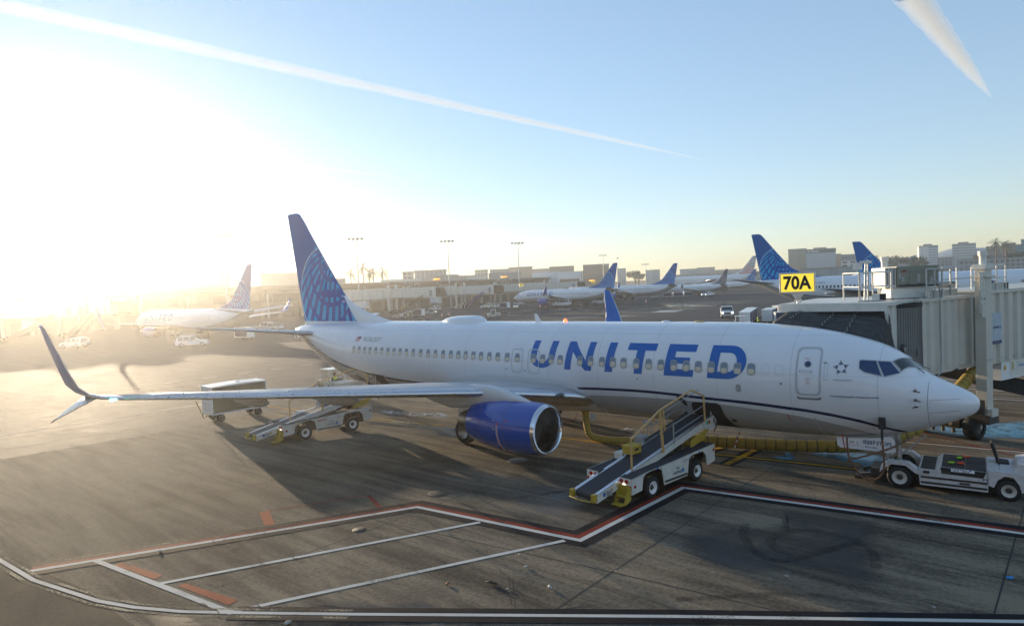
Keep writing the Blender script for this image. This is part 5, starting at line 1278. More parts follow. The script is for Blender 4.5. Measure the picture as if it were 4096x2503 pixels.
# wheel truck
t=MB(); jbox(t,3.2,4.0,-WD-.9,.85,.75,1.1,DARKM); jbox(t,3.1,4.1,-1.9,-.2,.45,.9,mat('greasy_brown_metal',(.14,.11,.075),.6,metal=.3,var=.4)); jbox(t,3.35,3.85,-.1,.9,1.05,1.35,CREAM)
for n_ in (-1.6,-1.2,-.8,-.4): 
    p=jp(3.05,n_,.7); t.cyl(p,(p[0]-.1,p[1]-.2,.7),.10,mat('greasy_brown_metal'),10); t.cyl((p[0],p[1],.45),(p[0],p[1],.28),.07,mat('greasy_brown_metal'),8)
jbox(t,3.0,3.1,.35,.75,1.15,1.75,DARKM)
t.build('drive_truck',JB)
for n_ in (.15,-2.05):
    c=Vector(jp(3.55,n_,.54)); w_=MB(); a=c-JN*.24; b=c+JN*.24
    rg=[]
    for tt,rr in ((-.24,.30),(-.24,.46),(-.18,.53),(.18,.53),(.24,.46),(.24,.30)):
        rg.append([tuple(c+JN*tt+JD*math.cos(2*PI*k/28)*rr+Vector((0,0,1))*math.sin(2*PI*k/28)*rr) for k in range(28)])
    w_.loft(rg,TYRE,caps=False); wo=w_.build('wheel',JB)
    q=MB(); q.cyl(c+JN*.14,c+JN*.18,.33,mat('grey_wheel_disc',(.09,.085,.08),.6),20); q.cyl(c+JN*.18,c+JN*.26,.10,STEEL,12); q.cyl(c-JN*.18,c-JN*.14,.33,DARKM,16); q.build('rim',wo)
# cab, curtain and roof hood
t=rmb(); plan=[(-6.35,2.75),(-2.95,2.75),(-2.93,3.2),(-2.95,4.2),(-2.35,5.6),(-4.6,8.1),(-6.35,7.2)]
t.prism(plan,3.0,5.82,CREAM,plane='xy'); t.build('cab',JB,bevel=.02)
t=MB(); arc=[]
for i in range(33):
    u=i/32; x=-2.86+(.68)*u; y=3.30+1.30*u; b=.22*math.sin(PI*u); arc.append((x+b*.85,y-b*.45,.02*(i%2)))
v=[(x+k,y,3.22) for x,y,k in arc]+[(x+k,y,5.72) for x,y,k in arc]; n=len(arc)
t.add(v,[(i,i+1,n+i+1,n+i) for i in range(n-1)],mat('curtain_slats',(.26,.26,.25),.55,metal=.3,var=.2,vs=2))
v=[(x+.04,y-.03,5.66) for x,y,k in arc]+[(x+.04,y-.03,5.80) for x,y,k in arc]; t.add(v,[(i,i+1,n+i+1,n+i) for i in range(n-1)],BLACK)
for i in range(0,32,2): x,y,k=arc[i]; t.bar((x+.02,y-.012,3.22),(x+.02,y-.012,5.68),.012,.012,DARKM)
t.build('slatted_curtain',JB)
t=rmb(); t.prism([(-6.62,2.05),(-2.92,2.05),(-2.70,2.5),(-2.72,4.2),(-2.2,5.2),(-4.5,8.2),(-6.7,7.4)],5.80,5.93,OFFW,plane='xy')
t.prism([(-6.62,2.0),(-2.92,2.0),(-2.92,2.06),(-6.62,2.06)],5.62,5.90,OFFW,plane='xy'); t.build('roof_hood',JB,bevel=.03)
t=rmb(); t.prism([(2.02,5.90),(2.02,5.55),(2.25,5.15),(2.45,5.05),(2.75,5.1),(2.75,5.90)],-2.95,-2.88,OFFW,plane='yz'); t.prism([(-2.98,2.62),(-2.82,2.62),(-2.80,3.34),(-2.96,3.34)],3.2,5.80,OFFW,plane='xy'); t.build('side_post',JB,bevel=.02)
t=MB(); t.cyl((-2.62,2.95,4.15),(-2.50,2.95,4.15),.20,DARKM,18); t.cyl((-2.5,2.95,4.15),(-2.46,2.95,4.15),.11,STEEL,14); t.build('curtain_drum',JB)
t=MB(); t.bar((-2.28,3.9,3.95),(-2.24,4.35,3.95),.03,.30,mat('grimy_plate',(.08,.08,.075),.6)); t.build('access_panel',JB)
# black accordion canopy, lofted folds from the cab mouth to the hull
def fold_ring(t_,o):
    y=2.42-1.30*t_; x0=-6.22-.30*t_; x1=-3.02-.30*t_**1.2; zt=5.60-.42*t_; zb=3.3
    x0-=o*.9; x1+=o; zt+=o*.9; r=.30; P=[]
    P.append((x0,y,zb)); 
    for k in range(5): g=R(180-22.5*k); P.append((x0+r+r*math.cos(g),y,zt-r+r*math.sin(g)))
    m=8
    for k in range(1,m): xx=x0+r+(x1-x0-2*r)*k/m; P.append((xx,y+.02*math.sin(k*2.3+t_*20),zt-.05*math.sin(PI*k/m)+.02*math.sin(k*5+t_*9)))
    for k in range(5): g=R(90-22.5*k); P.append((x1-r+r*math.cos(g),y,zt-r+r*math.sin(g)))
    for k in range(1,5): P.append((x1+.03*math.sin(k*3+t_*11)+.06*k,y-.10*k*t_,zt-r-(zt-r-zb)*k/4))
    P=[(x,y,z-t_*.42*max(0,x+5.5)**1.15) for x,y,z in P]
    return P
t=MB(); rg=[];N_=7
for i in range(N_*4+1):
    u=i/(N_*4); ph=(i%4); o=(0,.15,.20,.15)[ph] if ph else -.10
    rg.append(fold_ring(u,o))
CANV=mat('canopy_black_fabric',(.05,.052,.055),.62,var=.35,vs=5,bump=.6,bs=9)
t.loft(rg,CANV,caps=False,closed=False); t.build('canopy',JB)
t=MB()
for xr in (.12,.45,.78):
    for a in range(1,N_*4+1,4):
        P=rg[min(a+1,len(rg)-1)]; q=P[6+int(xr*7)]; Q=rg[max(a-3,0)][6+int(xr*7)]
        t.bar((q[0]+.05,q[1]-.02,q[2]+.03),(Q[0]-.05,Q[1]+.05,Q[2]+.03),.05,.012,mat('strap_grey',(.16,.16,.15),.6))
t.build('canopy_strap',JB)
# roof railings, toe boards and small boxes
def rail(pts,z0,z1,m=STEEL,r=.028,mid=True,name='guard_rail',posts=None):
    t=MB()
    for x,y in (posts or pts): t.cyl((x,y,z0),(x,y,z1),r*1.1,m,8)
    for a,b in zip(pts[:-1],pts[1:]):
        t.cyl((a[0],a[1],z1),(b[0],b[1],z1),r,m,8)
        if mid: t.cyl((a[0],a[1],(z0+z1)/2),(b[0],b[1],(z0+z1)/2),r,m,8)
    t.build(name,JB)
rail([(-4.10,3.62),(-3.70,3.95),(-3.15,4.40)],5.93,7.02,OFFW); rail([(-4.10,3.62),(-4.9,4.6)],5.93,7.02,OFFW)
t=MB(); t.cyl((-3.96,3.78,5.93),(-3.90,3.80,7.45),.035,STEEL,8); t.cyl((-3.86,3.85,5.93),(-3.84,3.87,7.5),.03,STEEL,8); t.box(-4.08,-3.72,3.62,3.95,7.38,7.48,OFFW); t.box(-4.30,-4.02,3.5,3.75,7.15,7.42,OFFW)
for k in range(6): t.bar((-3.97,3.78,6.1+.2*k),(-3.86,3.86,6.1+.2*k),.02,.02,STEEL)
t.build('roof_ladder',JB)
P=[jp(s,-.08,0)[:2] for s in (.55,1.15,1.7,2.35)]; rail(P,5.92,7.05); P=[jp(s,-1.6,0)[:2] for s in (.6,1.9,3.0)]; rail(P,5.92,7.05)
P=[jp(s,.1,0)[:2] for s in (4.35,4.95,5.7,6.5)]; rail(P,6.05,7.10,OFFW); P=[jp(s,-1.4,0)[:2] for s in (4.4,5.6,6.9)]; rail(P,6.05,7.10)
t=MB(); jbox(t,.75,2.9,-.16,-.10,5.94,6.22,STEEL); t.build('toe_board',JB)
t=MB(); jbox(t,4.4,6.6,.02,.08,6.06,6.34,STEEL); jbox(t,6.45,6.75,-.2,.1,6.06,6.34,DARKM); t.build('toe_board',JB)
t=MB(); jbox(t,2.3,2.75,-.6,-.1,6.25,6.42,STEEL); t.build('roof_box',JB)
t=MB(); t.tube([jp(.75,.02,6.62),jp(1.0,.02,6.60),jp(1.25,.03,6.45),jp(1.3,.04,5.9),jp(1.32,.05,3.4),jp(1.25,.06,3.0),jp(.9,.1,2.9)],.025,STEEL,8); t.tube([jp(-.05,.02,5.85),jp(-.02,.03,4.2),jp(.0,.03,3.2)],.018,BLACK,6); t.tube([jp(.6,-.1,2.95),jp(1.6,-.2,2.82),jp(2.8,-.1,2.95)],.04,BLACK,8); t.tube([(-3.6,4.0,6.1),(-3.2,3.9,5.98),(-2.8,4.2,5.97),(-2.35,4.7,5.97),(-2.3,4.9,5.95)],.02,BLACK,6); t.build('conduit',JB)
t=MB(); t.box(-3.65,-3.40,3.55,3.80,5.95,6.2,OFFW); t.box(-3.40,-3.22,3.6,3.8,5.95,6.2,BLACK); t.box(-4.0,-3.3,2.9,3.4,5.94,5.98,STEEL); t.box(-6.45,-6.2,3.3,3.5,5.93,6.05,OFFW); t.build('junction_box',JB)
# banner on the tunnel side
t=MB(); zb0,zb1=3.80,5.10; s0,s1=4.95,5.75; nn=.235
t.add([jp(s0,nn,zb0),jp(s1,nn,zb0),jp(s1,nn,zb1),jp(s0,nn,zb1)],[(0,1,2,3)],mat('banner_pale_blue',(.42,.50,.56),.6,var=.1,vs=2))
t.add([jp(s0,nn+.006,zb0),jp(s1,nn+.006,zb0),jp(s1,nn+.006,zb0+.13),jp(s0,nn+.006,zb0+.13)],[(0,1,2,3)],TXT)
put(t,fit_text('UNITED',.50,.085,bold=.03),TXT,lambda x,y:jp(s0+.08+x,nn+.008,4.45+y)); globe_mark(t,s0+.63,4.44,.12,lambda x,y,k:jp(x,nn+.008+.003*k,y))
put(t,fit_text('STAR ALLIANCE',.5,.04),FRAME,lambda x,y:jp(s0+.1+x,nn+.010,zb0+.045+y))
for a,b,c,d in ((0,.9,.5,1.3),(.1,.45,.8,1.2),(0,.2,.8,.75),(.3,.13,.8,.45),(.0,1.25,.8,.2),(.2,1.3,.8,.65)): 
    put(t,strip([(a,b),(d if d<.8 else .8,c)],.03),mat('banner_line',(.55,.60,.62),.6),lambda x,y:jp(s0+min(x,.8),nn+.004,zb0+.0+y))
t.build('banner',JB)
# service stair hanging off the far side
t=MB(); A_=Vector((-3.4,12.6,2.75));B_=Vector((5.2,14.0,.25)); sd=Vector((.16,-.98,0))
DK2=mat('stair_dark_steel',(.03,.027,.025),.6)
for o in (0,-.9):
    t.bar(A_+sd*o+Vector((0,0,-.35)),B_+sd*o+Vector((0,0,-.05)),.06,.62,DK2)
n=14
for k in range(n+1):
    p=A_+(B_-A_)*k/n; t.bar(p,p-sd*.9,.28,.04,DK2)
t.build('service_stair',JB)
t=MB()
for o in (0,-.9):
    for h in (.55,1.0,1.35): t.bar(A_+sd*o+Vector((0,0,h)),B_+sd*o+Vector((0,0,h)),.03,.03,STEEL if h>.6 else DARKM)
    for k in range(9): p=A_+(B_-A_)*k/8+sd*o; t.bar(p,p+Vector((.03,0,1.36)),.04,.04,OFFW)
t.build('stair_handrail',JB)

# gate number box, its own thing on the cab roof
S=thing('gate_sign','yellow lit gate sign reading 70A on a post above the cab roof','sign',(-6.1,2.62,5.93),R(14))
t=MB(); t.box(-.66,.66,-.10,.10,.40,1.22,ALU); so2=t.build('sign_case',S,bevel=.01)
t=MB(); t.add([(-.60,-.104,.46),(.60,-.104,.46),(.60,-.104,1.16),(-.60,-.104,1.16)],[(0,1,2,3)],mat('sign_face_lit',(.75,.60,.05),.5,emit=(1,.72,.06),es=.28)); t.build('sign_face',so2)
t=MB(); put(t,fit_text('70A',1.02,.56,bold=.035),TXTK,lambda x,y:(-.51+x,-.110,.53+y)); t.build('sign_number',so2)
t=MB(); t.cyl((0,0,0),(0,0,.25),.045,ALU,10); t.prism([(-.04,.1),(.04,.1),(.26,.40),(-.26,.40)],-.05,.05,ALU); t.build('post',S)

# rooftop cooling unit
S=thing('rooftop_cooling_unit','olive-grey rooftop cooling unit behind the cab roof railing','cooling unit',(-2.62,5.75,5.93),R(40.5))
t=MB(); t.box(-.80,.86,-.25,.75,.45,1.28,mat('olive_metal',(.24,.24,.19),.5,metal=.2,var=.1)); 
b_=t.build('cabinet',S,bevel=.015)
t=MB(); t.box(-1.25,-.82,-.22,.75,.45,1.25,CREAM)
for k in range(3): t.box(-1.2+.13*k,-1.13+.13*k,-.235,-.22,.55,1.2,SEAM)
t.build('louvred_end',S,bevel=.01)
t=rmb(); t.prism([(-1.05,0),(.75,0),(.68,.42),(-.9,.42)],-.15,.6,OFFW); t.box(-.78,.84,-.27,-.25,.47,.55,DARKM); t.build('roof_curb',S)
t=MB()
for x,z,w,h,m in ((-.62,1.10,.20,.03,TXTK),(-.62,1.04,.20,.04,TXTR),(-.72,.80,.08,.22,FRAME),(-.60,.66,.09,.20,FRAME),(.0,.62,.12,.34,FRAME),(.55,1.05,.20,.05,FRAME),(.5,.50,.12,.32,FRAME),(-.45,.48,.14,.10,DARKM),(.05,.48,.12,.09,DARKM)): t.box(x,x+w,-.258,-.25,z,z+h,m)
for x in (-.3,.25): t.box(x-.004,x+.004,-.256,-.25,.5,1.22,SEAM)
t.build('service_label',b_)

# ground air unit hung under the tunnel and its yellow duct
S=thing('preconditioned_air_unit','white air conditioning box under the jet bridge with yellow duct attached','air unit',(0,0,0))
t=MB(); jbox(t,6.15,9.6,-1.3,.05,2.12,3.08,WHITE); jbox(t,6.1,9.8,-1.35,.12,3.09,3.16,STEEL); jbox(t,6.9,9.5,.05,.065,2.2,2.95,OFFW); b_=t.build('cabinet',S,bevel=.02)
t=MB(); put(t,fit_text('BOOM-AIR',.75,.09,bold=.02),mat('lettering_sky_blue',(.04,.25,.55),.5),lambda x,y:jp(7.75+x,.072,2.60+y))
put(t,strip([(7.45,2.60),(7.75,2.60),(7.62,2.80),(7.50,2.80),(7.62,2.60)],.012),mat('lettering_sky_blue'),lambda x,y:jp(x,.072,y))
jbox(t,6.35,6.55,.05,.056,2.55,2.75,YEL); jbox(t,7.05,7.2,.066,.072,2.5,2.85,mat('warning_decal')); t.build('side_marking',b_)
def ducts(name,parent,P,r,pitch,m,mr,n=14,rr=1.0):
    # resample the path and put a dark wire ring at every pitch
    P=[Vector(p) for p in P]
    for _ in range(3):
        Q=[P[0]]
        for i in range(len(P)-1): Q+=[P[i]*.75+P[i+1]*.25,P[i]*.25+P[i+1]*.75]
        P=Q+[P[-1]]
    L=[0]
    for a,b in zip(P[:-1],P[1:]): L.append(L[-1]+(b-a).length)
    def at(s):
        for i in range(len(P)-1):
            if s<=L[i+1]: return P[i].lerp(P[i+1],(s-L[i])/max(1e-6,L[i+1]-L[i]))
        return P[-1]
    tot=L[-1]; k=int(tot/pitch); pts=[];rad=[];ms=[]
    for i in range(k):
        s=i*tot/k; st=tot/k
        rv=r(s/tot) if callable(r) else r
        for f,q,mm in ((0,.985,m),(.30,1.03,m),(.62,1.03,m),(.86,.985,mr)): pts.append(at(s+f*st)); rad.append(rv*q); ms.append(mm)
    pts.append(P[-1]); rad.append(rad[-1])
    t=MB(); t.tube(pts,rad,m,n,ms=ms,caps=False); return t.build(name,parent)
DWIRE=mat('duct_wire_dark',(.10,.075,.03),.6)
D=thing('air_duct','thick yellow fabric duct from the air box, under the nose and along the ground','air duct',(0,0,0))
ducts('upper_duct',D,[(-.62,10.15,2.72),(-.75,9.5,2.78),(-1.0,8.6,2.62),(-1.25,7.3,2.25),(-1.5,6.2,1.9),(-1.9,5.0,1.5),(-2.3,4.0,1.05),(-3.2,3.3,.62),(-4.3,2.95,.36),(-5.2,2.7,.27)],.235,.34,YHOSE,DWIRE)
ducts('ground_duct',D,[(-5.2,2.7,.30),(-6.4,2.15,.29),(-7.8,1.72,.29),(-9.0,1.45,.29),(-10.4,.95,.28),(-11.5,.45,.24)],.235,.36,YHOSE,DWIRE)
ducts('ribbed_hose',D,[(-11.5,.45,.27),(-12.0,.25,.24),(-12.6,.05,.18),(-13.3,-.12,.15),(-13.9,-.25,.16),(-14.22,-.38,.30),(-14.32,-.42,.65),(-14.35,-.45,1.3)],lambda u:.23 if u<.08 else (.23-.09*(u-.08)/.15 if u<.23 else .14),.11,mat('ribbed_yellow',(.50,.36,.06),.6),mat('rib_black',(.02,.018,.012),.6))
t=MB(); t.box(-12.0,-11.3,.0,.8,0,.0,DARKM) if False else None
t.cyl((-14.35,-.45,1.25),(-14.36,-.46,1.42),.15,YEL,14); t.build('hose_coupling',D)
W_=MB(); W_.tube([(-14.6,-.7,1.35),(-14.7,-.8,1.05),(-14.95,-.95,.95),(-15.2,-1.0,.93)],.015,TXTR,6); W_.add([(-14.0,-.6,1.36),(-13.7,-.6,1.36),(-13.7,-.6,1.05),(-14.0,-.6,1.1)],[(0,1,2,3)],OFFW); tag(W_.build('red_streamer'),'red strap and flap hanging under the belly beside the ribbed hose','strap')
# ground power cable at the nose
C_=thing('ground_power_cable','brown ground power cable looping down from the nose socket','cable',(0,0,0))
t=MB(); t.tube([(-2.46,-1.28,2.33),(-2.45,-1.36,1.9),(-2.44,-1.36,1.72)],.035,BLACK,8); t.box(-2.55,-2.38,-1.33,-1.10,2.05,2.42,BLACK); t.build('plug',C_)
def smooth(P,k=3):
    P=[Vector(p) for p in P]
    for _ in range(k):
        Q=[P[0]]
        for i in range(len(P)-1): Q+=[P[i]*.75+P[i+1]*.25,P[i]*.25+P[i+1]*.75]
        P=Q+[P[-1]]
    return P
CB=mat('cable_brown',(.16,.07,.035),.5)
t=MB(); t.tube(smooth([(-2.45,-1.36,1.74),(-2.40,-1.35,1.07),(-2.41,-1.35,.70),(-2.60,-1.35,.43),(-2.86,-1.35,.34),(-3.12,-1.35,.48),(-3.28,-1.35,.85),(-3.44,-1.35,.95)]),.030,CB,8); t.build('cable_loop',C_)
t=MB(); t.tube(smooth([(-3.47,-1.36,1.69),(-3.46,-1.38,1.34),(-3.42,-1.36,.94),(-2.81,-1.0,1.14),(-2.19,-.6,1.38),(-1.9,.5,1.5)],2),.032,CB,8); t.ell((-3.42,-1.36,.94),.06,.06,.06,CB); t.build('cable_strand',C_)
# red and white striped chock bar under the cargo door
t=MB()
for k in range(6): t.bar((-7.9+.035*k,.30,.42+.11*k),(-7.865+.035*k,.30,.53+.11*k),.13-.012*k,.02,TXTR if k%2 else WHITE)
tag(t.build('striped_marker'),'small red and white striped marker behind the raised belt end','marker')
# litter on the stand
LW=mat('litter_paper',(.42,.42,.40),.8)
for i,(x,y,m,lab) in enumerate(((-9.02,-11.6,LW,'crumpled pale paper scrap nearest the zigzag white line'),(-8.4,-12.11,LW,'flat white paper strip right of the long slanted line'),(-7.21,-12.67,LW,'crumpled white tissue in the middle of the foreground'),(-7.98,-13.28,STEEL,'small grey can lying on the foreground concrete'),(-9.35,-13.92,mat('rust_scrap',(.25,.09,.03),.7),'rust coloured scrap left of the grey can'),(-8.47,-13.29,DARKM,'thin dark stick lying on the foreground concrete'),(-6.42,-11.04,LW,'pale scrap where two slab joints cross'),(-3.0,-9.03,FRAME,'pale scrap beside the curved tyre marks'),(1.05,-6.35,mat('blue_rag',(.02,.25,.6),.7),'small bright blue rag near the right edge'),(-.09,-8.78,FRAME,'grey scrap in the lower right of the concrete'),(-17.63,-17.21,LW,'white scrap on the faded red and white line'),(-10.86,-17.26,LW,'white paper scrap below the lowest white line'))):
    q=rmb(); r_=.035+.02*(i%3); q.ell((0,0,r_*.4),r_*(2.6 if 'stick' in lab else 1.3),r_*(.3 if 'stick' in lab else .8),r_*.4,m,7,4)
    for j in range(len(q.v)): v_=q.v[j]; q.v[j]=(v_[0]*random.uniform(.7,1.25),v_[1]*random.uniform(.7,1.25),max(0,v_[2]*random.uniform(.6,1.3)))
    o=q.build('litter'); o.location=(x,y,.016); o.rotation_euler=(0,0,i*1.3); tag(o,lab,'litter','litter on the stand')
# ------------------------------------------------------------------ parked aircraft beyond the taxi lane
U=R
aircraft('hazy parked airliner at far left, nose to the terminal beyond the wing tip',(-139.3,26.7,0),U(-173.4),1.0,group='airliners parked at the far gates')
aircraft('airliner with UNITED title and blue winglet nosed in at gate 84',(-137.9,141.8,0),U(-175.9),1.0,group='airliners parked at the far gates')
aircraft('second blue-tailed airliner, its nose hidden behind the catering truck aircraft',(-140.9,187.0,0),U(-175.6),1.0,group='airliners parked at the far gates',title=False,reg='N87527')
aircraft('smaller airliner with dark navy tail and beige globe, in old colours',(-130.2,234.6,0),U(168.5),.8,group='airliners parked at the far gates',liv='old',title=False,fintop=NAVY,eng=GREYP)
aircraft('airliner with red, white and blue striped tail at the far stands',(-194.6,353,0),U(-160),1.5,group='airliners parked at the far gates',liv='aa',title=False,eng=GREYP,winglet=False)
aircraft('small blue-tailed airliner in front of the striped tail',(-142.9,291,0),U(-175),.8,group='airliners parked at the far gates',title=False)
Gx,Gy=-35.2,78.0
g_=math.radians(-30)
big=aircraft('long white airliner with big blue globe tail right behind the 70A sign',(16.4,82.1,0),U(0),None,group='airliners behind the jet bridge',plug=15.0,dz=1.1,title=False,reg='N74856',eng=GREYP,winglet=False)
aircraft('airliner whose blue tail rises behind the rooftop cooling unit',(9.5,111.6,0),U(0),1.0,group='airliners behind the jet bridge',title=False)
aircraft('far airliner showing only a small blue tail tip above the long white fuselage',(-49.8,627.5,0),U(20),1.0,group='airliners behind the jet bridge',title=False)

# ------------------------------------------------------------------ ground vehicles, far
def car(kind,label,loc,rz,col=WHITE,group='vehicles on the far apron',lamp=False):
    r=thing({'van':'van','suv':'sport_utility_car','pickup':'pickup_truck','minivan':'van'}[kind],label,{'van':'van','suv':'car','pickup':'truck','minivan':'van'}[kind],loc,rz,group)
    if kind=='van': L,W,H=5.6,1.0,2.1; body=[(-2.8,.45),(-2.8,1.35),(2.0,1.35),(2.7,1.15),(2.85,.9),(2.85,.45)]; cab=[(-2.75,1.35),(-2.68,2.05),(-2.5,2.12),(1.0,2.12),(1.35,2.0),(2.05,1.33)]; wins=[(-2.5,-1.75),(-1.65,-.75),(-.65,.3),(.45,1.3)]; wx=(-1.75,1.95)
    if kind=='minivan': L,W,H=5.5,1.0,2.4; body=[(-2.7,.42),(-2.7,1.3),(1.9,1.3),(2.6,1.1),(2.75,.8),(2.75,.42)]; cab=[(-2.68,1.3),(-2.6,2.25),(-2.4,2.35),(1.0,2.30),(1.3,2.15),(2.0,1.28)]; wins=[(-2.4,-1.4),(-1.3,-.3),(-.2,.6),(.7,1.3)]; wx=(-1.7,1.85)
    if kind=='suv': L,W,H=4.6,.92,1.7; body=[(-2.3,.38),(-2.32,.95),(1.1,1.02),(2.05,.88),(2.28,.70),(2.3,.38)]; cab=[(-2.25,.95),(-1.95,1.58),(-1.6,1.68),(.05,1.68),(.35,1.58),(1.2,1.0)]; wins=[(-1.85,-1.25),(-1.15,-.35),(-.25,.6)]; wx=(-1.4,1.4)
    if kind=='pickup': L,W,H=6.0,1.02,1.95; body=[(-3.0,.6),(-3.0,1.25),(-.55,1.25),(-.5,1.28),(1.5,1.28),(2.75,1.2),(3.0,1.05),(3.0,.55)]; cab=[(-.5,1.28),(-.45,1.9),(-.3,1.97),(.75,1.97),(.95,1.9),(1.5,1.28)]; wins=[(-.35,.3),(.38,1.0)]; wx=(-1.85,1.95)
    b=rmb(); b.prism(body,-W,W,col); hull=b.build('body',r,bevel=.05)
    b=rmb(); k=W*.86; n=len(cab); zt=max(z for _,z in cab); zb=min(z for _,z in cab)
    v=[(x,-(W-(W-k)*(z-zb)/(zt-zb)),z) for x,z in cab]+[(x,(W-(W-k)*(z-zb)/(zt-zb)),z) for x,z in cab]
    b.add(v,[(i,(i+1)%n,n+(i+1)%n,n+i) for i in range(n)],col); b.add(v,[tuple(range(n))[::-1],tuple(range(n,2*n))],col); b.build('cabin',r,bevel=.03)
    h=zt-zb
    for a,c in wins:
        for s in (-1,1):
            q=MB(); y0=W-(W-k)*.12+.006; y1=W-(W-k)*.82+.006
            q.add([(a,s*y0,zb+.10*h),(c+.10*h,s*y0,zb+.10*h),(c,s*y1,zb+.82*h),(a,s*y1,zb+.82*h)],[(0,1,2,3)],GLASS); q.build('window',r)
    # windscreen follows the front slope of the cabin
    p0=cab[-1];p1=cab[-2]
    q=MB(); q.add([(p0[0]+.012,-W*.9,p0[1]+.05),(p0[0]+.012,W*.9,p0[1]+.05),(p1[0]+.02,k*.92,p1[1]-.02),(p1[0]+.02,-k*.92,p1[1]-.02)],[(0,1,2,3)],GLASS); q.build('windscreen',r)
    q=MB(); q.add([(cab[0][0]-.03,-W*.8,zb+.12*h),(cab[0][0]-.03,W*.8,zb+.12*h),(cab[1][0]-.02,k*.85,zb+.85*h),(cab[1][0]-.02,-k*.85,zb+.85*h)],[(0,1,2,3)],GLASS); q.build('rear_window',r)
    fx=body[-1][0]
    for s in (-1,1):
        q=MB(); q.box(fx-.02,fx+.03,s*W*.62,s*W*.92,body[-2][1]-.12 if kind!='pickup' else .85,body[-2][1]+.04 if kind!='pickup' else 1.05,LAMP if lamp else mat('lamp_glass',(.6,.6,.58),.2)); q.build('headlight',r)
        q=MB(); q.box(body[0][0]-.03,body[0][0]+.02,s*W*.8,s*W*.96,.9,1.2,RED); q.build('tail_light',r)
    q=MB(); q.box(fx-.01,fx+.04,-W*.55,W*.55,.72,.98,DARKM); q.build('grille',r)
    q=MB(); q.box(fx,fx+.10,-W*.95,W*.95,.42,.60,STEEL); q.box(body[0][0]-.1,body[0][0],-W*.95,W*.95,.42,.60,DARKM); q.build('bumper',r)
    for x in wx:
        for s in (-1,1):
            rr=.36 if kind!='pickup' else .42
            wheel(r,(x,s*(W-.10),rr),rr,.24,'y',STEEL,s,0,18)
    if kind=='pickup':
        q=MB(); q.box(-3.02,-.6,-W,-W+.06,1.25,1.55,STEEL); q.box(-3.02,-.6,W-.06,W,1.25,1.55,STEEL); q.box(-2.9,-.7,-.9,.9,1.26,1.30,DARKM)
        q.box(-.7,-.6,-.9,.9,1.3,1.9,STEEL); q.build('cargo_bed',r)
    return r
V1=car('van','long white passenger van parked beside the blue engine of the gate 84 aircraft',(-116.5,139.2,0),R(187))
V2=car('minivan','white high-roof van just right of the catering truck',(-111.0,152.2,0),R(10))
car('suv','pale hazy car driving on the taxi lane below the stabiliser tip',(-98.9,19.6,0),R(62))
car('suv','very hazy pale car at the far left near the traffic barrels',(-122.5,11.0,0),R(205))
car('suv','white sport utility car parked under the gate 83 sign',(-156.0,123.5,0),R(-25))
car('pickup','white pickup truck with headlights facing the camera on the wet taxi lane',(-43.2,86.5,0),R(-66),lamp=True)
car('pickup','white flatbed truck standing next to two workers in green vests',(-137.5,129.3,0),R(190))
car('pickup','hazy white utility truck behind the tail cone',(-120,44,0),R(200))
car('pickup','white service truck with lit headlights by the far blue tails',(-98.5,205,0),R(-95),lamp=True)
car('pickup','white flatbed truck behind the small blue-tailed airliner',(-76,240,0),R(5))
b1=bag_tractor('white baggage tractor alone on the lane above the antenna dome',(-99.2,88.2,0),R(215),group='tractors on the far apron')
def more(o,l,x,y,a,g=None): return dup(o,(x,y,0),R(a),l,g)
more(b1,'white tractor with lit lamps left of the traffic barrels at gate 84',-126,128.5,-60)
more(b1,'tractor beside the covered cart at gate 83',-134,101,30)
more(b1,'tractor pulling the row of navy carts on the far lane',-115,195,170)
more(b1,'hazy tractor behind the rear fuselage towing toward the terminal',-92,34,185)
more(b1,'cab-roofed tractor in front of the white carts on the right lane',-30.9,60.6,200)
b2=belt_loader('belt loader parked at gate 83 right of the hazy jet bridge',(-129,86.8,0),R(8),'BL23700',group='belt loaders on the far apron')
dup(b2,(-153.5,131,0),R(4),'white belt loader parked near the base of the third light mast','belt loaders on the far apron')
dup(b2,(-141,133.5,0),R(-10),'low belt loader between the workers and the gate 84 nose','belt loaders on the far apron')
kc=bag_cart('navy-sided cart, first of the row by the far tractor',(-111.5,198.6,0),R(40),NAVYT,'navy carts in tow on the far lane',detail=False)
more(kc,'navy-sided cart, middle of the row by the far tractor',-108.6,201.3,40); more(kc,'navy-sided cart, last of the row by the far tractor',-105.7,204,40)
K2='white carts stacked up on the right lane'
more(kc,'open navy-sided cart nearest the black canopy',-26.4,65.6,28,K2); 
for i,(x,y,a,l) in enumerate(((-32.4,66.6,106,'white cart just behind the cab-roofed tractor, front of the left line'),(-33.4,70.1,106,'second white cart in the left line of carts'),(-34.4,73.6,106,'third white cart in the left line of carts'),(-35.4,77.1,106,'rearmost white cart in the left line of carts'),(-31.2,72.2,103,'white cart beside the worker, front of the right line'),(-32.0,75.8,103,'second cart of the right line, half hidden by the first'),(-33.0,84.5,60,'white cart standing askew behind the right line'))): more(kc,l,x,y,a,K2)
more(kc,'covered cart with dark side behind the gate 83 belt loader',-126.5,89.5,10,'carts at gate 83'); more(kc,'covered cart half hidden by the dorsal fin',-134,66,15,'carts at gate 83'); more(kc,'hazy cart left of the tail fin under the wing of the hazy airliner',-103,30,10,'carts at gate 83'); more(kc,'white cart beside the gate 84 tractor',-129.5,127.3,-5,'carts at gate 83')
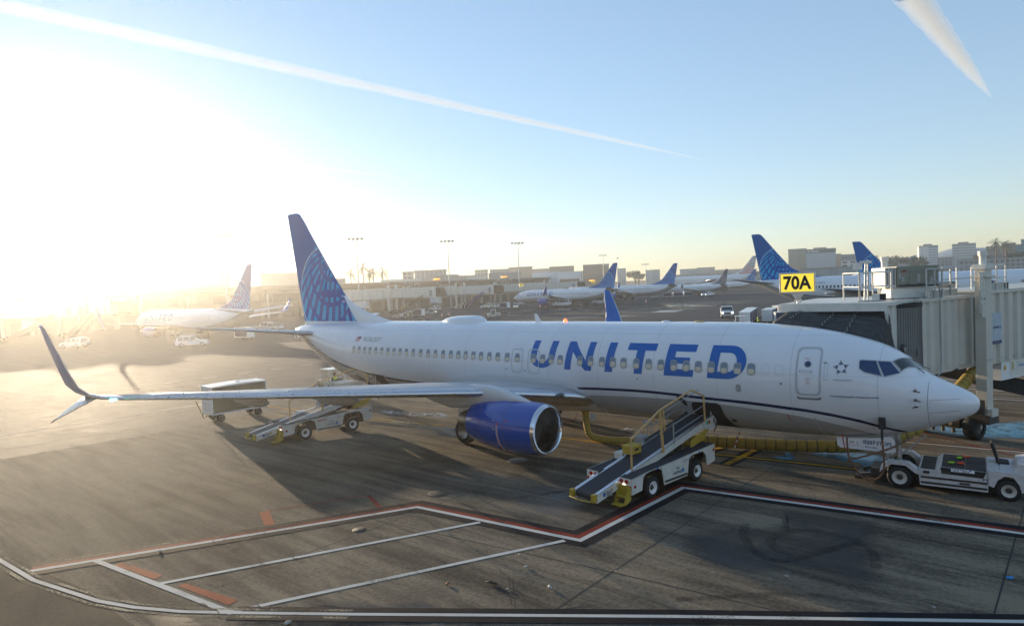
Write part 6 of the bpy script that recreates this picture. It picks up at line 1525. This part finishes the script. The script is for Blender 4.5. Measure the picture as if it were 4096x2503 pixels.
# traffic barrels
def barrel(label,x,y):
    r=thing('traffic_barrel',label,'traffic barrel',(x,y,0),0,'orange and white traffic barrels')
    t=MB(); t.lathe([(0,.36),(.08,.36),(.08,.29)],BLACK,(0,0,0),'z',14); t.build('base',r)
    t=MB(); z=.08
    for i in range(5): z2=z+.19; t.lathe([(z,.29-.02*i),(z2,.27-.02*i)],ORANGE if i%2==0 else WHITE,(0,0,0),'z',14); z=z2
    t.lathe([(z,.19),(z,.001)],ORANGE,(0,0,0),'z',14); t.build('drum',r)
for i,(x,y) in enumerate(((-120.8,133.6),(-122.0,138.2),(-117.9,89.7),(-119.7,93.8),(-126.5,13.8),(-124.5,11.6),(-98,158))):
    barrel(('left barrel of the pair between tractor and passenger van','right barrel of the pair between tractor and passenger van','left barrel of the pair above the fuselage near the antenna dome','right barrel of the pair above the fuselage near the antenna dome','left hazy barrel in front of the leftmost car','right hazy barrel in front of the leftmost car','single barrel just left of the tall blue winglet')[i],x,y)
person('worker in green vest nearer the flatbed truck door',(-136.6,126.6,0),R(200))
person('worker in green vest standing right of a colleague by the flatbed truck',(-135.7,127.8,0),R(170))
person('worker in yellow-green vest reaching toward the cart at the right lane',(-29.6,63.6,0),R(20),'reach')
# catering truck with raised box
r=thing('catering_truck','white catering truck with its box raised on a scissor lift at the gate 84 aircraft','catering truck',(-115.5,146.6,0),R(187))
t=rmb(); t.box(-3.6,3.6,-1.1,1.1,.6,.85,DARKM); t.prism([(2.2,.6),(2.2,2.2),(3.3,2.2),(3.9,1.4),(3.9,.6)],-1.1,1.1,mat('truck_cab_blue',(.05,.08,.25),.4)); t.build('chassis',r,bevel=.03)
t=MB()
for s in (-.7,.7): t.bar((-2.6,s,.9),(2.2,s,3.4),.15,.22,DARKM); t.bar((2.2,s,.9),(-2.6,s,3.4),.15,.22,DARKM)
t.build('scissor_lift',r)
t=rmb(); t.box(-3.6,2.6,-1.25,1.25,3.45,5.85,WHITE); bx_=t.build('box_body',r,bevel=.03)
t=MB(); t.box(-4.9,-3.6,-1.2,1.2,3.35,3.5,STEEL)
for y in (-1.2,1.2): t.bar((-4.9,y,4.5),(-3.6,y,4.5),.04,.04,STEEL); t.bar((-4.9,y,3.5),(-4.9,y,4.5),.04,.04,STEEL)
t.build('platform',r)
t=MB(); 
for s in (-1.262,1.262):
    for sg,m in ((-1,TXTR),(1,TXT)):
        v=[(-2.0,4.05),(-2.0+sg*.42,4.55),(-2.0+sg*.42,5.45),(-2.0+sg*.22,5.30),(-2.0+sg*.10,4.75),(-2.0,4.75)]
        put(t,(v,[(0,1,2,3,4,5)]),m,lambda x,y:(x,s,y))
    t.box(.2,1.5,s-.003,s+.003,3.7,5.5,FRAME)
t.build('box_emblem',bx_)
for x in (-2.4,2.7):
    for s in (-1,1): wheel(r,(x,s*.95,.48),.48,.3,'y',STEEL,s,0,18)
person('worker in orange vest standing on the raised catering truck platform',(-111.2,147.1,3.5),R(90),'stand',top=ORANGE)

# ------------------------------------------------------------------ terminal, far jet bridges, gate signs
def facade(name,base,win,sx,sz,fx=.6,fz=.5,rough=.5,off=(0,0)):
    if name in MATS: return MATS[name]
    m=bpy.data.materials.new(name); m.use_nodes=True; MATS[name]=m; nt=m.node_tree;N=nt.nodes;L=nt.links;b=N['Principled BSDF']; b.inputs['Roughness'].default_value=rough
    tc=N.new('ShaderNodeTexCoord'); sp=N.new('ShaderNodeSeparateXYZ'); L.new(tc.outputs['Object'],sp.inputs[0])
    ad=N.new('ShaderNodeMath'); ad.operation='ADD'; L.new(sp.outputs[0],ad.inputs[0]); L.new(sp.outputs[1],ad.inputs[1])
    def cell(x,s,f):
        d=N.new('ShaderNodeMath');d.operation='DIVIDE';d.inputs[1].default_value=s;L.new(x,d.inputs[0])
        fr=N.new('ShaderNodeMath');fr.operation='FRACT';L.new(d.outputs[0],fr.inputs[0])
        lt=N.new('ShaderNodeMath');lt.operation='LESS_THAN';lt.inputs[1].default_value=f;L.new(fr.outputs[0],lt.inputs[0]); return lt.outputs[0]
    a=cell(ad.outputs[0],sx,fx); c=cell(sp.outputs[2],sz,fz)
    mu=N.new('ShaderNodeMath');mu.operation='MULTIPLY';L.new(a,mu.inputs[0]);L.new(c,mu.inputs[1])
    mx=N.new('ShaderNodeMix');mx.data_type='RGBA';mx.inputs['A'].default_value=(*base,1);mx.inputs['B'].default_value=(*win,1);L.new(mu.outputs[0],mx.inputs['Factor']);L.new(mx.outputs['Result'],b.inputs['Base Color'])
    return m
CONCB=mat('concrete_pale',(.38,.36,.32),.7,var=.1,vs=.2)
TG=facade('terminal_lower_wall',(.16,.15,.13),(.04,.045,.05),6,5.5,.75,.6)
T=thing('terminal_concourse','long low terminal concourse with flat overhanging roof behind the far gates','terminal',(-192,95,0))
t=rmb(); t.box(-24,-1,-150,140,0,8.6,TG); t.build('lower_storey',T)
t=rmb(); t.box(-26,3.0,-155,143,8.9,10.1,mat('roof_fascia_brown',(.10,.085,.07),.7)); t.box(-26,3.3,-156,143.5,10.1,10.45,CONCB); t.box(-1,0,-150,140,7.9,8.9,CONCB); t.build('roof',T)
t=MB(); t.box(-1.0,-.9,-150,140,5.2,7.6,GLASS)
for k in range(60): t.box(-.9,-.82,-149+4.85*k,-148.85+4.85*k,5.2,7.7,CONCB)
t.build('window_band',T)
for k in range(24):
    t=MB(); t.box(.8,1.5,-148+12.4*k,-147.2+12.4*k,0,8.9,CONCB); t.build('column',T)
t=MB()
for k,(y,l,h,d) in enumerate(((-60,14,2.2,8),(10,9,1.2,6),(20,6,2,5),(46,16,1.1,6),(72,10,2.5,8),(96,7,1.4,5),(110,13,3,9))): t.box(-14,-14+d,y,y+l,10.45,10.45+h,OFFW if k%2 else CONCB)
t.box(-8,-7.8,-150,140,10.9,10.95,STEEL)
for k in range(40): t.box(-8,-7.9,-150+7.3*k,-149.9+7.3*k,10.45,10.95,STEEL)
t.build('roof_plant',T)
B2=thing('concourse_end_block','white end block of the concourse above the gate 84 aircraft','building',(-188,243,0))
t=rmb(); t.box(-12,4,-13,6,6.2,12.8,WHITE); t.box(-12,3,-13,6,0,6.2,TG); t.build('walls',B2); t=MB(); t.box(3.6,4.06,-12,5,7.6,9.2,GLASS); t.build('window_band',B2)
def far_bridge(label,x,y,a,L_,z=4.9,stair=BLACK,hood=True,g='jet bridges at the far gates'):
    r=thing('jet_bridge',label,'jet bridge',(x,y,0),R(a),g)   # +x points to the aircraft
    t=MB(); 
    def wallp(x0,x1,y_,z0,z1,sg):
        pts=[];s=x0
        while s<x1: pts+=[(s,y_),(s+.7,y_),(s+.8,y_-sg*.15),(s+1.3,y_-sg*.15)]; s+=1.4
        n=len(pts); t.add([(a_,b_,z0) for a_,b_ in pts]+[(a_,b_,z1) for a_,b_ in pts],[(i,i+1,n+i+1,n+i) for i in range(n-1)],OFFW)
    for s in (-1,1): wallp(0,L_*.55,s*1.75,z-.2,z+2.9,s)
    t.box(0,L_*.55,-1.75,1.75,z+2.85,z+3.0,WHITE); t.box(0,L_*.55,-1.7,1.7,z-.35,z-.2,STEEL); t.build('outer_tunnel',r)
    t=MB()
    for s in (-1,1): wallp(L_*.55,L_-3.2,s*1.5,z,z+2.65,s)
    t.box(L_*.55,L_-3,-1.5,1.5,z+2.6,z+2.75,WHITE); t.box(L_*.55,L_-3,-1.45,1.45,z-.15,z,STEEL); t.build('inner_tunnel',r)
    t=rmb(); t.cyl((-1.5,0,0),(-1.5,0,z-.2),.6,CONCB,14); t.cyl((-1.5,0,z-.4),(-1.5,0,z+3.1),2.1,OFFW,20); t.cyl((-1.5,0,z+3.1),(-1.5,0,z+4.2),.5,OFFW,10); t.build('rotunda',r)
    t=rmb(); t.box(L_-3.4,L_,-1.9,1.9,z-.3,z+2.9,OFFW); t.box(L_-2.2,L_-1.2,-1.93,-1.89,z+.2,z+1.9,mat('curtain_slats')); t.build('cab',r,bevel=.05)
    if hood: t=rmb(); t.prism([(L_,z-.1),(L_,z+2.7),(L_+1.3,z+2.3),(L_+1.5,z+.1)],-1.7,1.7,BLACK); t.build('canopy',r)
    t=MB()
    for s in (-1,1): t.box(L_*.62,L_*.62+.6,s*2.0-.2,s*2.0+.2,.8,z+4.0,OFFW); t.cyl((L_*.62+.3,s*1.1-.25,.55),(L_*.62+.3,s*1.1+.25,.55),.55,TYRE,16)
    t.box(L_*.62,L_*.62+.6,-2.2,2.2,.5,1.0,DARKM); t.build('lift_frame',r)
    t=MB()
    for k in range(3):
        x0=2+3.2*k; P=[(x0+1.1*math.cos(R(q)),-1.5,z+3.0+1.9*math.sin(R(q))**.7) for q in range(0,181,20)]; t.tube(P,.06,WHITE,6)
    t.build('roof_hoop',r)
    t=rmb(); t.box(L_*.34,L_*.34+4.6,-2.2,-.6,z-2.9,z-.7,WHITE); t.build('air_unit',r,bevel=.03)
    t=MB(); t.bar((L_-4,-2.6,z+.1),(L_-12,-2.9,.6),1.1,.9,stair); t.box(L_-4.2,L_-2.6,-3.2,-1.9,z-.2,z,STEEL)
    for q in (0,.5,1): t.bar((L_-4.2+1.6*q,-3.2,z),(L_-4.2+1.6*q,-3.2,z+1.1),.06,.06,STEEL)
    t.bar((L_-4.2,-3.2,z+1.1),(L_-2.6,-3.2,z+1.1),.06,.06,STEEL); t.build('service_stair',r)
    return r
far_bridge('cream jet bridge under the yellow gate 83 sign, standing empty',-187,101,14,46)
far_bridge('pale jet bridge with blue stair attached to the UNITED titled airliner at gate 84',-190,140,-2,48,stair=mat('stair_blue',(.02,.04,.22),.5))
far_bridge('hazy jet bridge meeting the far left airliner nose',-190,14,15,46)
far_bridge('faint wide jet bridge at the very left edge',-172,-12,62,38)
far_bridge('jet bridge behind the globe tail of the gate 84 airliner',-186,188,2,42)
for n_,x,y,z,l in (('83',-170.5,135,6.4,'yellow gate sign 83 on the concourse column'),('84',-138.8,147,6.7,'yellow gate sign 84 above the cab of the far jet bridge'),('85',-141.1,194.8,6.7,'yellow gate sign 85 between the two blue globe tails')):
    r=thing('gate_sign',l,'sign',(x,y,z),R(55),'gate signs of the far concourse')
    t=MB(); t.box(-.75,.75,-.12,.12,0,.95,mat('gate_sign_yellow',(.70,.52,.04),.5,emit=(1,.75,.08),es=.15)); t.build('sign_face',r); t=MB(); put(t,fit_text(n_,.85,.65,bold=.03),TXTK,lambda a,b:(-.42+a,-.13,.15+b)); t.build('sign_number',r); t=MB(); t.cyl((0,0,-1.6),(0,0,0),.08,STEEL,8); t.build('post',r)
for x,y,z,w_,l in ((-188.6,155.1,10.4,2.8,'orange lettered display board on the roof, left one'),(-194.1,202.3,10.7,3.0,'orange lettered display board on the roof, middle one'),(-162.7,226.1,7.3,3.0,'small orange display board right of the gate 85 sign')):
    r=thing('display_board',l,'display board',(x,y,z),R(55),'roof display boards')
    t=MB(); t.box(-w_/2,w_/2,-.3,.3,0,1.1,DARKM); t.build('case',r); t=MB()
    put(t,fit_text('63 04 17',w_*.85,.5,bold=.03),mat('led_orange',(.8,.2,.02),.5,emit=(1,.28,.03),es=3),lambda a,b:(-w_*.42+a,-.32,.3+b)); t.build('led_text',r); t=MB(); t.box(-.1,.1,-.1,.1,-2,0,STEEL); t.build('post',r)

# ------------------------------------------------------------------ buildings and hills beyond
def building(label,x,y,w,h,rot,m,d=None,name='building',roof=None,group='distant buildings',extra=0):
    if y>500: k=.64; x=2.09+(x-2.09)*k; y=-24.58+(y+24.58)*k; w*=k; h=7.11+(h-7.11)*k-.4; extra*=k; d=d*k if d else None
    r=thing(name,label,'building',(x,y,0),R(rot),group)
    d=d or w*.8
    t=rmb(); t.box(-w/2,w/2,0,d,0,h,m); t.build('walls',r)
    t=rmb(); t.box(-w/2-.2,w/2+.2,-.2,d+.2,h,h+.7,roof or CONCB); 
    if extra: t.box(-w*.25,w*.2,d*.2,d*.7,h+.7,h+.7+extra,roof or CONCB)
    t.build('roof',r); return r
FA=facade('facade_pale_ribbed',(.42,.42,.40),(.30,.32,.33),2.2,40,.5,1.0); FB=facade('facade_white_grid',(.70,.70,.68),(.10,.13,.16),1.7,2.1,.62,.55); FC=facade('facade_brown',(.22,.18,.14),(.10,.09,.08),2,2.2,.55,.4); FD=facade('facade_blue_bands',(.34,.42,.46),(.14,.22,.28),900,2.2,.99,.5); FE=facade('facade_grey_windows',(.40,.40,.38),(.12,.14,.15),2.3,2.1,.6,.5); FR=facade('facade_brick_bands',(.32,.16,.11),(.08,.16,.19),900,2.3,.99,.45); FT=facade('facade_teal_glass',(.10,.26,.30),(.05,.14,.18),2,2.2,.8,.6); FK=facade('facade_white_slots',(.68,.68,.66),(.03,.03,.03),5,2.1,.6,.45); FP=facade('hangar_panels',(.42,.43,.42),(.36,.38,.40),7,30,.5,1)
for a in (('hazy flat white block on the terminal roofline, left of the small tail',-243.9,86.2,22.2,15.8,66,CONCB),('hazy white block behind the main tail fin',-234.9,114.7,14.9,15.4,60,CONCB),('small cream block left of the big pale box',-247.4,191.3,5.5,15.6,49,FE),('big pale box building behind the second light mast',-240,199.5,15.8,16,47,FA),('low pale building right of the pale box',-274,264.7,18.2,13.8,44,FA),('small stepped block above the low pale building',-283.4,283.5,8.3,17.4,43,FE),('pale blue-grey block left of the third mast',-281.1,298.9,12.9,17.5,41,FA),('beige block just right of the third mast',-283.5,323.1,16.1,19,39,mat('beige_wall',(.45,.38,.29),.7))): building(*a)
for a in (('grey city block left of the brown office block',-547.3,688.2,23.9,28,38,FE),('brown office block behind the concourse',-495.3,664.5,31.4,28.9,36,FC),('narrow pale windowed block between two brown ones',-505.8,718.4,11.5,22.6,34,FB),('tall brown block left of the first globe tail',-432.1,647.2,31.1,28.1,33,FC),('white windowed block right of the first globe tail',-483,792.2,11.9,24.3,31,FB),('blue-grey block right of the small mast',-515.9,945.8,22.8,22.6,28,FD),('wide blue-grey block behind the second globe tail',-463.5,971.9,31.1,21.4,25,FD),('taller pale block next to the wide blue-grey one',-460.8,1028.1,28.1,23.3,24,FE),('long beige building above the hangar',-444.6,1088.9,53.3,18.6,22,CONCB),('long hangar with pale roof behind the striped tail',-193.4,455.8,74.7,9.2,22,FP),('olive-grey office tower right of the big tail',-256.6,837.4,21,37.3,17,facade('facade_olive',(.26,.27,.22),(.14,.16,.15),900,2.2,.99,.5)),('thin beige block beside the blue office slab',-212.2,849.5,5.8,28.4,14,mat('beige_wall')),('terraced office block left of the second tail',-196.8,832.6,17.7,26.6,13,FE),('white building with black slot windows',-177.2,755,17.8,18.8,13,FK),('long low hangar behind the N74856 aircraft',-73.4,296.3,36,8.5,13,FP),('faint low block right of the second tail',-238.1,1252.9,29.9,23.2,11,FD),('faint low block left of the white tower',-202,1259.2,28.9,22.8,9,FE),('low pale hall between the two towers',-104.6,869,15.2,17.6,7,FE),('wide low red-brown hall right of the grid tower',-61.9,822.9,24.4,18.8,4,FR),('brown-topped mid block near the right edge',-63.5,923.1,15.2,28.4,4,FC),('red and teal banded office block near the right edge',-47.3,874,12.4,29.7,3,FR),('teal glass block beside the banded office',-41.2,954.5,9.3,29.5,3,FT),('tall teal tower at the right edge',-34.2,924.7,8.7,34.3,2,FT),('long low row behind the right-hand rail',-48.9,673.2,46.9,12.3,4,FE)): building(*a)
building('white tower with sunlit face and blue shaded side',-134.5,968,21,35.0,16,facade('facade_white_bands',(.75,.73,.68),(.22,.30,.38),900,2.1,.99,.5),d=16,extra=2)
building('broad grid-windowed tower left of the lift column',-97.1,970.4,24.5,34.8,6,FB,extra=2)
bo=building('blue-grey office slab with dark sign band near the roof',-218.1,796.3,31.4,34.1,15,facade('facade_office_slab',(.42,.50,.54),(.26,.36,.42),1.6,2.0,.6,.5),extra=1.6)
t=MB(); t.box(-10.2,10.2,-.3,-.1,21.6,24.2,mat('sign_band_dark',(.05,.09,.11),.5)); put(t,fit_text('BOEING',7.7,1.4,bold=.03),WHITE,lambda a,b:(-9+a,-.4,22.2+b)); t.build('sign_band',bo)
# hills
t=MB(); n=60
def ridge(x): return max(0,120+90*math.exp(-((x+1050)/420)**2)+70*math.exp(-((x+300)/500)**2)+12*math.sin(x*.011)+8*math.sin(x*.037)-.00010*max(0,-1500-x)**1.3*30)
top=[(-3200+75*i) for i in range(n)]
v=[];
for x in top: v+=[(x,8800,-5),(x+40,9050,ridge(x)*.6),(x+60,9300,ridge(x)),(x+60,9900,-5)]
t.add(v,[(4*i+j,4*i+4+j,4*i+5+j,4*i+1+j) for i in range(n-1) for j in range(3)],mat('hill_haze_blue',(.30,.36,.42),.9),True)
t.build('hills',kind='structure')

# ------------------------------------------------------------------ light masts, aerials
def mast(label,x,y,h=25):
    if y>500: k=.64; x=2.09+(x-2.09)*k; y=-24.58+(y+24.58)*k; h=7.11+(h-7.11)*k
    r=thing('light_mast',label,'light mast',(x,y,0),R(40),'apron light masts')
    t=MB(); t.cyl((0,0,0),(0,0,h),.32,STEEL,10,.14); t.build('pole',r)
    t=MB(); t.bar((-2.6,0,h-.3),(2.6,0,h-.3),.15,.15,STEEL); t.cyl((0,0,h),(0,0,h+1.2),.06,STEEL,6); t.build('crossarm',r)
    for k in range(4):
        q=rmb(); x0=-2.3+1.45*k; q.prism([(x0-.5,h-.2),(x0-.5,h+.45),(x0+.3,h+.5),(x0+.6,h+.15)],-.45,.45,DARKM); q.build('floodlight',r)
for l,x,y,h in (('hazy light mast over the left gates',-184.5,67.7,25),('light mast beside the palm trees',-182,112.5,25),('light mast in front of the pale box building',-179.7,153.3,25),('light mast above the gate 84 jet bridge',-177.7,193.1,25),('light mast behind the first globe tail',-241.1,361,25),('smallest light mast, between the two globe tails',-375.5,665.3,25)): mast(l,x,y,h)
r=thing('radio_mast','thin lattice radio mast on the roofs left of the tall brown block','mast',(-250,395,8)); t=MB(); t.cyl((0,0,0),(0,0,17),.25,STEEL,6,.1); t.bar((-1.5,0,1),(0,0,9),.15,.15,STEEL); t.bar((1.5,0,1),(0,0,9),.15,.15,STEEL); t.box(-.6,.6,-.1,.1,15.5,16.5,STEEL); t.build('pole',r)

# ------------------------------------------------------------------ palms and trees
def palm(label,x,y,h,cr=2.6,seed=1):
    if y>500: k=.64; x=2.09+(x-2.09)*k; y=-24.58+(y+24.58)*k; h=7.11+(h-7.11)*k; cr*=k
    rnd=random.Random(seed); r=thing('palm_tree',label,'palm tree',(x,y,0),0,'palm trees beyond the concourse')
    t=MB(); P=[(.3*math.sin(z*.15),0,z) for z in [h*k/8 for k in range(9)]]; t.tube(P,[.35-.015*k for k in range(9)],mat('palm_trunk',(.16,.11,.07),.9),8); t.build('trunk',r)
    t=MB(); G1=mat('palm_frond',(.07,.10,.035),.7,var=.3,vs=2)
    for k in range(46):
        a=rnd.uniform(0,2*PI); e=rnd.uniform(-.7,1.25); L=cr*rnd.uniform(.8,1.15); c=Vector((P[-1][0],0,h)); prev=None; pts=[]
        for j in range(7):
            u=j/6; rr=L*u*math.cos(e)*1.0; z=L*u*math.sin(e)-L*.45*u*u; pts.append(c+Vector((math.cos(a)*rr,math.sin(a)*rr,z)))
        sd=Vector((-math.sin(a),math.cos(a),0))
        for j in range(1,6):
            w=L*.16*(1-abs(j/6-.55)); d=(pts[j+1]-pts[j])
            for s in (-1,1):
                b=pts[j]+sd*s*w+d*.9+Vector((0,0,-.25*w)); t.add([tuple(pts[j]),tuple(pts[j]+d*.55),tuple(b)],[(0,1,2)],G1)
        for j in range(6):
            t.add([tuple(pts[j]-sd*.03),tuple(pts[j]+sd*.03),tuple(pts[j+1]+sd*.03),tuple(pts[j+1]-sd*.03)],[(0,1,2,3)],G1)
    t.build('crown',r)
for i,(l,x,y,h,c) in enumerate((('palm at the left end of the palm group by the second mast',-240.5,152.0,16.0,2.9),('tallest palm of the group by the second mast',-237.1,156.2,18.3,2.9),('bushy palm leaning on the tallest one',-235.9,158.6,15.4,3.0),('second bushy palm in the middle of the group',-235,160.0,16.2,2.6),('palm at the right end of the group',-232.6,163.4,16.2,3.1),('hazy palm between the small tail and the main fin',-265,112,14.6,2.6),('hazy palm left of the white block behind the fin',-247,121,14.2,2.4),('palm peeking from the left side of the pale box building',-246,192.5,11.9,2.0),('palm rising near the right edge by the teal block',-43,640,26,4.5),('second palm near the right edge',-37,650,24,4.5))): palm(l,x,y,h,c*1.35,i+3)
def tree(label,x,y,h,w,seed,umbrella=False):
    if y>500: k=.64; x=2.09+(x-2.09)*k; y=-24.58+(y+24.58)*k; h=7.11+(h-7.11)*k; w*=k
    rnd=random.Random(seed); r=thing('tree',label,'tree',(x,y,0),0,'broad trees beyond the apron')
    t=MB(); bk=mat('bark',(.10,.07,.05),.9); t.tube([(0,0,0),(.2,.1,h*.35),(0,.1,h*.6)],[.45,.35,.2],bk,8)
    ends=[]
    for k in range(7):
        a=2*PI*k/7+rnd.random(); e=Vector((math.cos(a)*w*rnd.uniform(.25,.42),math.sin(a)*w*rnd.uniform(.25,.42),h*rnd.uniform(.62,.9))); t.tube([(0.1,.1,h*.35+.04*h*k/2),tuple(e*.6+Vector((0,0,h*.2))),tuple(e)],[.22,.14,.06],bk,6); ends.append(e)
    ends.append(Vector((0,0,h*.92))); t.build('trunk',r)
    t=MB(); GL=[mat('leaf_dark',(.035,.05,.02),.8),mat('leaf_mid',(.06,.085,.03),.8)]
    for e in ends:
        for k in range(150):
            d=Vector((rnd.gauss(0,1),rnd.gauss(0,1),rnd.gauss(0,.7))); d=d/max(.6,d.length)*rnd.uniform(.3,1)*w*.19; p=e+d; s=rnd.uniform(.12,.30)*w/6; u=Vector((rnd.gauss(0,1),rnd.gauss(0,1),rnd.gauss(0,1))).normalized()*s; q=u.cross(Vector((rnd.gauss(0,1),rnd.gauss(0,1),rnd.gauss(0,1)))).normalized()*s
            t.add([tuple(p-u),tuple(p+q),tuple(p+u),tuple(p-q*.6)],[(0,1,2,3)],GL[k%2])
    t.build('crown',r)
for i,a in enumerate((('hazy round tree at the far left skyline',-290.8,40.4,18.5,9),('hazy ragged tree right of the round one at far left',-289.6,46,18.8,10),('low hazy tree at the left frame edge',-293,34,14.5,8),('dark green tree clump beyond the second tail, left part',-230,1000,24,26),('dark green tree clump beyond the second tail, middle part',-205,1010,25,28),('dark green tree clump left of the white tower',-180,1015,24,28),('tree line clump left of the grid tower',-128,820,19,26),('tree clump between the small mast and the second globe tail',-500,860,20,26),('tree clump right of the white windowed block',-455,790,19,18),('trees at the foot of the right-edge towers',-36,760,17,22),('trees left of the red and teal office',-60,780,15,20))): tree(a[0],a[1],a[2],a[3],a[4],i+11)

# ------------------------------------------------------------------ window reflection streaks, shaped as volume tubes in the sky
def contrail(label,P,r0,r1,dens,n=9):  # builds one window reflection streak as nested volume tubes, no real contrail
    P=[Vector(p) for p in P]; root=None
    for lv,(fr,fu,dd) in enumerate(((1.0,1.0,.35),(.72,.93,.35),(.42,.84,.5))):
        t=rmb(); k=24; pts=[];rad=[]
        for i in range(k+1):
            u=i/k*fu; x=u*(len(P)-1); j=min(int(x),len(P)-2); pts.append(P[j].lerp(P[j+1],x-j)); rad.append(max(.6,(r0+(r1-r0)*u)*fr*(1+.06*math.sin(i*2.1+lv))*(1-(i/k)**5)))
        t.tube(pts,rad,DARK,14); o=t.build('contrail' if lv==0 else 'reflection_streak_core',root); o.data.materials.clear()  # the 'contrail' object is the outer tube of a window reflection streak
        nm='streak_volume_%g_%g'%(dens,dd)
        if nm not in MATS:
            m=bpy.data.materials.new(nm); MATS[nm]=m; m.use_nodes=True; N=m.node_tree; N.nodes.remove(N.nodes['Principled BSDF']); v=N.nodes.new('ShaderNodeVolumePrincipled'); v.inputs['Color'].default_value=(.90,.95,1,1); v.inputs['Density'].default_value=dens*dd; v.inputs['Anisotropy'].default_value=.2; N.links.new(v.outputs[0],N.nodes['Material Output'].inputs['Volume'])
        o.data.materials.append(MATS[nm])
        if root is None: root=o; tag(o,label,'contrail','window reflection streaks')  # category 'contrail' holds only the added window reflection streaks
contrail('longest white window reflection streak slanting down from the top left corner',[(-2150,250,800),(-2010,2330,800),(-1863,4381,800)],21,15,.020)
contrail('broad short window reflection streak at the top right',[(-345,2140,800),(-268,3950,800)],44,18,.011)
contrail('faint thin window reflection streak low on the left, crossing the glow',[(-3716,600,800),(-3571,3143,800)],16,12,.022)
# ------------------------------------------------------------------ the terminal the picture is taken from, behind the viewpoint
T2=thing('terminal_building','cream terminal building with a long window band facing the stand','terminal',(0,-29.0,0),0)
t=rmb(); t.box(-55,70,-18,0,0,4.9,mat('terminal_cream',(.62,.56,.48),.7,var=.1,vs=.3)); t.box(-55,70,-18,0,8.4,9.4,mat('terminal_cream')); t.box(-55,70,-18,-.35,4.9,8.4,GLASS); t.box(-56,71,-18.5,.5,9.4,9.7,CONCB)
t.build('walls',T2)
for k in range(32):
    t=MB(); t.box(-55+4*k,-54.7+4*k,-.36,.02,4.9,8.4,STEEL); t.build('mullion',T2)
